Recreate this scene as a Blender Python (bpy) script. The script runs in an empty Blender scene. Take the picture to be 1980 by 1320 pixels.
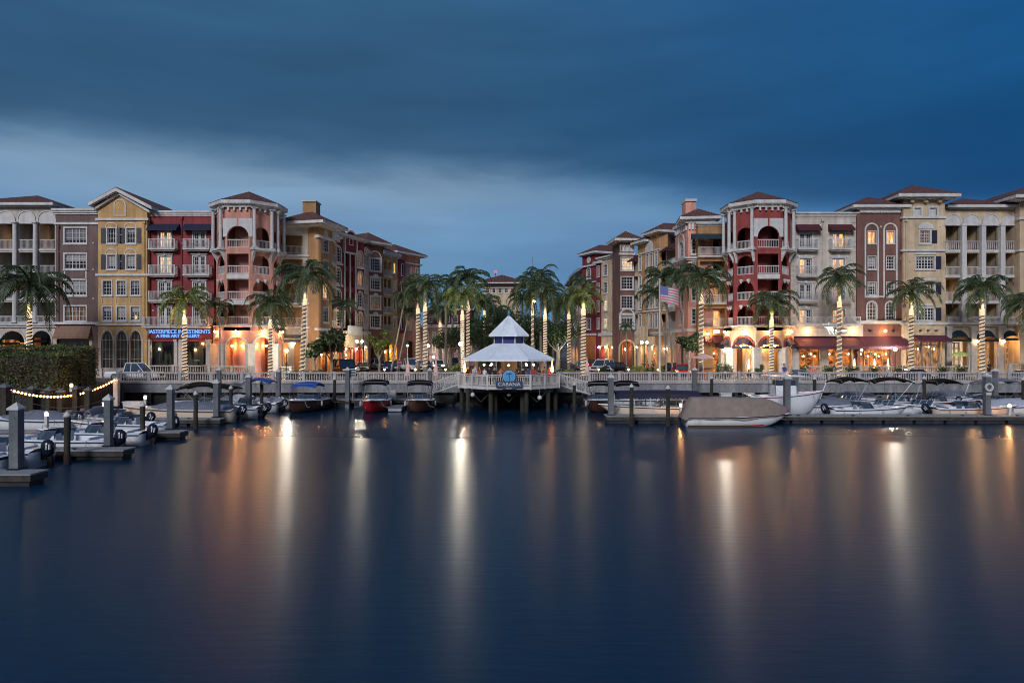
import bpy, bmesh, math, random
from mathutils import Vector, Matrix
from mathutils.geometry import tessellate_polygon
R = math.radians
F, CX, HY, H = 1320.0, 990.0, 670.0, 6.0      # focal length in photo px, vanishing point, eye height over water
G = 2.4                                         # promenade level over water
random.seed(7)
sc = bpy.context.scene
COL = bpy.data.collections.new("place"); sc.collection.children.link(COL)

def X(px, d): return (px - CX) * d / F
def Z(py, d): return H - (py - HY) * d / F

# ------------------------------------------------------------------ materials
MATS = {}
def new_mat(name):
    m = bpy.data.materials.new(name); m.use_nodes = True
    nt = m.node_tree; b = nt.nodes['Principled BSDF']
    return m, nt, b
def lin(c):
    return tuple(((v/255.0)/12.92 if v <= 10 else (((v/255.0)+.055)/1.055)**2.4) for v in c)
def mat(name, col, rough=.8, metal=0., var=.18, scale=3., bump=.0, bscale=60., streak=0., spec=None, emit=None, estr=0.):
    if name in MATS: return MATS[name]
    m, nt, b = new_mat(name); N = nt.nodes; Lk = nt.links
    b.inputs['Roughness'].default_value = rough; b.inputs['Metallic'].default_value = metal
    if spec is not None: b.inputs['Specular IOR Level'].default_value = spec
    tc = N.new('ShaderNodeTexCoord')
    if var > 0:
        n = N.new('ShaderNodeTexNoise'); n.inputs['Scale'].default_value = scale; n.inputs['Detail'].default_value = 6
        n.inputs['Roughness'].default_value = .65
        Lk.new(tc.outputs['Object'], n.inputs['Vector'])
        r = N.new('ShaderNodeValToRGB'); e = r.color_ramp.elements
        e[0].position = .3; e[1].position = .72
        e[0].color = tuple(c*(1-var) for c in col)+(1,); e[1].color = tuple(min(1, c*(1+var*.6)) for c in col)+(1,)
        Lk.new(n.outputs['Fac'], r.inputs['Fac'])
        out = r.outputs['Color']
        if streak > 0:
            mp = N.new('ShaderNodeMapping'); mp.inputs['Scale'].default_value = (.8, .8, .10)
            Lk.new(tc.outputs['Object'], mp.inputs['Vector'])
            n2 = N.new('ShaderNodeTexNoise'); n2.inputs['Scale'].default_value = 1.6; n2.inputs['Detail'].default_value = 8
            Lk.new(mp.outputs['Vector'], n2.inputs['Vector'])
            r2 = N.new('ShaderNodeValToRGB'); r2.color_ramp.elements[0].position = .42; r2.color_ramp.elements[1].position = .68
            r2.color_ramp.elements[0].color = (1-streak,)*3+(1,); r2.color_ramp.elements[1].color = (1, 1, 1, 1)
            Lk.new(n2.outputs['Fac'], r2.inputs['Fac'])
            mx = N.new('ShaderNodeMix'); mx.data_type = 'RGBA'; mx.blend_type = 'MULTIPLY'; mx.inputs[0].default_value = 1
            Lk.new(out, mx.inputs[6]); Lk.new(r2.outputs['Color'], mx.inputs[7]); out = mx.outputs[2]
        Lk.new(out, b.inputs['Base Color'])
    else:
        b.inputs['Base Color'].default_value = tuple(col)+(1,)
    if bump > 0:
        n3 = N.new('ShaderNodeTexNoise'); n3.inputs['Scale'].default_value = bscale; n3.inputs['Detail'].default_value = 4
        Lk.new(tc.outputs['Object'], n3.inputs['Vector'])
        bp = N.new('ShaderNodeBump'); bp.inputs['Strength'].default_value = bump; bp.inputs['Distance'].default_value = .03
        Lk.new(n3.outputs['Fac'], bp.inputs['Height']); Lk.new(bp.outputs['Normal'], b.inputs['Normal'])
    if emit:
        b.inputs['Emission Color'].default_value = tuple(emit)+(1,); b.inputs['Emission Strength'].default_value = estr
    MATS[name] = m; return m
def stucco(name, col): return mat(name, col, .88, var=.24, scale=.7, bump=.5, bscale=14, streak=.30)
def emis(name, col, s):
    if name in MATS: return MATS[name]
    m, nt, b = new_mat(name)
    b.inputs['Base Color'].default_value = (.05, .05, .05, 1)
    b.inputs['Emission Color'].default_value = tuple(col)+(1,); b.inputs['Emission Strength'].default_value = s
    MATS[name] = m; return m
def glass_lit(name, c0, c1, s, sc_=1.6, vs=(3.0, 3.0, .8)):
    m, nt, b = new_mat(name); N = nt.nodes; Lk = nt.links
    tc = N.new('ShaderNodeTexCoord'); mp = N.new('ShaderNodeMapping'); mp.inputs['Scale'].default_value = vs
    Lk.new(tc.outputs['Object'], mp.inputs['Vector'])
    n = N.new('ShaderNodeTexNoise'); n.inputs['Scale'].default_value = sc_; n.inputs['Detail'].default_value = 5
    Lk.new(mp.outputs['Vector'], n.inputs['Vector'])
    r = N.new('ShaderNodeValToRGB'); r.color_ramp.elements[0].position = .35; r.color_ramp.elements[1].position = .65
    r.color_ramp.elements[0].color = tuple(c0)+(1,); r.color_ramp.elements[1].color = tuple(c1)+(1,)
    Lk.new(n.outputs['Fac'], r.inputs['Fac']); Lk.new(r.outputs['Color'], b.inputs['Emission Color'])
    b.inputs['Emission Strength'].default_value = s; b.inputs['Base Color'].default_value = (.02, .02, .02, 1)
    b.inputs['Roughness'].default_value = .1
    MATS[name] = m; return m
def glass_dark(name, c0=(.012, .014, .02), c1=(.022, .026, .036)):
    m, nt, b = new_mat(name); N = nt.nodes; Lk = nt.links
    tc = N.new('ShaderNodeTexCoord'); mp = N.new('ShaderNodeMapping'); mp.inputs['Scale'].default_value = (1.6, 1.6, .35)
    Lk.new(tc.outputs['Object'], mp.inputs['Vector'])
    n = N.new('ShaderNodeTexNoise'); n.inputs['Scale'].default_value = 1.3; n.inputs['Detail'].default_value = 3
    Lk.new(mp.outputs['Vector'], n.inputs['Vector'])
    r = N.new('ShaderNodeValToRGB'); r.color_ramp.elements[0].position = .45; r.color_ramp.elements[1].position = .62
    r.color_ramp.elements[0].color = tuple(c0)+(1,); r.color_ramp.elements[1].color = tuple(c1)+(1,)
    Lk.new(n.outputs['Fac'], r.inputs['Fac']); Lk.new(r.outputs['Color'], b.inputs['Base Color'])
    b.inputs['Roughness'].default_value = .06; b.inputs['Specular IOR Level'].default_value = .5
    MATS[name] = m; return m

M = {}
M['cream'] = stucco('cream_stucco', (.60, .46, .31))
M['cream2'] = stucco('pale_stucco', (.56, .50, .44))
M['taupe'] = stucco('taupe_stucco', (.165, .105, .098))
M['yellow'] = stucco('ochre_stucco', (.58, .36, .155))
M['gold'] = stucco('gold_stucco', (.45, .25, .115))
M['red'] = stucco('brick_red_stucco', (.25, .042, .050))
M['maroon'] = stucco('maroon_stucco', (.21, .022, .035))
M['pink'] = stucco('salmon_stucco', (.64, .30, .235))
M['orange'] = stucco('orange_stucco', (.50, .17, .055))
M['redtower'] = stucco('tower_red_stucco', (.31, .058, .055))
M['brown'] = stucco('brown_stucco', (.18, .085, .070))
M['mauve'] = stucco('mauve_stucco', (.34, .22, .24))
M['buff'] = stucco('buff_stucco', (.60, .40, .20))
M['lemon'] = stucco('lemon_stucco', (.50, .37, .19))
M['white'] = mat('white_trim', (.56, .55, .55), .7, var=.16, scale=2, streak=.22)
M['stone'] = mat('cast_stone', (.50, .46, .42), .85, var=.2, scale=2, bump=.3, streak=.2)
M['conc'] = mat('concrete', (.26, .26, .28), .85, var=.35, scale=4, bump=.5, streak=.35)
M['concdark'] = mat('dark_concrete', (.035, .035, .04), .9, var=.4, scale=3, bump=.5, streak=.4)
M['balus'] = mat('painted_baluster', (.42, .40, .42), .7, var=.2, scale=3, streak=.2)
M['navy'] = mat('navy_canvas', (.008, .010, .035), .8, var=.2)
M['burg'] = mat('burgundy_canvas', (.075, .014, .032), .75, var=.2, bump=.1, bscale=10)
M['darkred'] = mat('dark_red_canvas', (.06, .008, .015), .8, var=.2)
M['teal'] = mat('teal_canvas', (.006, .030, .045), .8, var=.2)
M['blackcv'] = mat('black_canvas', (.007, .007, .008), .9, var=.2, spec=.1)
M['tancv'] = mat('striped_tan_canvas', (.20, .11, .075), .8, var=.3)
M['shutter'] = mat('navy_shutter', (.012, .014, .04), .5, var=.1)
M['darkwood'] = mat('dark_wood', (.06, .028, .018), .6, var=.3)
M['darkmetal'] = mat('dark_metal', (.02, .02, .022), .4, .6, var=.1)
M['steel'] = mat('steel_tube', (.32, .33, .36), .35, .8, var=.05)
M['leaf'] = mat('palm_leaf', (.045, .075, .028), .55, var=.5, scale=2.5)
M['leaf_lit'] = mat('palm_leaf_lit', (.12, .155, .035), .55, var=.5, scale=2.5)  # brighter copy of the palm leaf, lamplight on the fronds put into its colour
M['hedge'] = mat('hedge_leaf', (.085, .115, .026), .7, var=.6, scale=3)
M['shrub'] = mat('shrub_leaf', (.035, .07, .02), .6, var=.6, scale=4)
M['lime'] = mat('lime_shrub_leaf', (.14, .20, .03), .6, var=.4, scale=4)
M['trunk'] = mat('palm_trunk', (.22, .19, .165), .9, var=.3, scale=6, bump=.5, bscale=20)
M['shaft'] = mat('palm_crownshaft', (.10, .13, .04), .5, var=.2)
M['pile'] = mat('timber_pile', (.045, .042, .030), .9, var=.5, scale=5, bump=.8, bscale=14, streak=.5)
M['pilegrey'] = mat('grey_pile', (.16, .17, .19), .85, var=.3, scale=4, bump=.5, streak=.4)
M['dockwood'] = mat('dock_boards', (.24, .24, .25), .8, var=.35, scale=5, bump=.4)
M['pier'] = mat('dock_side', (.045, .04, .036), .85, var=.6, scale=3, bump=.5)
M['asphalt'] = mat('paving', (.12, .095, .085), .85, var=.3, scale=1.2, bump=.3)
M['gel'] = mat('gelcoat_white', (.66, .68, .72), .22, var=.06)
M['gelcream'] = mat('gelcoat_cream', (.62, .52, .42), .25, var=.06)
M['gelred'] = mat('gelcoat_red', (.30, .012, .014), .2, var=.06)
M['gelblue'] = mat('gelcoat_navy', (.012, .02, .075), .2, var=.06)
M['gelbrown'] = mat('gelcoat_brown', (.10, .045, .03), .2, var=.06)
M['vinyl'] = mat('boat_vinyl', (.36, .38, .44), .5, var=.25, scale=5)
M['tealvinyl'] = mat('teal_vinyl', (.06, .2, .2), .5, var=.2)
M['cowl'] = mat('outboard_cowl', (.008, .010, .022), .18, var=.05)
M['wglass'] = mat('windscreen', (.03, .05, .08), .08, var=.05)
M['tan'] = mat('tan_tarp', (.22, .17, .148), .85, var=.25, scale=1.5, bump=.9, bscale=3)
M['greycv'] = mat('grey_boat_cover', (.13, .14, .18), .8, var=.3, bump=.8, bscale=4)
M['bluecv'] = mat('royal_blue_canvas', (.008, .05, .27), .7, var=.1)
M['orangecv'] = mat('orange_tube', (.5, .05, .02), .5, var=.2)
M['metalroof'] = mat('metal_roof', (.72, .76, .82), .45, .1, var=.12, scale=2)
M['cbl'] = mat('cobalt_panel', (.012, .02, .16), .5, var=.1)
M['signblue'] = mat('sign_blue', (.05, .28, .52), .5, var=.1)
M['signnavy'] = mat('sign_navy', (.015, .04, .10), .5, var=.1)
M['tyre'] = mat('tyre', (.015, .015, .015), .9, var=.1)
M['skin'] = mat('skin', (.45, .26, .18), .6, var=.1)
M['hair'] = mat('hair', (.03, .018, .012), .6, var=.1)
M['pinkumb'] = mat('blush_canvas', (.56, .38, .38), .8, var=.1)
M['greenumb'] = mat('lime_canvas', (.35, .40, .12), .8, var=.1)
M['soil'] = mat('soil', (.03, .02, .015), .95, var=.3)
M['pane'] = glass_dark('dark_pane')
M['panewarm'] = glass_lit('faint_warm_pane', (.02, .015, .015), (.30, .13, .05), .5)
M['paneblue'] = glass_dark('blue_grey_pane', (.02, .03, .045), (.045, .06, .085))
M['blindpale'] = mat('pale_blind', (.27, .26, .26), .8, var=.15)
M['blindgrey'] = mat('grey_blind', (.14, .14, .15), .8, var=.15)
M['shop'] = glass_dark('dark_shop_glass', (.006, .006, .008), (.05, .05, .035))
M['lit'] = glass_lit('lit_pane', (.55, .16, .035), (1, .62, .26), 1.25)
M['litpale'] = glass_lit('lit_pale_pane', (.50, .30, .16), (1, .78, .50), .85)
M['litdim'] = glass_lit('lit_dim_pane', (.05, .03, .03), (.75, .35, .12), .7)
M['resto'] = glass_lit('restaurant_pane', (.05, .008, .003), (.95, .27, .05), .8, 2.2, (1, 1, 1.2))
M['rope'] = emis('rope_light', (1., .68, .40), 1.25)
M['ropedim'] = emis('rope_light_dim', (1., .68, .36), 1.4)
M['warm'] = emis('warm_lamp', (1., .46, .14), 180)
M['warmhot'] = emis('warm_lamp_hot', (1., .50, .18), 330)
M['white_l'] = emis('white_lamp', (1., .90, .68), 340)
M['pale_l'] = emis('pale_lamp', (1., .86, .60), 60)
M['bigw'] = emis('bright_white_lamp', (1., .92, .75), 800)
M['amber'] = emis('amber_lamp', (1., .50, .14), 60)
M['bulb'] = emis('string_bulb', (1., .38, .09), 15)
M['flame'] = emis('flame', (1., .38, .09), 12)
M['green_l'] = emis('green_signal', (.2, 1., .4), 25)
M['red_l'] = emis('red_lamp', (1., .03, .02), 22)
M['pend'] = emis('pendant_glow', (1., .62, .30), 22)
M['head_l'] = emis('headlamp', (1., .75, .45), 70)
M['redl2'] = emis('red_beacon', (1., .015, .015), 5)
M['bluesign'] = emis('blue_lit_letters', (.13, .36, 1.), 1.15)
M['whitesign'] = emis('white_lit_sign', (.85, 1., .92), 1.3)

def roof_mat():
    m, nt, b = new_mat('terracotta_tiles'); N = nt.nodes; Lk = nt.links
    a = N.new('ShaderNodeAttribute'); a.attribute_name = 'rib'
    sp = N.new('ShaderNodeSeparateXYZ'); Lk.new(a.outputs['Vector'], sp.inputs[0])
    def wave(sock, f):
        mu = N.new('ShaderNodeMath'); mu.operation = 'MULTIPLY'; mu.inputs[1].default_value = f; Lk.new(sock, mu.inputs[0])
        si = N.new('ShaderNodeMath'); si.operation = 'SINE'; Lk.new(mu.outputs[0], si.inputs[0]); return si.outputs[0]
    w = wave(sp.outputs[0], 2*math.pi/.34); v = wave(sp.outputs[1], 2*math.pi/.42)
    ad = N.new('ShaderNodeMath'); ad.operation = 'MULTIPLY_ADD'; ad.inputs[1].default_value = .35
    Lk.new(v, ad.inputs[0]); Lk.new(w, ad.inputs[2])
    n = N.new('ShaderNodeTexNoise'); n.inputs['Scale'].default_value = 2.5; n.inputs['Detail'].default_value = 8; n.inputs['Roughness'].default_value = .8
    tc = N.new('ShaderNodeTexCoord'); Lk.new(tc.outputs['Object'], n.inputs['Vector'])
    r = N.new('ShaderNodeValToRGB'); r.color_ramp.elements[0].position = .35; r.color_ramp.elements[1].position = .7
    r.color_ramp.elements[0].color = (.06, .022, .017, 1); r.color_ramp.elements[1].color = (.23, .085, .055, 1)
    Lk.new(n.outputs['Fac'], r.inputs['Fac'])
    mr = N.new('ShaderNodeMapRange'); mr.inputs['From Min'].default_value = -1.2; mr.inputs['From Max'].default_value = .3
    mr.inputs['To Min'].default_value = .45; mr.inputs['To Max'].default_value = 1
    Lk.new(ad.outputs[0], mr.inputs['Value'])
    mx = N.new('ShaderNodeMix'); mx.data_type = 'RGBA'; mx.blend_type = 'MULTIPLY'; mx.inputs[0].default_value = 1
    Lk.new(r.outputs['Color'], mx.inputs[6]); Lk.new(mr.outputs['Result'], mx.inputs[7])
    Lk.new(mx.outputs[2], b.inputs['Base Color']); b.inputs['Roughness'].default_value = .8
    bp = N.new('ShaderNodeBump'); bp.inputs['Strength'].default_value = .7; bp.inputs['Distance'].default_value = .06
    Lk.new(ad.outputs[0], bp.inputs['Height']); Lk.new(bp.outputs['Normal'], b.inputs['Normal'])
    return m
M['tile'] = roof_mat()

# ------------------------------------------------------------------ objects
ORG = {}
def tag(o, label=None, cat=None, group=None, kind=None):
    if label: o['label'] = label
    if cat: o['category'] = cat
    if group: o['group'] = group
    if kind: o['kind'] = kind
    return o
def thing(name, label, cat, loc=(0, 0, 0), rz=0., group=None, local=False):
    o = bpy.data.objects.new(name, None); COL.objects.link(o)
    o.empty_display_size = .3; o.location = loc; o.rotation_euler = (0, 0, rz)
    ORG[o.name] = Vector((0, 0, 0)) if local else Vector(loc)
    return tag(o, label, cat, group)

class Fr:
    """A vertical wall plane from plan point p0 to p1 (left to right as seen); s runs along it, t outward."""
    def __init__(s, p0, p1):
        s.o = Vector((p0[0], p0[1])); d = Vector((p1[0]-p0[0], p1[1]-p0[1])); s.L = d.length; s.u = d/s.L
        s.n = Vector((s.u.y, -s.u.x))
    def __call__(s, a, z, t=0.):
        p = s.o + s.u*a + s.n*t; return (p.x, p.y, z)
    def s_at(s, px):
        a = (px-CX)/F; den = s.u.x - a*s.u.y
        return (a*s.o.y - s.o.x)/den
    def d_at(s, px): return s.o.y + s.u.y*s.s_at(px)
    def z_at(s, px, py): return Z(py, s.d_at(px))

class MB:
    def __init__(s): s.v = []; s.f = []; s.mi = []; s.m = 0; s.rib = {}
    def add(s, pts, faces):
        b = len(s.v); s.v += [tuple(p) for p in pts]
        for f in faces: s.f.append(tuple(b+i for i in f)); s.mi.append(s.m)
        return b
    def hexa(s, p):   # 8 points: bottom 4 ccw, top 4 ccw
        s.add(p, [(3, 2, 1, 0), (4, 5, 6, 7), (0, 1, 5, 4), (1, 2, 6, 5), (2, 3, 7, 6), (3, 0, 4, 7)])
    def box(s, x0, y0, z0, x1, y1, z1):
        s.hexa([(x0, y0, z0), (x1, y0, z0), (x1, y1, z0), (x0, y1, z0), (x0, y0, z1), (x1, y0, z1), (x1, y1, z1), (x0, y1, z1)])
    def fbox(s, fr, s0, z0, s1, z1, t0, t1):   # t0 outer (toward viewer) > t1 inner
        s.hexa([fr(s0, z0, t0), fr(s1, z0, t0), fr(s1, z0, t1), fr(s0, z0, t1), fr(s0, z1, t0), fr(s1, z1, t0), fr(s1, z1, t1), fr(s0, z1, t1)])
    def slant(s, fr, s0, s1, zt, tt, zb, tb, th=.04):   # sloping sheet (awning)
        s.hexa([fr(s0, zb-th, tb), fr(s1, zb-th, tb), fr(s1, zt-th, tt), fr(s0, zt-th, tt), fr(s0, zb, tb), fr(s1, zb, tb), fr(s1, zt, tt), fr(s0, zt, tt)])
    def prism(s, fr, outer, t0, t1, holes=()):
        loops = [list(outer)] + [list(h) for h in holes]
        pts = [p for l in loops for p in l]
        tris = tessellate_polygon([[Vector((p[0], p[1], 0)) for p in l] for l in loops])
        n = len(pts)
        fa = []
        for t in tris:
            a, b, c = t
            ar = (pts[b][0]-pts[a][0])*(pts[c][1]-pts[a][1]) - (pts[c][0]-pts[a][0])*(pts[b][1]-pts[a][1])
            if abs(ar) < 1e-9: continue
            if ar < 0: a, c = c, a
            fa.append((a, b, c)); fa.append((n+c, n+b, n+a))
        k = 0
        for l in loops:
            for i in range(len(l)):
                j = (i+1) % len(l); fa.append((k+i, k+j, n+k+j, n+k+i))
            k += len(l)
        s.add([fr(p[0], p[1], t0) for p in pts] + [fr(p[0], p[1], t1) for p in pts], fa)
    def ring(s, fr, o, i, t0, t1):
        n = len(o); P = [fr(*p, t0) for p in o]+[fr(*p, t0) for p in i]+[fr(*p, t1) for p in o]+[fr(*p, t1) for p in i]
        fa = []
        for a in range(n):
            b = (a+1) % n
            fa += [(a, b, n+b, n+a), (a, 2*n+a, 2*n+b, b), (n+a, n+b, 3*n+b, 3*n+a)]
        s.add(P, fa)
    def tube(s, path, r, n=6, close=False, cap=True):
        path = [Vector(p) for p in path]; rs = r if isinstance(r, (list, tuple)) else [r]*len(path)
        pts = []; k = len(path); up = Vector((0, 0, 1))
        for i, p in enumerate(path):
            if close: d = path[(i+1) % k]-path[i-1]
            else: d = path[min(i+1, k-1)]-path[max(i-1, 0)]
            d.normalize(); a = d.cross(up)
            if a.length < .1: a = d.cross(Vector((0, 1, 0)))
            a.normalize(); b = d.cross(a)
            for j in range(n):
                th = 2*math.pi*j/n; pts.append(p + (a*math.cos(th)+b*math.sin(th))*rs[i])
        fa = []
        for i in range(k if close else k-1):
            for j in range(n):
                i2 = (i+1) % k
                fa.append((i*n+j, i*n+(j+1) % n, i2*n+(j+1) % n, i2*n+j))
        if cap and not close: fa += [tuple(range(n))[::-1], tuple((k-1)*n+j for j in range(n))]
        s.add(pts, fa)
    def lathe(s, prof, c=(0, 0, 0), n=12):   # prof: (r, z)
        pts = [(c[0]+r*math.cos(2*math.pi*j/n), c[1]+r*math.sin(2*math.pi*j/n), c[2]+z) for r, z in prof for j in range(n)]
        fa = [(i*n+j, i*n+(j+1) % n, (i+1)*n+(j+1) % n, (i+1)*n+j) for i in range(len(prof)-1) for j in range(n)]
        fa += [tuple(range(n))[::-1], tuple((len(prof)-1)*n+j for j in range(n))]
        s.add(pts, fa)
    def ball(s, c, r, n=8, m=5, sz=1.):
        s.lathe([(max(.001, r*math.sin(math.pi*i/m)), -r*sz*math.cos(math.pi*i/m)) for i in range(m+1)], c, n)
    def loft(s, rows, close=False, capa=False, capb=False):
        n = len(rows[0]); pts = [p for r in rows for p in r]; fa = []
        for i in range(len(rows)-1):
            for j in range(n if close else n-1):
                j2 = (j+1) % n; fa.append((i*n+j, i*n+j2, (i+1)*n+j2, (i+1)*n+j))
        if capa: fa.append(tuple(range(n))[::-1])
        if capb: fa.append(tuple((len(rows)-1)*n+j for j in range(n)))
        s.add(pts, fa)
    def build(s, name, mats, parent=None, smooth=False, org=None, bevel=0.):
        root = parent
        while root is not None and root.parent: root = root.parent
        o_ = org if org is not None else (ORG.get(root.name, Vector((0, 0, 0))) if root else Vector((0, 0, 0)))
        me = bpy.data.meshes.new(name)
        me.from_pydata([(v[0]-o_[0], v[1]-o_[1], v[2]-o_[2]) for v in s.v], [], s.f)
        if not isinstance(mats, (list, tuple)): mats = [mats]
        for m in mats: me.materials.append(M[m] if isinstance(m, str) else m)
        if len(mats) > 1: me.polygons.foreach_set('material_index', s.mi)
        if s.rib:
            at = me.attributes.new('rib', 'FLOAT_VECTOR', 'POINT')
            for i, r in s.rib.items(): at.data[i].vector = (r[0], r[1], 0)
        if smooth: me.polygons.foreach_set('use_smooth', [True]*len(me.polygons))
        me.validate(); me.update()
        o = bpy.data.objects.new(name, me); COL.objects.link(o)
        if parent is not None: o.parent = parent
        elif org is not None: o.location = org
        if bevel > 0:
            bm = bmesh.new(); bm.from_mesh(me)
            bmesh.ops.remove_doubles(bm, verts=bm.verts, dist=1e-5)
            bmesh.ops.bevel(bm, geom=[e for e in bm.edges if e.is_manifold and e.calc_face_angle(0) > .5], offset=bevel, segments=2, affect='EDGES', profile=.6)
            bm.to_mesh(me); bm.free()
        return o

def copy_tree(o, parent=None):
    c = o.copy(); COL.objects.link(c)
    if parent: c.parent = parent
    for ch in [x for x in o.children]: copy_tree(ch, c)
    return c
def inst(proto, first, loc, rz=0., label=None, scale=None):
    o = proto if first else copy_tree(proto)
    o.location = loc; o.rotation_euler = (0, 0, rz)
    if scale: o.scale = (scale,)*3 if not isinstance(scale, tuple) else scale
    if label: o['label'] = label
    return o

def outline(kind, s0, z0, s1, z1, n=10):
    w = (s1-s0); c = (s0+s1)/2
    if kind == 'rect': return [(s0, z0), (s1, z0), (s1, z1), (s0, z1)]
    if kind == 'arch':
        r = w/2; zs = z1-min(r, (z1-z0)*.8); h = z1-zs
        return [(s0, z0), (s1, z0)] + [(c+r*math.cos(math.pi*i/n), zs+h*math.sin(math.pi*i/n)) for i in range(n+1)]
    if kind == 'seg':
        h = w*.28; zs = z1-h
        return [(s0, z0), (s1, z0)] + [(c+w/2*math.cos(math.pi*i/n), zs+h*math.sin(math.pi*i/n)) for i in range(n+1)]
    if kind == 'pointed':
        h = w*1.05; zs = z1-h; m = n//2; L = []
        for i in range(m+1): a = i/m; L.append((s1-w/2*(1-math.cos(a*math.pi/2)), zs+h*math.sin(a*math.pi/2)))
        for i in range(m-1, -1, -1): a = i/m; L.append((s0+w/2*(1-math.cos(a*math.pi/2)), zs+h*math.sin(a*math.pi/2)))
        L2 = [(s0, z0), (s1, z0)]
        for p in L:
            if not L2 or (abs(p[0]-L2[-1][0])+abs(p[1]-L2[-1][1])) > 1e-4: L2.append(p)
        return L2

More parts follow.
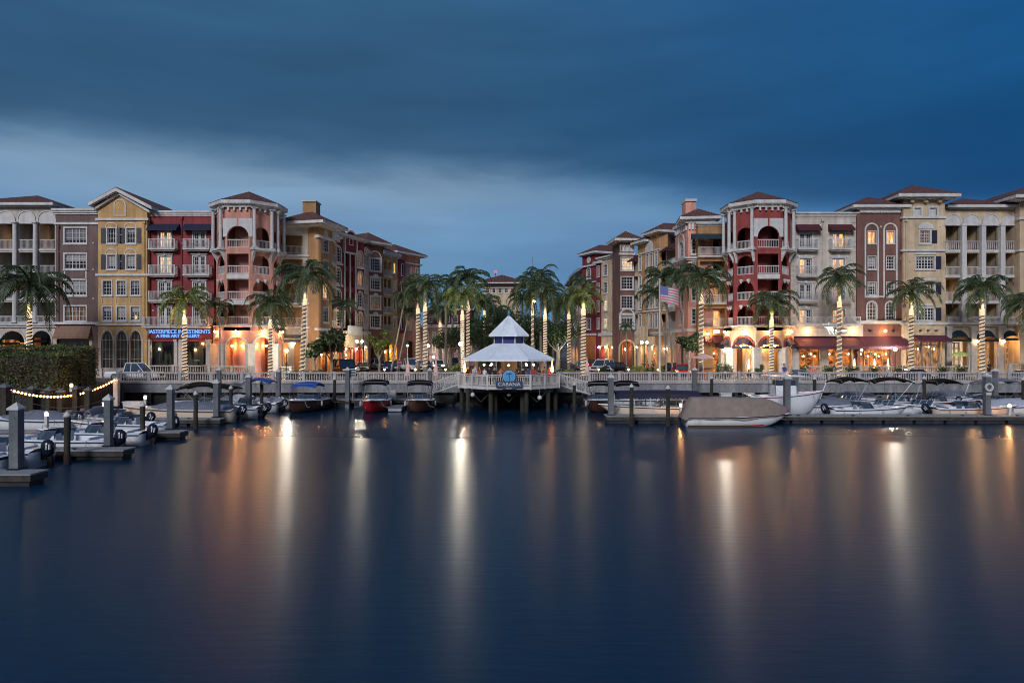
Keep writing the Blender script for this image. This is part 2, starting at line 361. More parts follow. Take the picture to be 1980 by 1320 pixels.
class Bld:
    """One building: facade panel with real openings, side and back walls, floor slabs, parts added to it."""
    def __init__(s, name, label, P0, P1, z1, wall, depth=12., z0=G, cat='building', group=None, rec=2.4):
        s.fr = Fr(P0, P1); s.L = s.fr.L; s.z0, s.z1, s.depth, s.wall, s.rec = z0, z1, depth, wall, rec
        m = ((P0[0]+P1[0])/2, (P0[1]+P1[1])/2)
        s.root = thing(name, label, cat, (m[0], m[1], z0), group=group)
        s.holes = []; s.floors = []; s.outer = None; s.wallparts = []; s.parts = []
    def r(s, x0, y0, x1, y1):
        f = s.fr; xm = (x0+x1)/2
        return f.s_at(x0), f.z_at(xm, y1), f.s_at(x1), f.z_at(xm, y0)
    def hole(s, kind, q): s.holes.append(outline(kind, *q)); return s.holes[-1]
    def trimring(s, name, kind, q, w=.14, t=.06, m='white'):
        mb = MB(); a, b, c, d = q
        mb.ring(s.fr, outline(kind, a-w, b-w, c+w, d+w), outline(kind, a, b, c, d), t, -.05)
        return mb.build(name, m, s.root)
    def win(s, q, nx=2, nz=4, kind='rect', pane='pane', trim=.14, m='white', sill=True, name='window', bar=.05):
        a, b, c, d = q; s.hole(kind, q); mb = MB(); fr = s.fr
        mb.ring(fr, outline(kind, a-trim, b-trim, c+trim, d+trim), outline(kind, a, b, c, d), .06, -.05)
        mb.ring(fr, outline(kind, a, b, c, d), outline(kind, a+.07, b+.07, c-.07, d-.07), -.10, -.19)
        for i in range(1, nx):
            x = a+(c-a)*i/nx; top = d
            if kind == 'arch': rr = (c-a)/2; top = d-rr+math.sqrt(max(0, rr*rr-(x-(a+c)/2)**2))-.02
            if kind == 'pointed': top = d-(c-a)*1.05*(.35 if nx > 2 else .05)
            ww = bar*1.7 if (nx >= 4 and i*2 == nx) or (nx == 6 and i in (2, 4)) else bar
            mb.fbox(fr, x-ww/2, b, x+ww/2, top, -.115, -.155)
        for k in range(1, nz):
            z = b+(d-b)*k/nz; aa, cc = a, c
            if kind == 'arch':
                rr = (c-a)/2; zz = z-(d-rr)
                if zz > 0: h_ = math.sqrt(max(.001, rr*rr-zz*zz)); aa, cc = (a+c)/2-h_, (a+c)/2+h_
            mb.fbox(fr, aa, z-bar/2, cc, z+bar/2, -.118, -.152)
        if sill: mb.fbox(fr, a-trim*1.5, b-trim-.08, c+trim*1.5, b-trim, .14, -.04)
        w = mb.build(name, m, s.root); rd = random.Random(int(a*97+b*31+fr.o.x*13)); k = rd.random()
        if pane == 'pane': pane = 'pane' if k < .55 else ('panewarm' if k < .68 else 'paneblue')
        p = MB(); p.prism(fr, outline(kind, a+.01, b+.01, c-.01, d-.01), -.16, -.19); p.build('pane', pane, w)
        if kind == 'rect' and pane.startswith('pane') and rd.random() < .5:
            f = rd.choice((.25, .35, .5, .5, .8)); p = MB(); n = max(1, int((c-a)/1.3))
            for i in range(n):
                ff = f if rd.random() < .6 else f*.5; p.fbox(fr, a+.03+(c-a)*i/n, d-(d-b)*ff, a-.03+(c-a)*(i+1)/n, d-.02, -.156, -.1595)
            p.build('blind', rd.choice(('blindpale', 'blindpale', 'blindgrey')), w)
        return w
    def door(s, q, pane=('pane', 'pane'), m='white', ped=True, nz=4):
        a, b, c, d = q; s.hole('rect', q); mb = MB(); fr = s.fr; mid = (a+c)/2
        mb.ring(fr, outline('rect', a-.14, b, c+.14, d+.16), outline('rect', a, b+.01, c, d), .06, -.05)
        if ped:
            mb.fbox(fr, a-.28, d+.16, c+.28, d+.30, .16, -.04); mb.fbox(fr, mid-.12, d+.05, mid+.12, d+.42, .18, .0)
        for (u, v) in ((a, mid-.03), (mid+.03, c)):
            mb.ring(fr, outline('rect', u, b, v, d), outline('rect', u+.13, b+.25, v-.13, d-.12), -.10, -.17)
            mb.fbox(fr, (u+v)/2-.02, b+.25, (u+v)/2+.02, d-.12, -.12, -.15)
            for k in range(1, nz):
                z = b+.25+(d-b-.37)*k/nz; mb.fbox(fr, u+.13, z-.02, v-.13, z+.02, -.122, -.148)
        mb.fbox(fr, mid-.05, b, mid+.05, d, -.09, -.18)
        w = mb.build('french_door', m, s.root)
        for i, (u, v) in enumerate(((a+.02, mid), (mid, c-.02))):
            p = MB(); p.fbox(fr, u, b+.02, v, d-.02, -.155, -.19); p.build('pane', pane[i], w)
        return w
    def rail(s, s0, s1, z, h=.95, t=.0, sp=.14, m='white', name='railing', parent=None, side=0., post=0.):
        mb = MB(); fr = s.fr; n = max(1, int(round((s1-s0)/sp)))
        mb.fbox(fr, s0, z+h-.07, s1, z+h, t+.03, t-.04); mb.fbox(fr, s0, z+.06, s1, z+.12, t+.02, t-.03)
        for i in range(n+1):
            x = s0+(s1-s0)*i/n; mb.fbox(fr, x-.017, z+.12, x+.017, z+h-.07, t+.012, t-.022)
        if side > 0:
            for x in (s0, s1):
                mb.fbox(fr, x-.03, z+h-.07, x+.03, z+h, t-.04, t-side)
                for k in range(int(side/.14)): tt = t-.1-k*.14; mb.fbox(fr, x-.015, z+.06, x+.015, z+h-.07, tt, tt-.03)
                mb.fbox(fr, x-.05, z, x+.05, z+h+.04, t+.05, t-.05)
        if post > 0:
            k = max(1, int(round((s1-s0)/post)))
            for i in range(k+1): x = s0+(s1-s0)*i/k; mb.fbox(fr, x-.05, z, x+.05, z+h+.03, t+.04, t-.05)
        return mb.build(name, m, parent or s.root)
    def balcony(s, s0, s1, z, proj=.9, h=1.0, m='white', railm='white'):
        mb = MB(); fr = s.fr
        mb.fbox(fr, s0, z-.14, s1, z, proj, .02); mb.fbox(fr, s0+.15, z-.26, s1-.15, z-.14, proj-.15, .02)
        o = mb.build('balcony', m, s.root)
        s.rail(s0+.06, s1-.06, z, h, proj-.08, side=proj-.12, parent=o, m=railm)
        return o
    def awn(s, s0, s1, zt, zb, proj, m, name='awning', val=.25, parent=None, arms=True):
        mb = MB(); fr = s.fr
        mb.slant(fr, s0, s1, zt, .03, zb, proj)
        mb.fbox(fr, s0, zb-val, s1, zb-.03, proj, proj-.02)
        for x in (s0, s1-.02):
            mb.add([fr(x, zt-.05, .03), fr(x, zb-.04, proj), fr(x, zb-val*.6, proj), fr(x, zb-val*.6, .03)]+[fr(x+.02, zt-.05, .03), fr(x+.02, zb-.04, proj), fr(x+.02, zb-val*.6, proj), fr(x+.02, zb-val*.6, .03)],
                   [(0, 1, 2, 3), (7, 6, 5, 4), (0, 4, 5, 1), (1, 5, 6, 2), (2, 6, 7, 3)])
        if arms:
            for x in (s0+.05, s1-.05): mb.tube([fr(x, zb-.5, .02), fr(x, zb-.1, proj-.05)], .025, 5)
        return mb.build(name, m, parent or s.root)
    def band(s, z0, z1, proj=.12, s0=None, s1=None, m='white', name='cornice', steps=1, side=0.3):
        mb = MB(); fr = s.fr; a = 0 if s0 is None else s0; b = s.L if s1 is None else s1
        for k in range(steps):
            za = z0+(z1-z0)*k/steps; zb = z0+(z1-z0)*(k+1)/steps; pr = proj*(k+1)/steps
            mb.fbox(fr, a-pr if s0 is None else a, za, b+pr if s1 is None else b, zb, pr, -side)
        return mb.build(name, m, s.root)
    def relief(s, kind, q, t=.06, m='white', name='relief_panel', t1=-.02):
        mb = MB(); mb.prism(s.fr, outline(kind, *q), t, t1); return mb.build(name, m, s.root)
    def col(s, x, z0, z1, r=.2, t=.2, m='white', name='column', n=12, sq=False):
        mb = MB(); fr = s.fr; p = fr(x, z0, t); h = z1-z0
        if sq:
            mb.fbox(fr, x-r, z0, x+r, z1, t+r, t-r); mb.fbox(fr, x-r*1.2, z0, x+r*1.2, z0+.2, t+r*1.2, t-r*1.2); mb.fbox(fr, x-r*1.2, z1-.25, x+r*1.2, z1, t+r*1.2, t-r*1.2)
        else:
            mb.lathe([(r*1.25, .12), (r*1.1, .2), (r, .3), (r*.97, h*.5), (r*.86, h-.3), (r*1.05, h-.22), (r*1.05, h-.12)], p, n)
            mb.fbox(fr, x-r*1.35, z0, x+r*1.35, z0+.12, t+r*1.35, t-r*1.35); mb.fbox(fr, x-r*1.35, z1-.12, x+r*1.35, z1, t+r*1.35, t-r*1.35)
        return mb.build(name, m, s.root, smooth=False)
    def back(s, q, m='pane', kind='slider'):   # glass doors on the recessed inner wall of a loggia
        a, b, c, d = q; fr = s.fr; t = -s.rec+.02; mb = MB()
        mb.ring(fr, outline('rect', a, b, c, d), outline('rect', a+.07, b+.07, c-.07, d-.07), t+.06, t)
        mb.fbox(fr, (a+c)/2-.04, b, (a+c)/2+.04, d, t+.06, t)
        w = mb.build('glass_door', 'white', s.root); p = MB(); p.fbox(fr, a+.02, b+.02, c-.02, d-.02, t+.03, t+.005); p.build('pane', m, w)
    def lantern(s, x, z, t=.15, m='warm', r=.13, name='wall_lantern'):
        fr = s.fr; mb = MB(); p = Vector(fr(x, z, t)); w = Vector(fr(x, z+.25, .0))
        mb.tube([w, Vector(fr(x, z+r+.2, t)), Vector(fr(x, z+r+.02, t))], .025, 5); mb.lathe([(.10, r), (.12, r+.03), (.02, r+.12)], p, 8)
        o = mb.build(name, 'darkmetal', s.root); g = MB(); g.ball(p, r, 8, 5); g.build('lamp', m, o); return o
    def hip(s, z, h, oh=.9, s0=None, s1=None, t0=0., depth=None, fas=.36, name='roof', ridge=None, m='tile', stop=None):
        fr = s.fr; a = (0 if s0 is None else s0)-oh; b = (s.L if s1 is None else s1)+oh; tf = t0+oh; tb = t0-(depth or s.depth)-oh
        W = b-a; D = tf-tb; k = min(W, D)/2
        if ridge is not None: k = ridge
        zc = z+fas; h = .62*h+k*(zc-H)/max(60, fr.o.y)
        if W >= D: A, B = (a+k, (tf+tb)/2), (b-k, (tf+tb)/2)
        else: A, B = ((a+b)/2, tf-k), ((a+b)/2, tb+k)
        mb = MB()
        c = [(a, tf), (b, tf), (b, tb), (a, tb)]
        def face(pl):
            base = mb.add([fr(p[0], zz, p[1]) for p, zz in pl], [tuple(range(len(pl)))])
            e = Vector(pl[1][0])-Vector(pl[0][0]); e.normalize(); nn = Vector((-e.y, e.x))
            for i, (p, zz) in enumerate(pl):
                q = Vector(p)-Vector(pl[0][0]); mb.rib[base+i] = (q.dot(e), abs(q.dot(nn))*1.15+.0)
        top = zc+h
        if W >= D:
            face([(c[0], zc), (c[1], zc), (B, top), (A, top)]); face([(c[1], zc), (c[2], zc), (B, top)])
            face([(c[2], zc), (c[3], zc), (A, top), (B, top)]); face([(c[3], zc), (c[0], zc), (A, top)])
        else:
            face([(c[0], zc), (c[1], zc), (A, top)]); face([(c[1], zc), (c[2], zc), (B, top), (A, top)])
            face([(c[2], zc), (c[3], zc), (B, top)]); face([(c[3], zc), (c[0], zc), (A, top), (B, top)])
        rf = mb.build(name, m, s.root)
        e = MB(); e.fbox(fr, a+.05, z, b-.05, zc-.003, tf-.05, tb+.05)
        e.fbox(fr, a+.45, z-.13, b-.45, z-.003, tf-.45, tb+.45); e.build('eave', 'white', rf)
        return rf
    def finish(s, thin=False):
        fr = s.fr; L = s.L; mb = MB(); z0, z1 = s.z0, s.z1
        outer = s.outer or [(0, z0), (L, z0), (L, z1), (0, z1)]
        mb.prism(fr, outer, 0, -.3, s.holes)
        if thin: s.wallobj = mb.build('wall', s.wall, s.root); return s.wallobj
        D = s.depth
        mb.fbox(fr, 0, z0, .3, z1, -.3, -D); mb.fbox(fr, L-.3, z0, L, z1, -.3, -D)
        mb.fbox(fr, .3, z0, L-.3, z1, -D+.3, -D); mb.fbox(fr, .3, z1-.3, L-.3, z1-.002, -.3, -D+.3)
        mb.fbox(fr, .3, z0, L-.3, z1-.3, -s.rec, -s.rec-.3)
        for z in s.floors: mb.fbox(fr, .3, z-.25, L-.3, z, -.3, -s.rec)
        for x, za, zb in s.wallparts: mb.fbox(fr, x-.12, za, x+.12, zb, -.3, -s.rec)
        s.wallobj = mb.build('wall', s.wall, s.root)
        return s.wallobj
# ================================================================== FRONT BUILDINGS, WEST SIDE
def flat(name, label, x0, x1, d, ytop, wall, depth=12., **k):
    b = Bld(name, label, (X(x0, d), d), (X(x1, d), d), Z(ytop, d), wall, depth, **k); b.d = d; b.x0 = x0
    b.X = lambda px: b.fr.s_at(px)
    b.Zy = lambda py: Z(py, d)
    return b

def loggia_rows(b, bays, rows, back, railkind='bars'):
    """bays: (x0,x1) px; rows: (ytop, yslab, yrail) px; back(i,j) -> pane for glass doors or None"""
    for j, (yt, ys, yr) in enumerate(rows):
        for i, (xa, xb) in enumerate(bays):
            q = b.r(xa, yt, xb, ys); b.hole('rect', q)
            if railkind == 'bal' and j == 0:
                mb = MB(); fr = b.fr; mb.fbox(fr, q[0]+.01, b.Zy(yr)-.1, q[2]-.01, b.Zy(yr), .06, -.2); mb.fbox(fr, q[0]+.01, q[1]+.01, q[2]-.01, q[1]+.12, .05, -.2)
                n = int((q[2]-q[0])/.24)
                for k in range(n):
                    x = q[0]+(k+.5)*(q[2]-q[0])/n; h = b.Zy(yr)-.1-q[1]-.12
                    mb.lathe([(.045, 0), (.075, h*.3), (.04, h*.75), (.06, h)], fr(x, q[1]+.12, -.08), 6)
                mb.build('balustrade', 'balus', b.root)
            else: b.rail(q[0]+.01, q[2]-.01, q[1]+.02, b.Zy(yr)-q[1], t=-.06)
            p = back(i, j)
            if p: b.back((q[0]+.25, q[1]+.02, q[2]-.25, q[1]+2.25), p)

# --- cream arcade building at the left edge
b = flat('arcade_building', 'cream arcaded apartment building with open loggias behind the hedge, leftmost building', -60, 108, 80.6, 399, 'cream2', 14)
bays = [(-56, -44), (-40, -8), (-4, 27), (36.5, 66.5), (76, 106)]
bays = bays[1:]
rows = [(431, 482, 463), (488, 530.5, 513), (536, 578, 562), (584, 624, 613)]
lit = {(1, 0): 'lit', (3, 0): 'lit', (1, 2): 'litdim', (0, 1): 'pane', (3, 1): 'pane', (1, 1): 'pane', (2, 3): 'litdim', (0, 0): 'litdim'}
loggia_rows(b, bays, rows, lambda i, j: lit.get((i, j), 'pane' if (i+j) % 2 else None))
for z in (482, 530.5, 578, 624): b.floors.append(b.Zy(z))
for x in (-6, 31.7, 71.2): b.wallparts.append((b.X(x), b.Zy(624), b.Zy(431)))
for xa, xb in bays:
    q = b.r(xa, 409, xb, 430.5); b.relief('arch', (q[0]-.05, q[1], q[2]+.05, q[3]), .05, 'white', 'tympanum')
    b.trimring('arch_moulding', 'arch', (q[0]-.05, q[1], q[2]+.05, q[3]), .14, .12, 'white')
for x in (-42, -6, 31.7, 71.2): b.col(b.X(x), b.Zy(624), b.Zy(430), .27, .25, 'white')
for y in (482, 530.5, 578): b.band(b.Zy(y+3), b.Zy(y-.5), .10, m='white')
b.band(b.Zy(633), b.Zy(624), .45, m='white', name='base_cornice', steps=2)
b.rail(.1, b.L-.1, b.Zy(624), .8, .35, post=3)
for x0, x1 in ((-48, -8), (2, 48), (63, 99)):
    q = b.r(x0, 639, x1, 719); b.hole('arch', q); b.trimring('arch_moulding', 'arch', q, .2, .08, 'stone')
    mb = MB(); fr = b.fr; c = (q[0]+q[2])/2; r = (q[2]-q[0])/2-.03; zs = q[3]-(q[2]-q[0])/2+.35
    rowsA = [[fr(c+r*math.cos(math.pi*i/8), zs-.35+r*.98*math.sin(math.pi*i/8), -.05) for i in range(9)], [fr(c+r*math.cos(math.pi*i/8), zs-.35+r*.25*math.sin(math.pi*i/8)-.0, .75) for i in range(9)]]
    mb.loft(rowsA); mb.fbox(fr, q[0]+.03, zs-.65, q[2]-.03, zs-.352, .75, .73); mb.build('awning', 'blackcv', b.root)
    p = MB(); p.fbox(fr, q[0], G, q[2], q[3], -1.4, -1.45); p.build('shop_window', 'resto' if x0 < 60 else 'shop', b.root)
b.lantern(b.X(54), Z(668, 80), .3, 'pale_l')
b.finish(); b.hip(b.z1, 1.3, .9, s1=b.X(97)-0., depth=12, fas=.34)

# --- taupe building
b = flat('taupe_building', 'taupe brown building with large white grid windows and white cornice, next to the arcade', 108, 189.5, 80, 415, 'taupe')
for y0, y1 in ((439.6, 471), (489.5, 521), (540, 571.6), (590.7, 622)): b.win(b.r(125.5, y0+1.5, 166.5, y1-1.5), 6, 3, trim=.16, pane='pane')
q = b.r(124, 521, 168, 540); b.relief('rect', (q[0], q[1], q[0]+.16, q[3]), .06); b.relief('rect', (q[2]-.16, q[1], q[2], q[3]), .06)
b.band(b.Zy(434.5), b.Zy(430), .16); b.band(b.Zy(415), b.Zy(404), .42, steps=3, s0=-.3, name='cornice'); b.band(b.Zy(627), b.Zy(622.5), .3)
b.awn(.05, b.X(177), b.Zy(630), b.Zy(651), .6, 'tancv', val=.2)
q = b.r(110, 656, 173, 719); b.hole('rect', q); p = MB(); p.fbox(b.fr, q[0], q[1], q[2], q[3], -.2, -.24); p.build('shop_window', 'shop', b.root)
b.trimring('window_surround', 'rect', q, .3, .05, 'cream')
b.band(G, G+.7, .1, m='stone', name='plinth', s0=b.X(176))
b.finish()
# --- yellow gabled
def pipe(b, px, ytop, m='darkmetal'):
    mb = MB(); x = b.X(px); mb.tube([b.fr(x, b.Zy(632), .10), b.fr(x, b.Zy(ytop), .10)], .05, 6); mb.fbox(b.fr, x-.14, b.Zy(ytop)-.3, x+.14, b.Zy(ytop), .22, .01); mb.build('downpipe', m, b.root)
def vents(b, spots):
    for px, y in spots: mb = MB(); mb.fbox(b.fr, b.X(px)-.10, b.Zy(y)-.08, b.X(px)+.10, b.Zy(y)+.08, .07, 0); mb.build('wall_vent', 'stone', b.root)
pipe(b, 114, 436, 'taupe'); vents(b, ((114, 487), (181, 470), (181, 521), (114, 541), (181, 577)))
b = flat('gabled_building', 'ochre yellow building with a white edged gable and pointed arch doors', 189.5, 284.5, 79.4, 401, 'yellow', 11)
Lg = b.L; b.outer = [(0, G), (Lg, G), (Lg, b.Zy(401)), (b.X(235), b.Zy(371)), (0, b.Zy(401))]
q = b.r(222.5, 387, 242, 416); b.trimring('niche_moulding', 'arch', q, .12, .09); b.relief('arch', q, .03, 'yellow')
for xa, xb in ((208, 223.5), (245, 261)):
    for yt, yw, yb in ((432, 441.5, 470), (482, 493, 520)):
        q = b.r(xa, yw, xb, yb); b.win(q, 3, 3)
        a = (q[0]-.13, q[3]+.13, q[2]+.13, b.Zy(yt)); b.relief('arch', a, .05, 'yellow', 'lunette'); b.trimring('arch_moulding', 'arch', a, .12, .10)
        for u in (q[0]-.75, q[2]+.22):
            mb = MB(); mb.fbox(b.fr, u, q[1]-.05, u+.52, q[3]+.05, .05, .0)
            for k in range(7): z = q[1]+.1+k*(q[3]-q[1]-.2)/7; mb.fbox(b.fr, u+.06, z, u+.46, z+.14, .07, .04)
            mb.build('shutter', 'shutter', b.root)
for xa, xb in ((199, 215.5), (226.5, 243), (253.5, 270)):
    b.win(b.r(xa, 543, xb, 570), 3, 4); b.win(b.r(xa, 593, xb, 619), 3, 4)
    q = b.r(xa-1, 576.5, xb+1, 586.5); b.trimring('panel_moulding', 'rect', q, .1, .06, 'cream')
for y0, y1 in ((422, 426.5), (529.5, 533.5), (625, 629)): b.band(b.Zy(y1), b.Zy(y0), .2)
for xa, xb in ((196, 218.5), (224, 246), (251, 273.5)):
    q = b.r(xa, 639, xb, 712); b.win(q, 3, 4, 'pointed', 'shop', trim=.22, m='stone', sill=False, name='pointed_window', bar=.04)
pipe(b, 280, 428, 'yellow'); vents(b, ((234, 455), (234, 505), (194, 560)))
b.band(G, G+1., .08, m='stone', name='plinth')
b.finish()
mb = MB(); fr = b.fr; xm = b.X(231.5); za = b.Zy(366)
P = [(b.X(179), b.Zy(394.5)), (xm, za), (b.X(300), b.Zy(401.5))]
def gable_roof(b, P, th, t0, t1, dz, m, name, par):
    mb = MB()
    for (p, q) in ((P[0], P[1]), (P[1], P[2])):
        mb.hexa([fr(p[0], p[1]-th+dz, t0), fr(q[0], q[1]-th+dz, t0), fr(q[0], q[1]-th+dz, t1), fr(p[0], p[1]-th+dz, t1), fr(p[0], p[1]+dz, t0), fr(q[0], q[1]+dz, t0), fr(q[0], q[1]+dz, t1), fr(p[0], p[1]+dz, t1)])
    return mb.build(name, m, par)
ro = gable_roof(b, P, .38, .85, -11.5, 0, 'white', 'roof', b.root)
gable_roof(b, [(P[0][0]+.1, P[0][1]), P[1], (P[2][0]-.1, P[2][1])], .10, .78, -11.4, .11, 'tile', 'roof_tiles', ro)
gable_roof(b, [(P[0][0]+.5, P[0][1]), P[1], (P[2][0]-.5, P[2][1])], .30, .35, -.0, -.38, 'white', 'gable_moulding', ro)
# --- brick red with gallery
b = flat('gallery_building', 'brick red building with white balconies, navy awnings and a blue lit gallery sign', 284.5, 414, 80, 418, 'red')
for xa, xb, pn in ((307.5, 331, ('lit', 'litpale')), (374, 397, ('pane', 'pane'))):
    for k, (yt, yb) in enumerate(((448, 482), (495, 532), (545, 582), (594, 631))):
        pane = pn if k == 0 else (('lit', 'litpale') if (k == 1 and xa < 350) else ('pane', 'pane'))
        b.door(b.r(xa, yt, xb, yb-1), pane, ped=k > 0)
        if k < 3:
            q = b.r(xa-14, yt, xb+14, yb); b.balcony(q[0], q[2], b.Zy(yb), .9, 1.1)
    q = b.r(xa-17, 433, xb+17, 444.5); b.awn(q[0], q[2], q[3], q[1], .9, 'navy', val=.2)
b.balcony(.05, b.L-.05, b.Zy(631), 1.3, 1.05)
pipe(b, 352, 419, 'red'); vents(b, ((352, 470), (342, 516), (363, 566), (296, 600)))
b.band(b.Zy(418), b.Zy(408), .35, steps=3)
b.relief('rect', b.r(286, 636, 412, 655), .12, 'red', 'sign_band')
def text(body, size, loc, m, parent, name='lettering', rz=0., ext=.04, space=1., width=None):
    c = bpy.data.curves.new('t', 'FONT'); c.body = body; c.size = size; c.extrude = ext; c.align_x = 'CENTER'; c.align_y = 'CENTER'; c.space_character = space; c.offset = size*.012
    o = bpy.data.objects.new('t', c); COL.objects.link(o); bpy.context.view_layer.update()
    me = bpy.data.meshes.new_from_object(o.evaluated_get(bpy.context.evaluated_depsgraph_get())); bpy.data.objects.remove(o)
    T = Matrix.Translation(Vector(loc)) @ Matrix.Rotation(rz, 4, 'Z') @ Matrix.Rotation(R(90), 4, 'X')
    if width:
        xs = [v.co.x for v in me.vertices]; w = max(xs)-min(xs); T = T @ Matrix.Diagonal((width/w, 1, 1, 1))
    root = parent
    while root.parent: root = root.parent
    me.transform(Matrix.Translation(-ORG[root.name]) @ T)
    me.materials.clear(); me.materials.append(M[m]); o = bpy.data.objects.new(name, me); COL.objects.link(o); o.parent = parent
    return o
text('MASTERPIECE INVESTMENTS', .62, (X(345.5, 80), 79.82, Z(641.2, 80)), 'bluesign', b.root, width=7.5)
text('A FINE ART GALLERY', .50, (X(345.5, 80), 79.82, Z(649.6, 80)), 'bluesign', b.root, width=5.1)
for xa, xb, pn in ((286.5, 340, 'shop'), (355, 405, 'shop')):
    q = b.r(xa, 660, xb, 719); b.hole('rect', q); p = MB(); p.fbox(b.fr, q[0], q[1], q[2], q[3], -.2, -.24); p.build('shop_window', pn, b.root)
for x in (281, 344, 351, 405.5): b.col(max(.3, b.X(x)), G, b.Zy(656), .26, .2, 'stone', sq=True)
for x, y, m_ in ((307, 675, 'pale_l'), (377, 676, 'warm'), (399, 668, 'warm'), (391, 664, 'warm')):
    g = MB(); g.ball((X(x, 80), 80.12, Z(y, 80)), .09, 6, 4); g.build('shop_lamp', m_, b.root)
b.finish()

# ------------------------------------------------------------------ octagonal corner towers
def tower(name, label, pxc, d, pxw, wall, mirror, yrow, eave_px, roof_px, arch_back='litdim'):
    """Octagon: centre of its front face at depth d; pxw = half width in px of the whole body."""
    W = pxw*d/F; fr0 = W*math.tan(R(22.5)); cx = X(pxc, d); cy = d+W
    pt = []
    for k in range(8):
        a = R(-90-22.5+45*k); rr = W/math.cos(R(22.5)); pt.append((cx+rr*math.cos(a), cy+rr*math.sin(a)))
    root = thing(name, label, 'tower', (cx, cy, G))
    ztop = Z(397, d); base = Z(632, d)
    class FB(Bld):
        def __init__(s, P0, P1, z0, z1):
            s.fr = Fr(P0, P1); s.L = s.fr.L; s.z0, s.z1 = z0, z1; s.root = root; s.holes = []; s.outer = None
    wallmb = MB()
    zs = [Z(y, d) for y in yrow]      # slab heights, top to bottom
    for k in range(8):
        P0, P1 = pt[k], pt[(k+1) % 8]; f = FB(P0, P1, base, ztop); L = f.L; fr = f.fr
        vis = k in (0, 1, 7, 2, 6)
        if vis:
            for j, z in enumerate(zs):
                w = 1.22 if k == 0 else 1.02
                if j == 0: kind, top = 'arch', z+2.45
                elif k == 0: kind, top = 'rect', z+2.3
                else: kind, top = 'arch', z+2.2
                q = (L/2-w, z+.02, L/2+w, top); f.hole(kind, q)
                # railing inside the opening
                mb = MB(); n = 12
                for i in range(n+1): x = q[0]+.05+(q[2]-q[0]-.1)*i/n; mb.fbox(fr, x-.018, z+.1, x+.018, z+.9, -.08, -.12)
                mb.fbox(fr, q[0], z+.88, q[2], z+.98, -.06, -.14); mb.fbox(fr, q[0], z+.03, q[2], z+.12, -.06, -.14)
                mb.build('railing', 'white', root)
                if j > 0 and k != 0:
                    for u in (-.45, .45):
                        mb = MB(); mb.lathe([(.03, 0), (.10, .1), (.2, .28), (.24, .42), (.16, .5)], fr(L/2+u, z-1.02, .10), 8); mb.build('bracket_ornament', 'white', root)
                if j > 0 and k == 0: f.band(z-.55, z-.03, .08, L/2-w-.05, L/2+w+.05, 'white', 'panel')
            if k == 0:  # white spandrels round the top arch
                z = zs[0]+2.45; mb = MB(); w = 1.22
                for sg in (-1, 1):
                    arc = [(L/2+sg*(w*math.cos(math.pi/2*i/8)+.02), z-w+w*math.sin(math.pi/2*i/8)+.02) for i in range(8)]
                    pl = arc+[(L/2+sg*.1, z+.04), (L/2+sg*.1, z+.9), (L/2+sg*(w+.45), z+.9), (L/2+sg*(w+.45), z-w)]
                    if sg < 0: pl = pl[::-1]
                    mb.prism(fr, pl, .06, -.01)
                mb.build('spandrel', 'white', root)
        wallmb.prism(fr, [(0, base), (L, base), (L, ztop), (0, ztop)], 0, -.28, f.holes)
        # ledge, cornice, brackets
        if vis:
            f.band(base-.02, base+.22, .25, m='white', name='ledge')
            f.band(ztop-.25, ztop, .3, m='white', name='cornice')
            for i in range(4):
                mb = MB(); x = L*(i+.5)/4; mb.fbox(fr, x-.1, ztop-.62, x+.1, ztop-.25, .28, 0); mb.build('bracket', 'white', root)
    # projecting column bays at the oblique faces
    zl = zs[0]-.02
    for k in (7, 1, 6, 2):
        f = FB(pt[k], pt[(k+1) % 8], base, ztop); L = f.L; fr = f.fr
        mb = MB(); mb.fbox(fr, .0, zl-.22, L, zl, .75, .01); mb.fbox(fr, .15, zl-.36, L-.15, zl-.22, .6, .01); mb.build('column_ledge', 'white', root)
        for x in (.32, L-.32):
            f.col(x, zl, ztop-.25, .20, .48, 'white')
            mb = MB(); mb.add([fr(x-.13, zl-.36, .0), fr(x-.13, zl-.36, .6), fr(x-.13, zl-.9, .25), fr(x-.13, zl-1.5, .0)]+[fr(x+.13, zl-.36, .0), fr(x+.13, zl-.36, .6), fr(x+.13, zl-.9, .25), fr(x+.13, zl-1.5, .0)], [(0, 1, 2, 3), (7, 6, 5, 4), (0, 4, 5, 1), (1, 5, 6, 2), (2, 6, 7, 3)])
            mb.build('column_bracket', 'white', root)
    # inner core, floors
    for z in zs+[ztop-.02]:
        wallmb.add([(p[0]*.995+cx*.005, p[1]*.995+cy*.005, z-.22) for p in pt]+[(p[0]*.995+cx*.005, p[1]*.995+cy*.005, z) for p in pt],
                   [tuple(range(8))[::-1], tuple(range(8, 16))]+[(i, (i+1) % 8, 8+(i+1) % 8, 8+i) for i in range(8)])
    core = [((p[0]-cx)*.42+cx, (p[1]-cy)*.42+cy) for p in pt]
    wallmb.add([(p[0], p[1], base) for p in core]+[(p[0], p[1], ztop) for p in core], [(i, (i+1) % 8, 8+(i+1) % 8, 8+i) for i in range(8)])
    wallmb.build('wall', wall, root)
    # roof
    ze = Z(395, d); e = eave_px*d/F*.93; za = Z(365.5, d+W)-.3
    mb = MB(); ep = [(cx+e/math.cos(R(22.5))*math.cos(R(-112.5+45*k)), cy+e/math.cos(R(22.5))*math.sin(R(-112.5+45*k))) for k in range(8)]
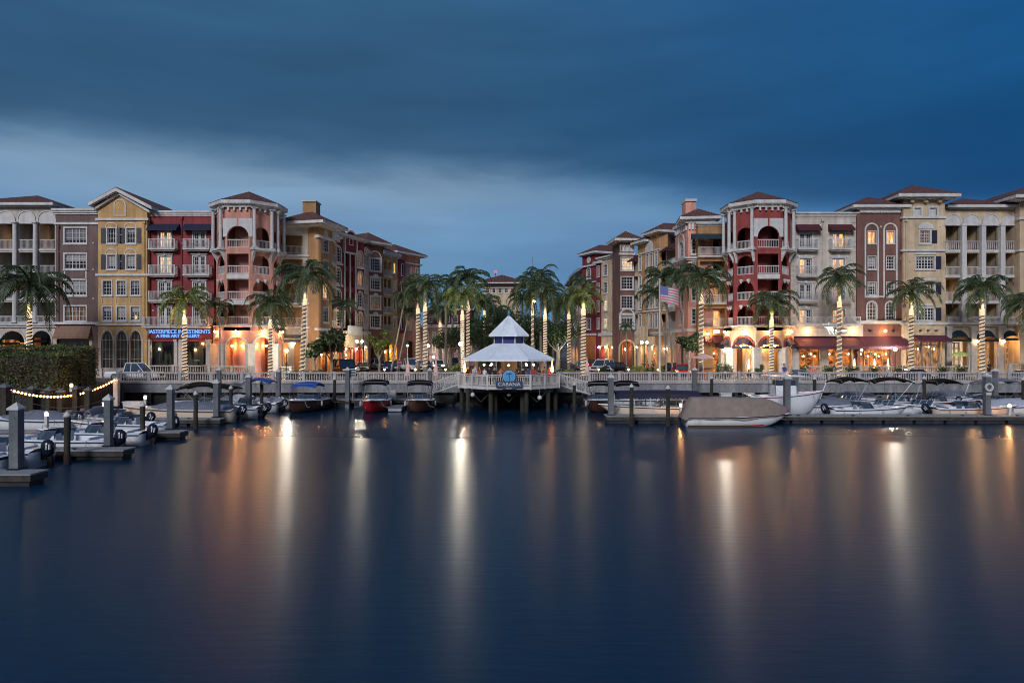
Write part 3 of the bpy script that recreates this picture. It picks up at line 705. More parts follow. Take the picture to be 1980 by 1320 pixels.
    for k in range(8):
        a, c = ep[k], ep[(k+1) % 8]; L = math.dist(a, c); H2 = math.dist(((a[0]+c[0])/2, (a[1]+c[1])/2), (cx, cy))
        i0 = mb.add([(a[0], a[1], ze+.42), (c[0], c[1], ze+.42), (cx, cy, za)], [(0, 1, 2)]); mb.rib[i0] = (0, 0); mb.rib[i0+1] = (L, 0); mb.rib[i0+2] = (L/2, H2*1.15)
    rf = mb.build('roof', 'tile', root)
    mb = MB(); q1 = [((p[0]-cx)*.985+cx, (p[1]-cy)*.985+cy) for p in ep]; q2 = [((p[0]-cx)*.80+cx, (p[1]-cy)*.80+cy) for p in ep]
    mb.loft([[(p[0], p[1], ze-.22) for p in q2], [(p[0], p[1], ze) for p in q1], [(p[0], p[1], ze+.417) for p in q1]], True, True, True); mb.build('eave', 'white', rf)
    return root, pt, cx, cy, W, base, FB

def tower_base(root, pt, cx, cy, W, base, FB, wall, pier, trim, awn=None):
    big = [((p[0]-cx)*1.10+cx, (p[1]-cy)*1.10+cy) for p in pt]
    mb = MB(); mw = MB()
    for k in range(8):
        f = FB(big[k], big[(k+1) % 8], G, base); L = f.L; fr = f.fr
        if k in (7, 0, 1, 2, 6):
            q = (L/2-1.1, G+.01, L/2+1.1, base-1.15); f.hole('arch', q)
            f.trimring('arch_moulding', 'arch', q, .24, .12, trim)
            if awn:
                m2 = MB(); c = L/2; r = 1.08; zs = q[3]-1.1
                m2.loft([[fr(c+r*math.cos(math.pi*i/8), zs+r*math.sin(math.pi*i/8), .02) for i in range(9)], [fr(c+r*math.cos(math.pi*i/8), zs+.05+r*.25*math.sin(math.pi*i/8), .75) for i in range(9)]])
                m2.fbox(fr, c-r, zs-.22, c+r, zs+.05, .76, .74); m2.build('awning', awn, root)
            lp = FB.lantern(f, L/2, q[3]+.62, .35, 'warmhot', .12)
            g = MB(); g.ball(fr(L/2, q[3]-1.0, -1.6), .13, 8, 5); g.build('arcade_lamp', 'warm', root)
        if k in (0, 1, 2, 7, 6): f.col(0, G, base-1.9 if not awn else base-2.3, .42, .05, pier, 'pier', sq=True)
        mb.prism(fr, [(0, G), (L, G), (L, base-.0), (0, base-.0)], 0, -.5, f.holes)
    mb.add([(p[0], p[1], base-.4) for p in big]+[(p[0], p[1], base-.03) for p in big], [tuple(range(8))[::-1], tuple(range(8, 16))]+[(i, (i+1) % 8, 8+(i+1) % 8, 8+i) for i in range(8)])
    core = [((p[0]-cx)*.5+cx, (p[1]-cy)*.5+cy) for p in pt]
    mb.add([(p[0], p[1], G) for p in core]+[(p[0], p[1], base-.3) for p in core], [(i, (i+1) % 8, 8+(i+1) % 8, 8+i) for i in range(8)])
    mb.build('base_wall', wall, root)

YR = (479, 529.5, 579.5, 628)
t1 = tower('octagonal_tower', 'salmon pink octagonal corner tower with white columns and hipped tile roof', 460, 77.5, 56, 'pink', False, YR, 75, 0)
tower_base(*t1, 'pink', 'stone', 'stone')
t2 = tower('octagonal_tower', 'brick red octagonal corner tower with white columns and balconies', 1486, 77.5, 56, 'redtower', True, YR, 75, 0)
tower_base(*t2, 'cream', 'stone', 'redtower', 'navy')
# ================================================================== FRONT BUILDINGS, EAST SIDE
b = flat('balcony_building', 'pale cream building with white quoins, french doors and dark red awnings beside the red tower', 1528, 1657, 80, 419, 'cream2')
for xa, xb, pn in ((1546, 1569.5, (('pane', 'pane'), ('lit', 'pane'), ('pane', 'pane'), ('lit', 'pane'))), (1609, 1633, (('lit', 'lit'), ('lit', 'lit'), ('litdim', 'pane'), ('lit', 'lit')))):
    for k, (yt, yb) in enumerate(((450.5, 482), (500, 533), (549, 582), (598, 629))):
        b.door(b.r(xa, yt, xb, yb-1), pn[k], ped=k > 0)
        if k < 3: q = b.r(xa-8, yt, xb+8, yb); b.balcony(q[0], q[2], b.Zy(yb), .9, 1.1)
    q = b.r(xa-8, 434, xb+14, 445); b.awn(q[0], q[2], q[3], q[1], .9, 'darkred', val=.2)
b.balcony(.4, b.L-.02, b.Zy(628), 1.0, .9)
pipe(b, 1590, 424, 'cream2'); vents(b, ((1588, 470), (1596, 520), (1588, 570), (1642, 480)));
b.band(b.Zy(419), b.Zy(411), .35, steps=3); b.relief('rect', b.r(1530, 419, 1655, 422), .05, 'cream2')
for k in range(22):
    z = b.Zy(625)+k*.56; w = .75 if k % 2 else .5
    for u, v in ((.02, w), (b.L-w, b.L-.02)):
        mb = MB(); mb.fbox(b.fr, u, z, v, z+.5, .05, -.02); mb.build('quoin', 'stone', b.root)
b.relief('rect', b.r(1529, 628, 1664, 650), .55, 'cream2', 'sign_fascia', .02)
for x in (1556, 1643):
    g = MB(); g.ball((X(x, 80), 79.1, Z(640, 80)), .12, 8, 5); g.build('spotlight', 'warm', b.root)
mb = MB(); mb.prism(b.fr, outline('rect', *b.r(1607, 636, 1632, 643)), .78, .58); sg = mb.build('wall_sign', 'darkmetal', b.root)
mb = MB(); mb.prism(b.fr, outline('rect', *b.r(1608.3, 637.2, 1630.7, 641.8)), .80, .785); mb.build('sign_face', 'whitesign', sg)
mb = MB()
for i in range(9):
    a = R(150-i*26); c0 = (b.X(1594), Z(634, 80)); p1 = (c0[0]+math.cos(a)*(.55+.25*(i % 3)), c0[1]+math.sin(a)*(.45+.1*(i % 2)))
    p2 = (p1[0]+math.cos(a)*.35+.1, p1[1]+math.sin(a)*.3-.28)
    mb.tube([b.fr(c0[0], c0[1], .68), b.fr(p1[0], p1[1], .72), b.fr(p2[0], p2[1], .70)], [.05, .08, .02], 5)
mb.tube([b.fr(b.X(1594), Z(634, 80), .68), b.fr(b.X(1600), Z(646, 80), .68)], .05, 5)
mb.build('neon_frond_emblem', 'whitesign', b.root)
def shop(b, x0, x1, y0, y1, m='resto', bays=4, t=-.6, fm='gold'):
    q = b.r(x0, y0, x1, y1); b.hole('rect', q); mb = MB()
    for i in range(bays+1): x = q[0]+(q[2]-q[0])*i/bays; mb.fbox(b.fr, x-.06, q[1], x+.06, q[3], t+.12, t+.02)
    mb.fbox(b.fr, q[0], q[3]-.6, q[2], q[3]-.5, t+.11, t+.03); mb.fbox(b.fr, q[0], q[1]+.5, q[2], q[1]+.62, t+.11, t+.03)
    w = mb.build('shop_front', fm, b.root); p = MB(); p.fbox(b.fr, q[0], q[1], q[2], q[3], t, t-.04); p.build('pane', m, w)
    for i in range(bays):
        x = q[0]+(q[2]-q[0])*(i+.3+.4*((i*7) % 3)/2)/bays; g = MB(); g.ball(b.fr(x, q[3]-.75-.25*(i % 2), t+.25), .09, 6, 4); g.build('pendant_lamp', 'pend', b.root)
shop(b, 1538, 1586, 672, 719, bays=4); shop(b, 1602, 1648, 672, 719, bays=3)
# one long restaurant awning, a part of this building
AW = b
b.awn(b.X(1531), b.L-.02, b.Zy(650), b.Zy(669), 2.4, 'burg', val=.35)
b.finish()

b = flat('arched_window_building', 'dark brown building with two tall white arches and scalloped tile eave', 1657, 1747, 79.7, 403, 'brown')
for xa, xb in ((1672, 1698), (1708, 1734)):
    q = b.r(xa, 431.5, xb, 573); b.trimring('arch_moulding', 'arch', (q[0]+.12, q[1], q[2]-.12, q[3]-.12), .16, .10)
    for k, (y0, y1) in enumerate(((447, 470.5), (496, 520), (546, 569.5))): b.win(b.r(xa+6.5, y0, xb-5, y1), 2 if k == 0 else 3, 4, trim=.08, pane=('lit' if k == 0 else 'pane'))
    q = b.r(xa+5, 583.5, xb-4, 618); b.win(q, 3, 5, 'arch', trim=.14)
pipe(b, 1742, 408, 'brown'); vents(b, ((1703, 438), (1742, 500), (1742, 555)))
q = b.r(1671, 573, 1707, 575); b.band(b.Zy(574.5), b.Zy(572), .15, q[0], b.X(1735), name='sill')
b.band(b.Zy(626), b.Zy(620), .3, steps=2)
mb = MB(); n = 14
for i in range(n):
    x0 = b.X(1661)+(b.L-.7)*i/n; w = (b.L-.7)/n
    mb.prism(b.fr, [(x0, b.z1-.0), (x0, b.z1-.35)] + [(x0+w/2-w*.5*math.cos(math.pi*k/6), b.z1-.35-.22*math.sin(math.pi*k/6)) for k in range(1, 6)] + [(x0+w, b.z1-.35), (x0+w, b.z1-.0)], .25, .0)
mb.build('scalloped_frieze', 'white', b.root)
shop(b, 1664, 1722, 672, 719, bays=5); b.awn(.02, b.L-.02, b.Zy(650), b.Zy(669), 2.1, 'burg', val=.35)
g = MB(); g.ball((X(1705, 80), 79.2, Z(640, 80)), .12, 8, 5); g.build('spotlight', 'warm', b.root)
for x in (1682, 1726): g = MB(); g.fbox(b.fr, b.X(x)-.12, Z(641, 80), b.X(x)+.12, Z(638, 80), .3, 0); g.build('unlit_spotlight', 'darkmetal', b.root)
b.finish(); b.hip(b.z1, 1.4, .85, fas=.34, depth=9, s1=b.L-.3)

b = flat('square_tower_building', 'tall cream building with raised hipped roof and grid windows with dark shutters', 1747, 1827, 79.2, 384, 'cream', 11)
for xa, xb in ((1768, 1781), (1798, 1811)): b.win(b.r(xa, 402, xb, 416), 1, 1, pane='white', trim=.2)
def shut(b, q, sides=(0, 1)):
    for i in sides:
        u = q[0]-.85 if i == 0 else q[2]+.22
        mb = MB(); mb.fbox(b.fr, u, q[1]-.05, u+.6, q[3]+.05, .05, 0)
        for k in range(7): z = q[1]+.1+k*(q[3]-q[1]-.2)/7; mb.fbox(b.fr, u+.06, z, u+.54, z+.14, .07, .04)
        mb.build('shutter', 'shutter', b.root)
pipe(b, 1751, 424, 'cream'); vents(b, ((1818, 438), (1818, 490), (1818, 540), (1760, 505)))
q = b.r(1779, 446, 1798, 470); b.win(q, 4, 4); shut(b, q, (1,)); b.relief('arch', (q[0]-.2, q[3]+.2, q[2]+.4, q[3]+.95), .1)
for y0, y1 in ((496, 519.5), (546, 568.5), (595.5, 619)):
    q = b.r(1771.5, y0, 1806, y1); b.win(q, 6, 4); shut(b, q, (1,)); b.relief('rect', (q[0]-.2, q[3]+.25, q[2]+.2, q[3]+.5), .12)
for y0, y1 in ((418.5, 422.5), (482, 486), (623, 628)): b.band(b.Zy(y1), b.Zy(y0), .2)
for i in range(3): x = b.L*(i+.5)/3; mb = MB(); mb.fbox(b.fr, x-.18, b.z1-.5, x+.18, b.z1-.05, .5, 0); mb.build('bracket', 'cream', b.root)
for i in range(3): g = MB(); x = b.X(1779+15*i); g.fbox(b.fr, x-.14, Z(640, 80), x+.14, Z(638, 80), .2, 0); g.build('unlit_spotlight', 'darkmetal', b.root)
shop(b, 1752, 1822, 658, 719, bays=4, fm='steel', m='litdim'); b.awn(b.X(1764), b.X(1828), b.Zy(648), b.Zy(658), 1.4, 'burg', val=.2)
b.finish(); b.hip(b.z1, 1.5, 1.2, fas=.4, depth=10)

b = flat('loggia_building', 'cream building with four bays of arched open loggias and white balustrades', 1827, 1972, 80.3, 403, 'cream', 13)
bays = [(1828, 1856), (1864.5, 1893), (1902, 1930), (1939, 1967)]
rows = [(435.5, 484.5, 466), (489, 533.5, 515.5), (537.5, 583.5, 565), (587.5, 627, 614)]
bk = {(0, 0): 'pane', (2, 0): 'pane', (0, 1): 'pane', (2, 1): 'pane', (0, 2): 'lit', (0, 3): 'pane', (2, 2): 'litdim', (2, 3): 'pane'}
loggia_rows(b, bays, rows, lambda i, j: bk.get((i, j)), 'bal')
for y in (484.5, 533.5, 583.5, 627): b.floors.append(b.Zy(y))
for x in (1860, 1897.7, 1934.5): b.wallparts.append((b.X(x), b.Zy(627), b.Zy(435)))
for xa, xb in bays:
    q = b.r(xa-1, 415.5, xb+1, 434.5); b.relief('arch', q, .05, 'white', 'tympanum'); b.trimring('arch_moulding', 'arch', q, .12, .12, 'white')
for x in (1860.3, 1897.5, 1934.5, 1969): b.col(b.X(x)-.02, b.Zy(627), b.Zy(434), .26, .22, 'white', sq=True)
for y in (484.5, 533.5, 583.5): b.band(b.Zy(y+3), b.Zy(y-.5), .08)
b.band(b.Zy(631), b.Zy(624), .5, name='base_cornice', steps=2); b.rail(.1, b.L-.1, b.Zy(624), .75, .42, post=3.5)
for i, (x0, x1) in enumerate(((1834, 1872), (1886, 1925), (1937, 1974))):
    q = b.r(x0, 638, x1, 719); b.hole('arch', (q[0], q[1], min(q[2], b.L-.1), q[3])); q = (q[0], q[1], min(q[2], b.L-.1), q[3])
    b.trimring('arch_moulding', 'arch', q, .15, .1, 'white'); fr = b.fr
    c = (q[0]+q[2])/2; r = (q[2]-q[0])/2-.03; zs = q[3]-(q[2]-q[0])/2; mb = MB()
    mb.loft([[fr(c+r*math.cos(math.pi*k/8), zs+r*math.sin(math.pi*k/8), -.03) for k in range(9)], [fr(c+r*math.cos(math.pi*k/8), zs+.05+r*.3*math.sin(math.pi*k/8), .6) for k in range(9)]])
    mb.fbox(fr, q[0]+.03, zs-.2, q[2]-.03, zs+.05, .61, .59); mb.build('awning', 'teal', b.root)
    mb = MB(); a, c2 = q[0]+.2, q[2]-.5
    for k in range(4): x = a+(c2-a)*k/3; mb.fbox(fr, x-.09, G, x+.09, zs-.25, -.9, -1.0)
    for k in range(7): z = G+.1+k*(zs-.45-G)/6; mb.fbox(fr, a, z-.07, c2, z+.07, -.905, -.995)
    w = mb.build('door_grid', 'cream', b.root); p = MB(); p.fbox(fr, q[0], G, q[2], zs, -1.01, -1.05); p.build('pane', 'litpale' if i == 0 else 'litdim', w)
for x in (1884, 1936): b.lantern(b.X(x), b.Zy(660), .45, 'warmhot', .13)
for x in (1827.5, 1879, 1931): b.col(max(.3, b.X(x)), b.Zy(719)+0., b.Zy(631), .3, .12, 'stone', 'pilaster', sq=True)
b.finish(); b.hip(b.z1, 1.15, .8, fas=.34, depth=10, s0=.7, s1=b.L-.0)

b = flat('end_tower_building', 'cream tower with wide tiled eave cut off by the right edge, beyond the loggias', 1972, 2050, 79.4, 388, 'cream', 11)
b.band(b.Zy(425), b.Zy(420), .2); b.band(b.Zy(486), b.Zy(482), .2); b.band(b.Zy(628), b.Zy(623), .25)
for y0, y1 in ((446, 470), (496, 520), (546, 569), (596, 619)): b.win(b.r(1996, y0, 2026, y1), 6, 4)
shop(b, 1982, 2040, 660, 719, bays=4, m='litdim'); b.finish(); b.hip(b.z1, 1.3, 1.8, fas=.4, depth=10)
# ================================================================== BUILDINGS ALONG THE STREET (receding)
ZF = [8.5, 11.45, 14.4, 17.35]      # storey heights
def side(name, label, pa, da, pb, db, z1, wall, depth=10., **k):
    b = Bld(name, label, (X(pa, da), da), (X(pb, db), db), z1, wall, depth, **k); b.X = b.fr.s_at; return b
def grid(b, s0, s1, kind='rect', nx=2, nz=4, dz0=.6, dz1=2.3, rows=(0, 1, 2, 3), lits=(), ped=False, lt='lit', trim=.14):
    for j in rows:
        z = ZF[j]; kk = kind[j] if isinstance(kind, (list, tuple)) else kind
        b.win((s0, z+dz0, s1, z+dz1), nx, nz, kk, 'pane' if j not in lits else lt, trim=trim)
        if ped: b.relief('seg', (s0-.25, z+dz1+.14, s1+.25, z+dz1+.5), .14)
def arcade(b, n, lamp='pale_l', pane='litdim', zt=6.8, w=None, trim='stone', lamps=True):
    seg = b.L/n; w = w or seg*.62
    for i in range(n):
        c = seg*(i+.5); q = (c-w/2, G+.02, c+w/2, zt); b.hole('arch', q); b.trimring('arch_moulding', 'arch', q, .18, .08, trim)
        p = MB(); p.fbox(b.fr, q[0]-.3, G, q[2]+.3, q[3], -1.6, -1.65); p.build('shop_window', pane, b.root)
        g = MB(); g.ball(b.fr(c, zt-1.2, -1.0), .14, 8, 5); g.build('arcade_lamp', 'warm', b.root)
        if lamps: b.lantern(seg*i+.3, zt-.3, .3, lamp, .13)
def loggia(b, s0, s1, n, rows=(0, 1, 2, 3), kind='rect', top=2.4, rail='white', lits=()):
    w = (s1-s0)/n
    for j in rows:
        z = ZF[j]; b.floors.append(z)
        for i in range(n):
            q = (s0+w*i+.12, z+.02, s0+w*(i+1)-.12, z+top); b.hole(kind, q); b.rail(q[0], q[2], z+.03, .95, -.05, parent=None)
            if (i+j) % 2 == 0: b.back((q[0]+.1, z+.03, q[2]-.1, z+2.1), 'lit' if (i, j) in lits else 'pane')

# west side ------------------------------------------------------------
b = side('balcony_wing', 'pale grey wing with open balconies behind the pink tower', 530, 83.5, 595, 84.5, 21.3, 'cream2', 9)
for j, z in enumerate(ZF):
    q = (b.X(541)+.1, z+.02, b.X(585), z+2.35); b.hole('rect', q); b.floors.append(z); b.rail(q[0], q[2], z+.03, 1.0, .12); b.back((q[0]+.3, z+.03, q[0]+2.0, z+2.2), 'pane' if j else 'litdim')
    b.band(z-.25, z+.0, .2)
b.band(20.6, 21.4, .5, steps=3); arcade(b, 2, pane='shop', zt=6.6); b.finish()
mb = MB(); mb.fbox(b.fr, b.X(540), 7.05, b.X(592), 7.45, .1, .01); sgn = mb.build('shop_sign', 'darkmetal', b.root)
mb = MB(); mb.fbox(b.fr, b.X(547), 6.55, b.X(590), 6.85, .1, .01); mb.build('shop_sign', 'darkmetal', b.root)

def bay_tower(name, label, pc, d, w, wall, z1, roofh, dirs, lits=(), kinds='rect', base='orange', chim=None, fas=.45, nzz=4):
    """tower with a corner toward the viewer: dirs = angles of its two seen faces"""
    cx, cy = X(pc, d), d
    out = []
    return cx, cy
# orange corner tower with chimney
b = side('orange_bay_tower', 'orange ochre corner tower with chimney and white framed windows, left side of the street', 597, 85.5, 616, 84.2, 20.9, 'gold', 6)
grid(b, b.L/2-.5, b.L/2+.5, nx=2, nz=4, lits=(1,), dz1=2.4, ped=False); b.band(19.4, 19.75, .25); b.band(8.0, 8.3, .25); b.band(6.9, 7.1, .15)
b.hole('arch', (b.L/2-.4, G+.02, b.L/2+.4, 6.2)); b.finish(True)
root1 = b.root
P1 = (X(616, 84.2), 84.2); P2 = (X(642, 87.5), 87.5)
c = Bld.__new__(Bld); c.fr = Fr(P1, P2); c.L = c.fr.L; c.z0, c.z1, c.depth, c.wall, c.rec = G, 20.9, 6., 'gold', 2.4; c.root = root1; c.holes = []; c.floors = []; c.outer = None; c.wallparts = []
c.X = c.fr.s_at
grid(c, c.L/2-.6, c.L/2+.6, nx=2, nz=4, dz1=2.4, lits=(1,)); c.band(19.4, 19.75, .25); c.band(8.0, 8.3, .25)
q = (c.L/2-.45, 19.85, c.L/2+.45, 20.7); c.relief('arch', q, .06); arcade(c, 2, zt=6.2, lamps=False); c.finish()
c.hip(c.z1, 1.7, .9, s0=-1.2, s1=c.L+.2, t0=.9, depth=5.5)
mb = MB(); mb.box(X(589.6, 89), 88, 21.5, X(615, 89), 90, Z(393.5, 89)); mb.build('chimney', 'gold', root1); mb = MB(); mb.box(X(588.6, 89), 87.8, Z(393.5, 89), X(616.5, 89), 90.2, Z(391, 89)); mb.build('chimney_cap', 'white', root1)

b = side('cream_link_building', 'narrow cream building with orange lit loggias between the orange tower and the maroon house', 636, 89.5, 651, 93, 20.4, 'cream', 8)
loggia(b, .3, b.L-.3, 2, rows=(1, 2, 3), kind='rect', lits=((0, 3), (1, 3), (0, 2), (1, 2))); loggia(b, .3, b.L-.3, 3, rows=(0,), kind='arch'); b.band(7.9, 8.3, .3); b.band(20.2, 20.7, .4); arcade(b, 1, zt=6.3); b.finish(); b.hip(20.7, 1.6, .7)
b = side('maroon_house', 'maroon house with a tall white twin arch bay and arched windows, left of street', 641, 92.5, 704, 100, 21.3, 'maroon', 9)
for sa, sb in ((.10, .27), (.79, .95)):
    grid(b, b.L*sa, b.L*sb, kind='arch', nx=2, nz=5, dz0=.35, dz1=2.45, lits=(2,) if sa > .5 else (), lt='litdim', trim=.18)
    for z in ZF[1:]: b.band(z-.1, z+.12, .15, b.L*sa-.4, b.L*sb+.4)
q = (b.L*.36, 19.3, b.L*.70, 22.2); b.trimring('arch_moulding', 'arch', q, .2, .35); b.relief('arch', q, .25, 'maroon', 'bay_top', -.3); b.trimring('oculus_moulding', 'arch', (b.L*.48, 20.4, b.L*.58, 21.3), .12, .33)
for j, z in enumerate(ZF):
    for sa, sb in ((.38, .51), (.55, .68)): b.hole('rect' if j < 3 else 'arch', (b.L*sa, z+.02, b.L*sb, z+(2.3 if j < 3 else 2.0))); b.floors.append(z)
for x in (.36, .53, .70): b.col(b.L*x, 8.6, 19.3, .13, .14, 'white')
b.band(7.7, 8.2, .3); b.relief('rect', (b.L*.25, 5.9, b.L*.8, 8.2), .9, 'cream', 'porch', -.0); b.relief('rect', (b.L*.3, 7.6, b.L*.75, 8.9), 1.0, 'white', 'porch_balustrade', .92)
b.relief('rect', (0, G, b.L*.2, 7.7), .06, 'buff', 'base_facing')
arcade(b, 3, zt=6.0, trim='cream'); b.finish(); b.hip(21.3, 1.7, .8, depth=9)
b2 = b; mbx = MB()
b = side('cream_gap_building', 'slim cream facade with small balconies between the maroon and the brown house', 702, 100.5, 713, 104.5, 20.2, 'cream2', 8)
loggia(b, .3, b.L-.3, 2, rows=(1, 2, 3), lits=((0, 2), (1, 2))); loggia(b, .3, b.L-.3, 2, rows=(0,), kind='arch'); b.band(7.9, 8.3, .3); arcade(b, 1, zt=6.2); b.finish(); b.hip(20.2, 1.4, .5)
b = side('brown_house', 'dark brown house with crested white windows and flat hipped roof, left side of the street', 710, 105, 741, 107.6, 21.9, 'brown', 9)
c0 = b.L/2; b.trimring('arch_moulding', 'arch', (c0-1.15, ZF[3]+.5, c0+1.15, ZF[3]+3.4), .18, .1)
grid(b, c0-.95, c0+.95, nx=4, nz=4, dz0=.5, dz1=2.3, ped=False, trim=.2)
for z in ZF[:3]: b.relief('seg', (c0-.5, z+2.45, c0+.5, z+2.9), .14); b.relief('rect', (c0-1.3, z+2.35, c0+1.3, z+2.52), .16)
b.hole('arch', (c0-.9, G+.02, c0+.9, 6.3)); b.finish(); b.hip(21.9, 2.0, 1.0)
b = side('yellow_loggia_house', 'lemon yellow house with paired arched loggias, left side of the street', 741, 108.2, 769, 112.5, 20.6, 'lemon', 9)
loggia(b, .2, b.L*.58, 2, rows=(0, 1, 2)); loggia(b, .2, b.L*.58, 2, rows=(3,), kind='arch')
grid(b, b.L*.68, b.L*.86, nx=2, nz=3, lits=(3,), trim=.12)
for z in ZF: b.band(z-.2, z, .15, 0, b.L*.6)
b.band(20.4, 20.9, .5, steps=2); arcade(b, 3, zt=6.4, trim='buff', lamps=False); b.finish(); b.hip(20.9, 1.5, .6)
b = side('pink_end_house', 'salmon and maroon end house with stepped tiled roofs, furthest on the left of the street', 767, 112.8, 812, 118, 21.4, 'pink', 9)
for j, z in enumerate(ZF):
    b.win((b.L*.44, z+.4, b.L*.60, z+2.3), 3, 4); b.win((b.L*.80, z+.5, b.L*.9, z+2.1), 2, 4)
for z in (ZF[1]-.2, ZF[3]+2.6): b.band(z, z+.25, .3)
b.relief('rect', (0, 8.2, b.L*.26, 20.4), .5, 'maroon', 'maroon_bay', -.0); 
for z in ZF: b.relief('rect', (b.L*.08, z+.3, b.L*.2, z+2.4), .56, 'white', 'bay_window_frame', .51); b.relief('rect', (b.L*.10, z+.4, b.L*.18, z+2.3), .58, 'pane', 'bay_pane', .565)
b.hole('arch', (b.L*.45, G+.02, b.L*.72, 7.0)); b.finish(); b.hip(21.4, 1.9, 1.0)
# far low mauve building and the red roofed hall
b = flat('far_mauve_building', 'far low mauve building with white balustrade seen between palms left of the gazebo', 812, 925, 128, 632, 'mauve', 10)
for x in range(822, 920, 14): b.win(b.r(x, 642, x+6, 656), 2, 3, trim=.1); 
for x in range(822, 920, 14): b.win(b.r(x, 666, x+6, 680), 2, 3, trim=.1, pane='litdim')
b.band(b.z1-.1, b.z1+.5, .4); b.finish()
b = flat('far_maroon_building', 'far maroon building with dark windows rising behind the low mauve one', 822, 912, 138, 600, 'maroon', 10)
for x in range(830, 905, 16): b.win(b.r(x, 610, x+7, 622), 2, 3, trim=.1)
b.finish(); b.hip(b.z1, 1.2, .5)
b = flat('red_roofed_hall', 'far cream hall with broad dark red hipped roof and red beacon above the gazebo', 934, 1006, 165, 549, 'cream', 12)
for x in range(940, 1000, 12): b.win(b.r(x, 556, x+6, 566), 2, 2, trim=.1)
b.band(b.z1-1.1, b.z1-.7, .2); b.finish(); rf = b.hip(b.z1, 2.9, 1.9, fas=.3, depth=9)
g = MB(); g.tube([(X(958, 170), 171, b.z1+2.6), (X(958, 170), 171, b.z1+3.4)], .08, 6); bb = g.build('beacon_mast', 'darkmetal', b.root); g = MB(); g.ball((X(958, 170), 171, b.z1+3.6), .28, 8, 5); g.build('beacon_lamp', 'redl2', bb)
# east side ------------------------------------------------------------
b = flat('yellow_terrace_building', 'yellow building with dark teal awning and dining terraces beside the red tower', 1350, 1408, 85.4, 437, 'gold', 2.6, rec=1.7)
for j, z in enumerate(ZF):
    q = (b.X(1353), z+.02, b.L-.1, z+2.3); b.hole('rect', q); b.floors.append(z); b.rail(q[0]-.3, q[2], z+.03, 1.0, .5)
    mb = MB(); mb.fbox(b.fr, q[0]-.3, z-.2, q[2], z, .55, .01); mb.build('balcony_slab', 'white', b.root)
    b.back((q[0]+1.2, z+.03, q[0]+3.0, z+2.1), ['lit', 'litdim', 'pane', 'pane'][j])
b.awn(b.X(1336), b.L-.05, b.Zy(452), b.Zy(463), 1.5, 'teal', val=.15); b.band(b.Zy(437), b.Zy(430), .4, steps=3)
shop(b, 1378, 1405, 672, 719, bays=2, m='resto')
for x0, x1 in ((1360, 1372), (1376, 1396)): q = b.r(x0, 648, x1, 662); b.awn(q[0], q[2], q[3], q[1], 1.2, 'burg', val=.1)
b.lantern(b.X(1366), b.Zy(646), .5, 'warmhot', .12)
mb = MB(); mb.prism(b.fr, outline('rect', *b.r(1377, 638, 1388, 644)), .7, .5); mb.build('lit_shop_sign', 'whitesign', b.root)
b.finish()
def corner(name, label, pl, dl, pc, dc, pr, dr, z1, wall, spec, roofh, oh=.9, depth=5., z0=G):
    """two faces meeting at a near corner (pc, dc)"""
    A, C, B = (X(pl, dl), dl), (X(pc, dc), dc), (X(pr, dr), dr)
    b1 = Bld(name, label, A, C, z1, wall, depth); b1.X = b1.fr.s_at
    b2 = Bld.__new__(Bld); b2.fr = Fr(C, B); b2.L = b2.fr.L; b2.z0, b2.z1, b2.depth, b2.wall, b2.rec = G, z1, depth, wall, 2.4; b2.root = b1.root
    b2.holes = []; b2.floors = []; b2.outer = None; b2.wallparts = []; b2.X = b2.fr.s_at
    return b1, b2
b1, b2 = corner('salmon_square_tower', 'salmon square tower with bracketed eave, right side of the street', 1306, 91.5, 1330, 86.5, 1379, 86.1, 22.0, 'pink', None, 2.2)
for j, z in enumerate(ZF):
    b1.win((b1.L/2-.75, z+.4, b1.L/2+.75, z+2.3), 3, 4, 'arch' if j in (0, 3) else 'rect', trim=.16)
    b2.win((.5, z+.4, 1.4, z+2.3), 2, 4, lit if False else 'rect')
b1.trimring('arch_moulding', 'arch', (b1.L/2-1.05, ZF[3]+.2, b1.L/2+1.05, ZF[3]+3.2), .2, .1)
for bb in (b1, b2):
    bb.band(ZF[3]-.45, ZF[3]-.05, .45, steps=2); bb.band(7.9, 8.3, .15); bb.band(21.6, 22.0, .3)
    n = 6 if bb is b1 else 8
    for i in range(n): mb = MB(); x = bb.L*(i+.5)/n; mb.fbox(bb.fr, x-.12, 20.8, x+.12, 21.6, .22, 0); mb.build('bracket', 'white', b1.root)
b1.hole('arch', (b1.L/2-1, G+.02, b1.L/2+1, 6.2)); b1.finish(True); b2.finish(); b2.hip(22.0, 1.5, .9, depth=4.5, s0=-.2)
mb = MB(); mb.box(X(1322, 89), 88, 22.6, X(1342, 89), 90, 24.7); mb.build('chimney', 'pink', b1.root); mb = MB(); mb.box(X(1321, 89), 87.8, 24.7, X(1343, 89), 90.2, 25.0); mb.build('chimney_cap', 'white', b1.root)
b = side('salmon_link_building', 'narrow pale link with dark red awning between the salmon tower and the gold house', 1288, 97.9, 1309, 93, 20.0, 'cream2', 8)
loggia(b, .2, b.L-.2, 1, rows=(0, 1, 2, 3), lits=((0, 3),)); b.awn(.0, b.L, 20.3, 19.6, 1.0, 'darkred'); b.band(7.9, 8.3, .3); arcade(b, 1, zt=6, pane='shop'); b.finish()
b1, b2 = corner('gold_house', 'golden ochre house with arched window bay and stepped tiled roofs, right side of the street', 1233, 104.5, 1274, 98.5, 1291, 98.0, 22.4, 'gold', None, 2)
L = b1.L
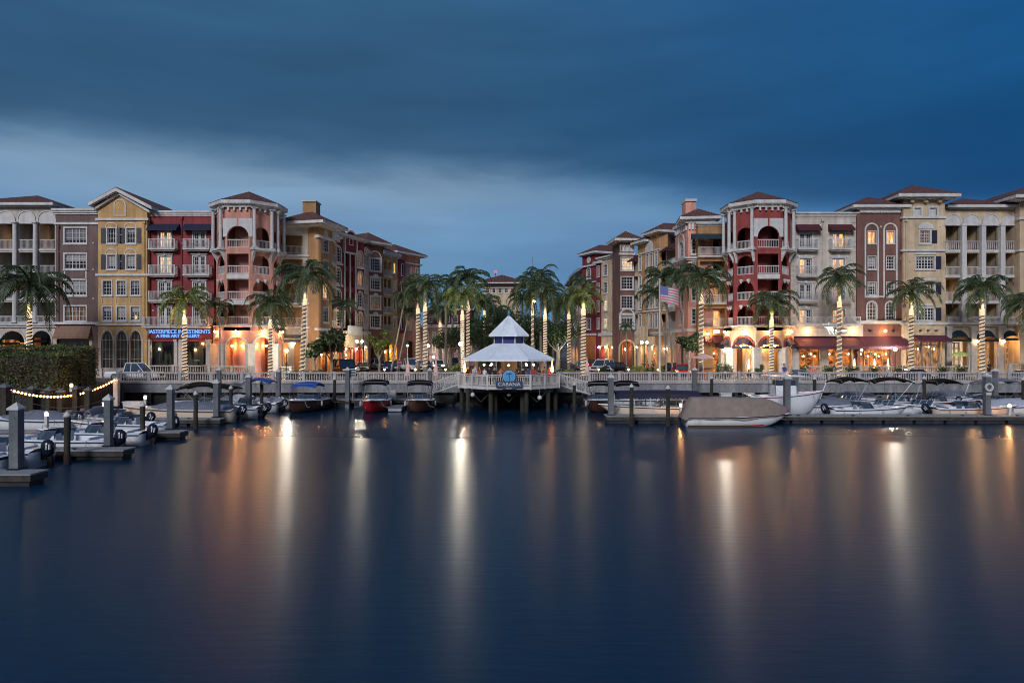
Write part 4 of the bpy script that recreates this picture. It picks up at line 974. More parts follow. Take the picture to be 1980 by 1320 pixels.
for j, z in enumerate(ZF):
    k = 'arch' if j in (0, 2) else 'rect'
    b1.win((L*.06, z+.3, L*.18, z+2.4), 2, 5, k, trim=.16); b1.win((L*.42, z+.3, L*.53, z+2.4), 2, 5, k, trim=.12); b1.win((L*.60, z+.3, L*.71, z+2.4), 2, 5, k, trim=.12)
    b1.win((L*.83, z+.3, L*.94, z+2.4), 2, 5, k, trim=.16)
    b2.hole('rect', (.4, z+.02, b2.L-.3, z+2.2)); b2.floors.append(z); b2.rail(.4, b2.L-.3, z+.03, .95, -.05)
b1.relief('arch', (L*.39, ZF[3]+2.6, L*.74, ZF[3]+4.4), .1); b1.band(ZF[3]+2.6, ZF[3]+2.8, .15)
for bb in (b1, b2): bb.band(7.6, 8.1, .35, steps=2); bb.band(ZF[1]-.3, ZF[1]-.1, .2)
b1.relief('rect', (L*.33, 7.4, L*.8, 9.0), 1.2, 'cream', 'porch_balustrade', 1.05)
b1.relief('rect', (L*.3, 6.4, L*.82, 7.5), 1.15, 'cream', 'porch', -.0)
for x in (.32, .56, .80): b1.col(L*x, G, 6.4, .33, .8, 'cream')
arcade(b1, 3, zt=6.2, trim='cream', lamp='pale_l'); b1.finish(True); b2.finish()
b1.hip(22.4, 1.6, .9, s0=L*.55, s1=L+.3, depth=6); b1.hip(20.8+.75, 1.2, .6, s0=-.1, s1=L*.5, t0=.4, depth=5)
b = side('burgundy_awning_link', 'narrow loggia strip with burgundy awning next to the brown house on the right', 1222, 106.2, 1236, 104.4, 19.6, 'cream2', 7)
loggia(b, .1, b.L-.1, 1, rows=(0, 1, 2, 3)); b.awn(0, b.L, 20.0, 19.2, 1.2, 'darkred'); b.hole('arch', (.5, G+.02, b.L-.5, 6)); b.finish()
b1, b2 = corner('brown_square_tower', 'brown square tower with one lit window near the top, right side of the street', 1201, 109, 1199, 105, 1226, 105.2, 22.2, 'brown', None, 2)
for j, z in enumerate(ZF):
    b2.win((b2.L/2-.9, z+.45, b2.L/2+.9, z+2.3), 4, 4, 'rect', 'litpale' if j == 3 else 'pane', trim=.14)
for i in range(3): x = b2.L*(i+.5)/3; b2.win((x-.3, 20.7, x+.3, 21.5), 1, 1, pane='white', trim=.1, sill=False)
b2.trimring('arch_moulding', 'arch', (b2.L/2-1.05, ZF[0]+.3, b2.L/2+1.05, ZF[0]+3.2), .2, .1); b2.band(ZF[1]-.5, ZF[1]-.3, .15); b2.band(20.1, 20.4, .15)
q = (b2.L/2-1.1, G+.02, b2.L/2+1.1, 6.9); b2.hole('arch', q); b2.trimring('arch_moulding', 'arch', q, .25, .1, 'lemon')
g = MB(); g.ball(b2.fr(b2.L/2, 5.6, -1.2), .14, 8, 5); g.build('arcade_lamp', 'warm', b2.root)
b1.finish(True); b2.finish(); b2.hip(22.2, 1.7, 1.1, depth=4)
b = side('cream_loggia_house', 'cream house with twin column of loggias, right side of the street', 1159, 116, 1200, 110, 21.0, 'cream', 8)
loggia(b, b.L*.55, b.L-.2, 2); grid(b, b.L*.2, b.L*.38, nx=2, nz=4, lits=(0, 1), lt='litpale'); b.band(20.6, 21.1, .5, steps=2); b.band(7.8, 8.3, .2); arcade(b, 3, zt=6.2, trim='lemon'); b.finish()
b = side('maroon_end_house', 'maroon house with round medallion and tiled roof, right side of the street', 1126, 121, 1152, 117, 22.0, 'maroon', 6)
grid(b, b.L*.35, b.L*.62, kind=['rect', 'rect', 'arch', 'arch'], nx=3, nz=4, trim=.18)
mb = MB(); cc = (b.L*.5, 21.1); mb.prism(b.fr, [(cc[0]+.6*math.cos(2*math.pi*k/14), cc[1]+.6*math.sin(2*math.pi*k/14)) for k in range(14)], .08, 0); mb.build('medallion', 'white', b.root)
b.band(19.9, 20.2, .3); b.band(ZF[3]-.3, ZF[3]-.1, .2); b.band(7.9, 8.3, .2); b.relief('rect', (0, G, b.L, 7.9), .05, 'orange', 'base_facing') ; b.finish(); b.hip(22.0, 1.8, .8)
b = side('pink_strip_house', 'thin salmon facade with plain windows beside the maroon medallion house', 1152, 117, 1162, 115.4, 20.3, 'maroon', 6)
grid(b, b.L*.3, b.L*.65, nx=2, nz=4); b.band(20.1, 20.5, .4); b.finish()
b = side('salmon_far_house', 'salmon house with low tiled roof behind the maroon medallion house', 1118, 128, 1130, 122, 19.8, 'pink', 6)
grid(b, b.L*.3, b.L*.6, nx=2, nz=3); b.finish(); b.hip(19.8, 1.5, .7)
for i, (pa, da, pb, db, z, w, lab) in enumerate(((1107, 141, 1119, 130, 20.0, 'cream', 'cream facade far down the right side of the street, nearer of the last two'), (1098, 158, 1108, 143, 20.0, 'mauve', 'mauve facade furthest down the right side of the street'))):
    b = side('far_street_house', lab, pa, da, pb, db, z, w, 6); grid(b, b.L*.2, b.L*.4, nx=2, nz=3, lits=(1,)); grid(b, b.L*.6, b.L*.8, nx=2, nz=3); arcade(b, 2, zt=6, lamps=False); b.finish(); b.hip(z, 1.4, .8)
# ================================================================== GROUND, WATER, QUAY
def water_mat():
    m, nt, b = new_mat('harbour_water'); N = nt.nodes; Lk = nt.links
    b.inputs['Anisotropic'].default_value = .5; cx = N.new('ShaderNodeCombineXYZ'); cx.inputs[1].default_value = 1; Lk.new(cx.outputs[0], b.inputs['Tangent'])
    b.inputs['Base Color'].default_value = (.0009, .021, .050, 1); b.inputs['IOR'].default_value = 1.34
    tc = N.new('ShaderNodeTexCoord'); sp = N.new('ShaderNodeSeparateXYZ'); Lk.new(tc.outputs['Object'], sp.inputs[0])
    mr = N.new('ShaderNodeMapRange'); mr.interpolation_type = 'SMOOTHSTEP'
    mr.inputs['From Min'].default_value = 38; mr.inputs['From Max'].default_value = 64; mr.inputs['To Min'].default_value = .30; mr.inputs['To Max'].default_value = .17
    Lk.new(sp.outputs['Y'], mr.inputs['Value'])
    n = N.new('ShaderNodeTexNoise'); n.inputs['Scale'].default_value = .07; n.inputs['Detail'].default_value = 4
    Lk.new(tc.outputs['Object'], n.inputs['Vector'])
    ma = N.new('ShaderNodeMath'); ma.operation = 'MULTIPLY_ADD'; ma.inputs[1].default_value = .05; Lk.new(n.outputs['Fac'], ma.inputs[0])
    sb = N.new('ShaderNodeMath'); sb.operation = 'SUBTRACT'; sb.inputs[1].default_value = .025; Lk.new(mr.outputs['Result'], sb.inputs[0]); Lk.new(sb.outputs[0], ma.inputs[2])
    Lk.new(ma.outputs[0], b.inputs['Roughness'])
    mp = N.new('ShaderNodeMapping'); mp.inputs['Scale'].default_value = (.55, 2.6, 1); Lk.new(tc.outputs['Object'], mp.inputs['Vector'])
    n2 = N.new('ShaderNodeTexNoise'); n2.inputs['Scale'].default_value = 1.5; n2.inputs['Detail'].default_value = 5; Lk.new(mp.outputs['Vector'], n2.inputs['Vector'])
    bp = N.new('ShaderNodeBump'); bp.inputs['Strength'].default_value = .07; bp.inputs['Distance'].default_value = .12
    Lk.new(n2.outputs['Fac'], bp.inputs['Height']); Lk.new(bp.outputs['Normal'], b.inputs['Normal'])
    return m
M['water'] = water_mat()
YS = 69.5; XL = X(226, YS)
mb = MB(); mb.add([(-260, -120, 0), (260, -120, 0), (260, 76, 0), (-260, 76, 0)], [(0, 1, 2, 3)])
tag(mb.build('water', 'water'), kind='structure')
mb = MB(); XR = 120
mb.add([(-600, YS+.35, G), (XR+600, YS+.35, G), (XR+600, 1600, G), (-600, 1600, G)], [(0, 1, 2, 3)])
mb.add([(-600, 57.0, G-.004), (-38.4, 57.0, G-.004), (-38.4, 66.5, G-.004), (XL-.2, YS+.34, G-.004), (-600, YS+.34, G-.004)], [(0, 1, 2, 3, 4)])
tag(mb.build('ground', 'asphalt'), kind='structure')
mb = MB(); mb.add([(X(812, 105), 92, G+.004), (X(1175, 105), 92, G+.004), (10, 260, G+.004), (-9, 260, G+.004)], [(0, 1, 2, 3)])
tag(mb.build('road', mat('asphalt_road', (.05, .048, .05), .7, var=.3, scale=.8)), kind='structure')
mb = MB(); mb.box(-75, 77.0, G, X(640, 80), 79.2, G+.13); mb.box(X(1390, 80), 77.0, G, 75, 79.2, G+.13)
tag(mb.build('sidewalk', mat('pavers', (.24, .17, .13), .85, var=.25, scale=3, bump=.3)), kind='structure')
# quay wall
root = thing('quay_wall', 'grey concrete quay wall with pale cap along the back of the marina', 'quay wall', (8, YS, 0))
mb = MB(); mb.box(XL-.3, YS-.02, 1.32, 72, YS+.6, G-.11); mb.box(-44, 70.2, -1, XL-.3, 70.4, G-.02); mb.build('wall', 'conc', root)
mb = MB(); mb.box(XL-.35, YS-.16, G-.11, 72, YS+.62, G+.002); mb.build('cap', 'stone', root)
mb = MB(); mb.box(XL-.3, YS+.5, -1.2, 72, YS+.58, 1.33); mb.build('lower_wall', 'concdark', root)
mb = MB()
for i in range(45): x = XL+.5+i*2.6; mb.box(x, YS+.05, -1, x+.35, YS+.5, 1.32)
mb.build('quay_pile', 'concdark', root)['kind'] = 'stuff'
def balustrade(label, pts, h=1.0, bay=3.05, sp=.24, m='balus', z=G, group=None, pil=.26):
    """pts: list of plan points; one thing with a rail, pillars and a baluster panel per bay"""
    root = thing('balustrade', label, 'balustrade', ((pts[0][0]+pts[-1][0])/2, (pts[0][1]+pts[-1][1])/2, z), group=group)
    for a, b in zip(pts[:-1], pts[1:]):
        f = Fr(a, b); n = max(1, int(round(f.L/bay))); w = f.L/n
        mb = MB(); mb.fbox(f, 0, z+h-.13, f.L, z+h, .13, -.13); mb.fbox(f, 0, z+.02, f.L, z+.14, .12, -.12); mb.build('handrail', m, root)
        for i in range(n+1):
            mb = MB(); mb.fbox(f, w*i-pil*.5, z+.0, w*i+pil*.5, z+h-.131, .145, -.145); mb.fbox(f, w*i-pil*.6, z+h-.129, w*i+pil*.6, z+h+.045, .17, -.17); mb.build('pillar', m, root)
        for i in range(n):
            mb = MB(); k = int((w-.35)/sp); hh = h-.27
            for j in range(k):
                x = w*i+.2+(w-.4)*(j+.5)/k; p = f(x, z+.14, 0)
                mb.lathe([(.055, 0), (.055, .06), (.035, .1), (.075, hh*.35), (.062, hh*.5), (.036, hh*.8), (.055, hh*.9), (.055, hh)], p, 6)
            mb.build('baluster_panel', m, root)
    return root
balustrade('long pale balustrade along the quay left of the round gazebo', [(XL-2.6, YS+5.2), (XL, YS+.25), (X(886, YS), YS+.25)])
balustrade('long pale balustrade along the quay right of the round gazebo', [(X(1082, YS), YS+.25), (66, YS+.25)])
balustrade('low cream balustrade in front of the gallery windows', [(X(272, 77), 77.0), (X(398, 77), 77.0)], 1.0, 3.0, .26, 'stone', G+.5)
balustrade('short low cream balustrade beside the hedge and pointed doors', [(X(176, 74), 74.), (X(196, 74), 74.)], .95, 1.2, .2, 'stone', G+.25)
balustrade('low cream balustrade in front of the pink tower', [(X(405, 76), 76.), (X(492, 76), 76.)], 1.0, 2.6, .26, 'stone', G+.45)
balustrade('short pinkish balustrade under the shop signs right of the pink tower', [(X(534, 79.5), 79.5), (X(562, 79.5), 79.5)], 1.3, 1.8, .2, 'stone', G)
balustrade('low cream balustrade along the restaurant terrace right of the red tower', [(X(1560, 75.5), 75.5), (X(1868, 75.5), 75.5)], 1.0, 3.2, .22, 'stone', G+.45)
balustrade('cream balustrade of the stair at the right edge', [(X(1952, 76), 76.), (X(2010, 76), 76.)], 1.2, 1.7, .2, 'stone', G+.5)

def leaves(mb, c, r, n, size, flat=1., seed=None, hollow=.3, up=.0):
    rd = random.Random(seed)
    for i in range(n):
        while True:
            v = Vector((rd.uniform(-1, 1), rd.uniform(-1, 1), rd.uniform(-1, 1)))
            if hollow < v.length < 1: break
        p = Vector((c[0]+v.x*r[0], c[1]+v.y*r[1], c[2]+v.z*r[2]))
        a = Vector((rd.gauss(0, 1), rd.gauss(0, 1), rd.gauss(0, .7)*flat)).normalized(); b = a.cross(Vector((rd.gauss(0, 1), rd.gauss(0, 1), rd.gauss(0, 1)))).normalized()
        s = size*rd.uniform(.6, 1.3)
        mb.add([p-a*s, p-b*s*.45, p+a*s, p+b*s*.45], [(0, 1, 2, 3)])
def hedge(label, x0, y0, x1, y1, z0, z1, m='hedge', dens=60, size=.10, name='hedge', cat='hedge', group=None):
    root = thing(name, label, cat, ((x0+x1)/2, (y0+y1)/2, z0), group=group); mb = MB(); rd = random.Random(int(x0*31))
    def bump(x, y): return .13*math.sin(x*1.7+y)+.09*math.sin(x*4.1-y*2)
    faces = [('f', (x1-x0), (z1-z0)), ('t', (x1-x0), (y1-y0)), ('r', (y1-y0), (z1-z0)), ('l', (y1-y0), (z1-z0))]
    for f, A, B in faces:
        for i in range(int(A*B*dens)):
            u, v = rd.random(), rd.random(); e = rd.gauss(0, .09)
            if f == 'f': p = Vector((x0+u*A, y0+e+bump(u*A, v), z0+v*B))
            elif f == 't': p = Vector((x0+u*A, y0+v*B, z1+e+bump(u*A, v*3)*.8))
            elif f == 'r': p = Vector((x1+e+bump(u*A, v)*.6, y0+u*A, z0+v*B))
            else: p = Vector((x0+e, y0+u*A, z0+v*B))
            a = Vector((rd.gauss(0, 1), rd.gauss(0, 1), rd.gauss(0, 1))).normalized(); b = a.cross(Vector((rd.gauss(0, 1), rd.gauss(0, 1), rd.gauss(0, 1)))).normalized(); s = size*rd.uniform(.6, 1.4)
            mb.add([p-a*s, p-b*s*.5, p+a*s, p+b*s*.5], [(0, 1, 2, 3)])
    mb.build('foliage', m, root)
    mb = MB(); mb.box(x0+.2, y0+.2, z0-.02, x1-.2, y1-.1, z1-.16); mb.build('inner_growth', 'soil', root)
    return root
hedge('tall clipped hedge with sunlit top at the far left, rear block', X(-60, 62), 62, X(158, 62), 64.5, G, Z(671, 62), dens=70)
hedge('tall dark clipped hedge at the far left, front block', X(-60, 58.2), 58.3, X(112, 58.2), 61, G-.3, Z(685, 58.2), dens=70)
hedge('low dark hedge under the gallery balustrade', X(300, 76), 75.6, X(480, 76), 76.6, G, G+.62, dens=50)
hedge('low dark planting bed by the spiral lit palm right of the pink tower', X(562, 76), 74.6, X(624, 76), 77, G, G+.75, 'shrub', dens=50)
for i, (xa, xb) in enumerate(((1546, 1562), (1592, 1613), (1636, 1658), (1681, 1700), (1728, 1746), (1812, 1832), (1846, 1868))):
    hedge('dark clipped hedge panel between restaurant balusters, %s from the red tower' % ['first', 'second', 'third', 'fourth', 'fifth', 'sixth', 'seventh'][i], X(xa, 75.3), 75.0, X(xb, 75.3), 75.42, G, G+1.38, dens=80, group='hedge panels on the restaurant terrace')
hedge('dark hedge behind the pinkish parasol near the red tower', X(1376, 80), 77.6, X(1402, 80), 78.8, G, G+1.5, 'shrub', dens=60)

# ------------------------------------------------------------------ palms
def frond(mb, base, az, el, L, rd, leafw=.055, nl=30):
    d = Vector((math.cos(az), math.sin(az), 0)); p = Vector(base); st = 14; pts = [p.copy()]; e = el
    for i in range(st):
        t = (i+1)/st; e -= (1.55+.5*max(0, el))*(.35+1.5*t)/st
        e = max(e, -1.45); p = p + (d*math.cos(e)+Vector((0, 0, math.sin(e))))*(L/st); pts.append(p.copy())
    mb.tube(pts, [.035*(1-.85*i/st) for i in range(st+1)], 4)
    side = Vector((-d.y, d.x, 0))
    for i in range(nl):
        t = .12+.88*(i+.5)/nl; k = t*st; j = min(int(k), st-1); q = pts[j].lerp(pts[j+1], k-j); tan = (pts[j+1]-pts[j]).normalized()
        ll = L*.23*math.sin(math.pi*min(1, .18+t*.80))**.6*rd.uniform(.85, 1.1)
        for sg in (-1, 1):
            dr = rd.uniform(.1, 1.1); v = (side*sg*.85+tan*.55+Vector((0, 0, -dr+.25))).normalized()
            m_ = q+v*ll*.5; v2 = (v+Vector((0, 0, -.55))).normalized(); tip = m_+v2*ll*.5
            w = tan.cross(v).cross(v).normalized()*leafw
            mb.add([q-w*.5, q+w*.5, m_+w, tip, m_-w], [(0, 1, 2, 3, 4)])
CROWN = []
for v in range(4):
    rd = random.Random(40+v); mb = MB(); n = [21, 18, 23, 15][v]
    for i in range(n):
        az = i*2.39996+rd.uniform(-.2, .2); el = 1.25-1.75*(i/n)+rd.uniform(-.1, .1)
        frond(mb, (0, 0, 0), az, el, (.96 if el > .3 else 1.05)*rd.uniform(.9, 1.08)*1.12, rd, leafw=.0105, nl=27)
    CROWN.append(mb)
CROWNME = {}
def crown_mesh(v, m):
    if (v, m) not in CROWNME:
        me = bpy.data.meshes.new('crown'); me.from_pydata(CROWN[v].v, [], CROWN[v].f); me.materials.append(M[m]); CROWNME[(v, m)] = me
    return CROWNME[(v, m)]
def palm(label, px, d, cy, r, wrap=None, base_px=None, v=0, m='leaf', tr=.21, group='palms along the quay', glow=16, dim=False, z0=G, coil=.27, shaft=True, cap=True, bow=0., rot=0.):
    ztop = Z(cy, d); xt = X(px, d); xb = X(base_px if base_px is not None else px, d); h = ztop-z0
    root = thing('palm_tree', label, 'palm', (xb, d, z0), group=group)
    def axis(t): return Vector((xb+(xt-xb)*t+bow*math.sin(math.pi*t), d, z0+h*t))
    n = 12; zsh = max(.2, 1-1.5/h) if shaft else 1
    mb = MB(); mb.tube([axis(zsh*i/n) for i in range(n+1)], [tr*(1.25-.35*i/n+.06*math.sin(i*2.1)) for i in range(n+1)], 10); mb.build('trunk', 'trunk', root, smooth=True)
    if shaft: mb = MB(); mb.tube([axis(zsh), axis(zsh+(1-zsh)*.3), axis(zsh+(1-zsh)*.7), axis(1.01)], [tr*.98, tr*1.08, tr*.8, tr*.45], 10); mb.build('crownshaft', 'shaft', root, smooth=True)
    c = bpy.data.objects.new('crown', crown_mesh(v, m)); COL.objects.link(c); c.parent = root; c.location = axis(1.0)-Vector((xb, d, z0)); s = r*d/F*1.15; c.scale = (s*(.93+.14*((px*7) % 5)/5), s*(.93+.14*((px*3) % 7)/7), s*(.85+.3*((px*11) % 6)/6)); c.rotation_euler = (.13*math.sin(px), .13*math.cos(px*1.7), rot+px*.37)
    if wrap:
        zw0 = max(z0+.15, Z(wrap[1], d)) if wrap[1] < 716 else z0+.15; zw1 = Z(wrap[0], d); mb = MB(); pts = []
        z = zw0; a = px*1.3; rows = []; coil *= 1.3
        while z < zw1:
            t = (z-z0)/h; rr = tr*(1.25-.35*t/zsh)+.035; pit = coil
            if cap and zw1-z < .75: pit = .10
            p = axis(t); rows.append([p+Vector((rr*math.cos(a), rr*math.sin(a), -.035)), p+Vector((rr*math.cos(a), rr*math.sin(a), .035))]); a += math.pi/5; z += pit/10
        mb.loft(rows); mb.build('rope_light', 'ropedim' if dim else 'rope', root)
        if glow > 0:
            ld = bpy.data.lights.new('crown_fill', 'POINT'); ld.energy = glow*3.2; ld.color = (1, .72, .36); ld.shadow_soft_size = .25  # added point light without a fixture, boosts the rope light's spill on the fronds
            lo = bpy.data.objects.new('crown_fill', ld); COL.objects.link(lo); lo.parent = root; lo.location = axis(min(.97, (zw1-z0)/h+.02))-Vector((xb, d, z0))+Vector((0, -tr-.25, 0))
    return root
palm('large dark drooping palm with lit wrapped trunk behind the hedge, leftmost palm', 57, 70, 548, 76, (601, 700), v=0, glow=25)
palm('palm with crown lit bright green and lit wrapped trunk in front of the gallery sign', 357, 74, 578, 54, (614, 720), v=1, m='leaf_lit', glow=45, coil=.27)
palm('small unlit slender palm between the gallery sign and the pink tower', 425, 76, 590, 34, None, v=3, tr=.10, shaft=False)
palm('palm with lit wrapped trunk in front of the pink tower', 523, 74, 587, 50, (622, 720), v=2, glow=35)
palm('tall dark palm with leaning candy striped trunk right of the pink tower', 592, 74, 530, 62, (577, 720), base_px=583, v=0, glow=18, coil=.34)
palm('tall striped trunk palm, right one of the close pair left of the gazebo', 822, 92, 548, 52, (592, 712), v=1, glow=30, coil=.36, tr=.26)
palm('tall striped trunk palm, left one of the close pair left of the gazebo', 808, 96, 560, 46, (596, 700), v=2, glow=10, coil=.36, tr=.26)
palm('palm with brightly lit trunk just left of the gazebo roof', 894, 84, 570, 46, (608, 712), v=2, m='leaf_lit', glow=25, tr=.22, coil=.20)
palm('tall palm with striped trunk behind the brightly lit one left of the gazebo', 905, 98, 535, 44, (590, 700), v=0, glow=10, coil=.36)
palm('distant small palm with spiral lights between the paired palms and the gazebo', 851, 118, 600, 34, (624, 670), v=1, glow=6, coil=.40, tr=.24)
palm('dim spiral lit palm behind the gazebo roof, left of its tip', 937, 115, 585, 36, (600, 672), v=2, glow=0, dim=True, coil=.5)
palm('palm behind the gazebo with a lamp on its trunk', 1030, 100, 548, 46, (600, 680), v=0, glow=12, coil=.55, dim=True)
palm('palm with solid lit trunk right of the gazebo roof', 1054, 86, 562, 48, (608, 700), v=1, glow=30, coil=.24)
palm('tall palm behind the gazebo, dark and unlit', 1046, 112, 532, 38, None, v=3)
palm('palm with slim striped trunk further right of the gazebo', 1100, 98, 580, 40, (607, 700), v=2, glow=8, coil=.34)
palm('palm with thick candy striped trunk right of the gazebo', 1128, 80, 568, 48, (597, 716), v=1, m='leaf_lit', glow=40, coil=.30, tr=.26)
palm('small palm with lit arch behind it beside the brown square tower', 1211, 96, 630, 20, None, v=3, tr=.07, shaft=False)
palm('tall slender curved unlit palm, left one of three before the gold house', 1265, 82, 566, 40, None, base_px=1288, v=3, tr=.09, shaft=False, bow=.5)
palm('tall slender curved unlit palm, middle one of three before the gold house', 1281, 86, 535, 44, None, base_px=1300, v=1, tr=.09, shaft=False, bow=.3)
palm('tall slender curved unlit palm, right one of three before the salmon tower', 1309, 84, 530, 44, None, base_px=1322, v=3, tr=.09, shaft=False, bow=.3)
palm('large dark palm with striped trunk in front of the salmon tower', 1356, 76, 535, 62, (574, 700), v=0, glow=20, coil=.36)
palm('palm with lit wrapped trunk in front of the red tower', 1492, 74, 582, 50, (618, 720), v=2, m='leaf', glow=35, coil=.24)
palm('palm with striped trunk in front of the white balconied building', 1623, 74, 536, 50, (582, 720), v=1, m='leaf', glow=35, coil=.36)
palm('palm with striped trunk in front of the brown and cream buildings', 1762, 74, 562, 54, (597, 720), v=3, m='leaf', glow=30, coil=.30)
palm('palm with striped trunk in front of the loggia building', 1899, 74, 556, 56, (597, 720), v=1, m='leaf', glow=30, coil=.30)
palm('palm cut off by the right edge of the view', 1990, 74, 585, 50, (620, 720), v=2, m='leaf', glow=20)
palm('slender leaning unlit palm, left of two by the yellow loggia house', 783, 96, 575, 26, None, base_px=756, v=3, tr=.11, shaft=False)
palm('slender leaning unlit palm, right of two by the yellow loggia house', 792, 99, 600, 26, None, base_px=768, v=1, tr=.11, shaft=False)
palm('dark small palm with broad fronds before the maroon house', 662, 90, 590, 32, None, v=3, tr=.12, shaft=False)
for i, (x, d, y, r) in enumerate(((875, 125, 545, 34), (922, 140, 575, 32), (960, 150, 600, 30), (1082, 122, 592, 34), (1010, 135, 575, 34), (1070, 140, 590, 30), (862, 108, 575, 34), (1125, 110, 545, 30))):
    palm('unlit dark palm behind the gazebo, %s' % ['tallest one at the left', 'under the red roofed hall', 'directly behind the gazebo tip', 'to the right beside the medallion house', 'right of the red roofed hall', 'low one at the right', 'left beside the striped pair', 'rightmost near the maroon facade'][i], x, d, y, r, None, v=i % 4, group='dark palms behind the gazebo', shaft=False, tr=.18)

def tree(label, x, y, h, r, m='shrub', name='broadleaf_tree', group=None, n=1500, size=.16, z0=G, trunk=True, cat='tree', clumps=9, tz=.45):
    root = thing(name, label, cat, (x, y, z0), group=group); rd = random.Random(int(x*17+y)); cl = []
    for i in range(clumps):
        a = i*2.4; rr = r*rd.uniform(.2, .68); cl.append((x+rr*math.cos(a), y+rr*math.sin(a), z0+h*(tz+.42*rd.random())+.1*h*(1 if i == 0 else 0)))
    mb = MB()
    if trunk:
        mb.tube([(x, y, z0), (x+.1, y, z0+h*.2), (x, y, z0+h*.4)], [r*.09+.05, r*.07+.04, r*.05+.03], 8)
        for c in cl[:7]: mb.tube([(x, y, z0+h*.3), ((x+c[0])/2, (y+c[1])/2, z0+h*.45), c], [r*.045+.02, .05, .02], 5)
        mb.build('trunk', 'trunk', root)
    mb = MB()
    for i, c in enumerate(cl): q = r*rd.uniform(.34, .5); leaves(mb, c, (q, q, q*.75), n//clumps, size, seed=i+int(x*7))
    mb.build('crown' if trunk else 'foliage', m, root); return root
tree('dark broad leaved tree to the right of the salmon square tower base', X(1331, 80), 80, 5.6, 1.5, 'shrub', n=1500, size=.17)
tree('broad dark tree with big leaves before the orange tower', X(640, 82), 82, 6.5, 2.0, 'leaf', n=1600, size=.28)
tree('smaller dark tree with big leaves beside the tall striped palm', X(607, 80), 80, 5.2, 1.4, 'leaf', n=1200, size=.22)
tree('small palm like tree lit from below at the maroon porch', X(733, 98), 98, 6.0, 1.7, 'leaf_lit', n=1000, size=.26)
tree('wide oak behind the gazebo, left', X(955, 122), 122, 12.0, 5.2, 'leaf', n=5200, size=.24, clumps=13, tz=.35)
tree('wide oak behind the gazebo, right', X(1008, 128), 128, 12.0, 5.8, 'leaf', n=5200, size=.24, clumps=13, tz=.35)
tree('dark tree left of the gazebo behind the bright street lamp', X(870, 112), 112, 7.5, 3.8, 'shrub', n=2400, size=.2)
tree('dark tree right of the gazebo under the palms', X(1078, 106), 106, 9, 4.0, 'shrub', n=3000, size=.2)
tree('dark tree between the brightly lit palm and the oak', X(922, 112), 112, 9, 3.6, 'leaf', n=3000, size=.22, clumps=11)
tree('dark tree at the street end behind the oaks', X(985, 160), 160, 11, 7, 'shrub', n=2500, size=.28)
for i, (px, d, h, r) in enumerate(((900, 190, 15, 8), (945, 205, 14, 9), (1000, 195, 13.5, 8), (1050, 200, 15, 9), (1100, 185, 15, 8), (975, 150, 9, 6), (1040, 152, 10, 6), (915, 148, 10, 6))):
    tree('tall dark tree closing the end of the street, %s' % ['left of the red roofed hall', 'under the red roof on its left', 'under the red roof on its right', 'right of the thin mast', 'beside the furthest facades', 'low behind the gazebo tip', 'low behind the lamp palm', 'low behind the paired lit palms'][i], X(px, d), d, h, r, 'leaf', n=2600, size=.42, group='trees at the street end', clumps=12, tz=.2)
for i, (x, d, h, r, m) in enumerate(((878, 92, 1.3, 1.3, 'lime'), (1083, 82, 1.2, .9, 'shrub'), (1100, 84, .9, .8, 'lime'), (1231, 90, 1.2, .9, 'lime'), (1252, 89, 1.4, .8, 'lime'), (1275, 90, 1.2, .9, 'lime'), (1165, 92, 1.0, .9, 'shrub'), (1470, 76, 2.0, .6, 'shrub'), (930, 95, 2.2, 1.4, 'shrub'))):
    tree(['bright green bush by the parked cars left of the gazebo', 'dark bush right of the gazebo roof edge', 'lime bush right of the gazebo', 'lime bush left of the lit fountain niche', 'round lime bush in front of the lit niche', 'lime bush right of the lit niche beside the flagpole', 'low dark bush by the street cars right of the gazebo', 'potted shrub at the foot of the red tower', 'dark bush behind the gazebo left side'][i],
         X(x, d), d, h, r, m, name='shrub', n=500, size=.10, trunk=False, cat='shrub', clumps=7, tz=.25)
# ================================================================== DOCKS, PILES, BOATS
def dock(label, x0, y0, x1, y1, z=.55, side=True):
    root = thing('floating_dock', label, 'dock', ((x0+x1)/2, (y0+y1)/2, 0))
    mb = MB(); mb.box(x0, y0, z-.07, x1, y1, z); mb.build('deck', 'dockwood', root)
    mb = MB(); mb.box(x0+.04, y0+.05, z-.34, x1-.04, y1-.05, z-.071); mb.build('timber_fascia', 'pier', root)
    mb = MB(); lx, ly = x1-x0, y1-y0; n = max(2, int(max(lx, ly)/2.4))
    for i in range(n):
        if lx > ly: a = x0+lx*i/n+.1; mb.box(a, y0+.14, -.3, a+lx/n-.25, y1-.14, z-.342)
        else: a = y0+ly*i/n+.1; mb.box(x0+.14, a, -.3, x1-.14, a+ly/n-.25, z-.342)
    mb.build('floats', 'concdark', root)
    k = max(2, int(max(lx, ly)/4))
    for i in range(k):
        if lx > ly: c = (x0+lx*(i+.5)/k, y0+.14)
        else: c = (x1-.14, y0+ly*(i+.5)/k)
        mb = MB(); mb.box(c[0]-.14, c[1]-.03, z+.05, c[0]+.14, c[1]+.03, z+.09); mb.box(c[0]-.05, c[1]-.03, z, c[0]+.05, c[1]+.03, z+.05); mb.build('cleat', 'darkmetal', root)
    return root
XD = -36.5
dock('long main walkway of the left marina running away from the viewer', XD-1.6, 20, XD+.0, 63.5, .58)
FING = [(29.2, -20.6, 'nearest finger dock at the lower left corner'), (36, -20.5, 'second finger dock from the viewer, with white boat behind it'), (43.6, -21.2, 'third finger dock on the left, below the outboards'), (51.4, -22.0, 'fourth finger dock on the left, under the covered cruiser'), (59, -22.3, 'short fifth finger dock on the left near the quay')]
for y, x1, lab in FING: dock(lab, XD+.02, y, x1, y+1.2)
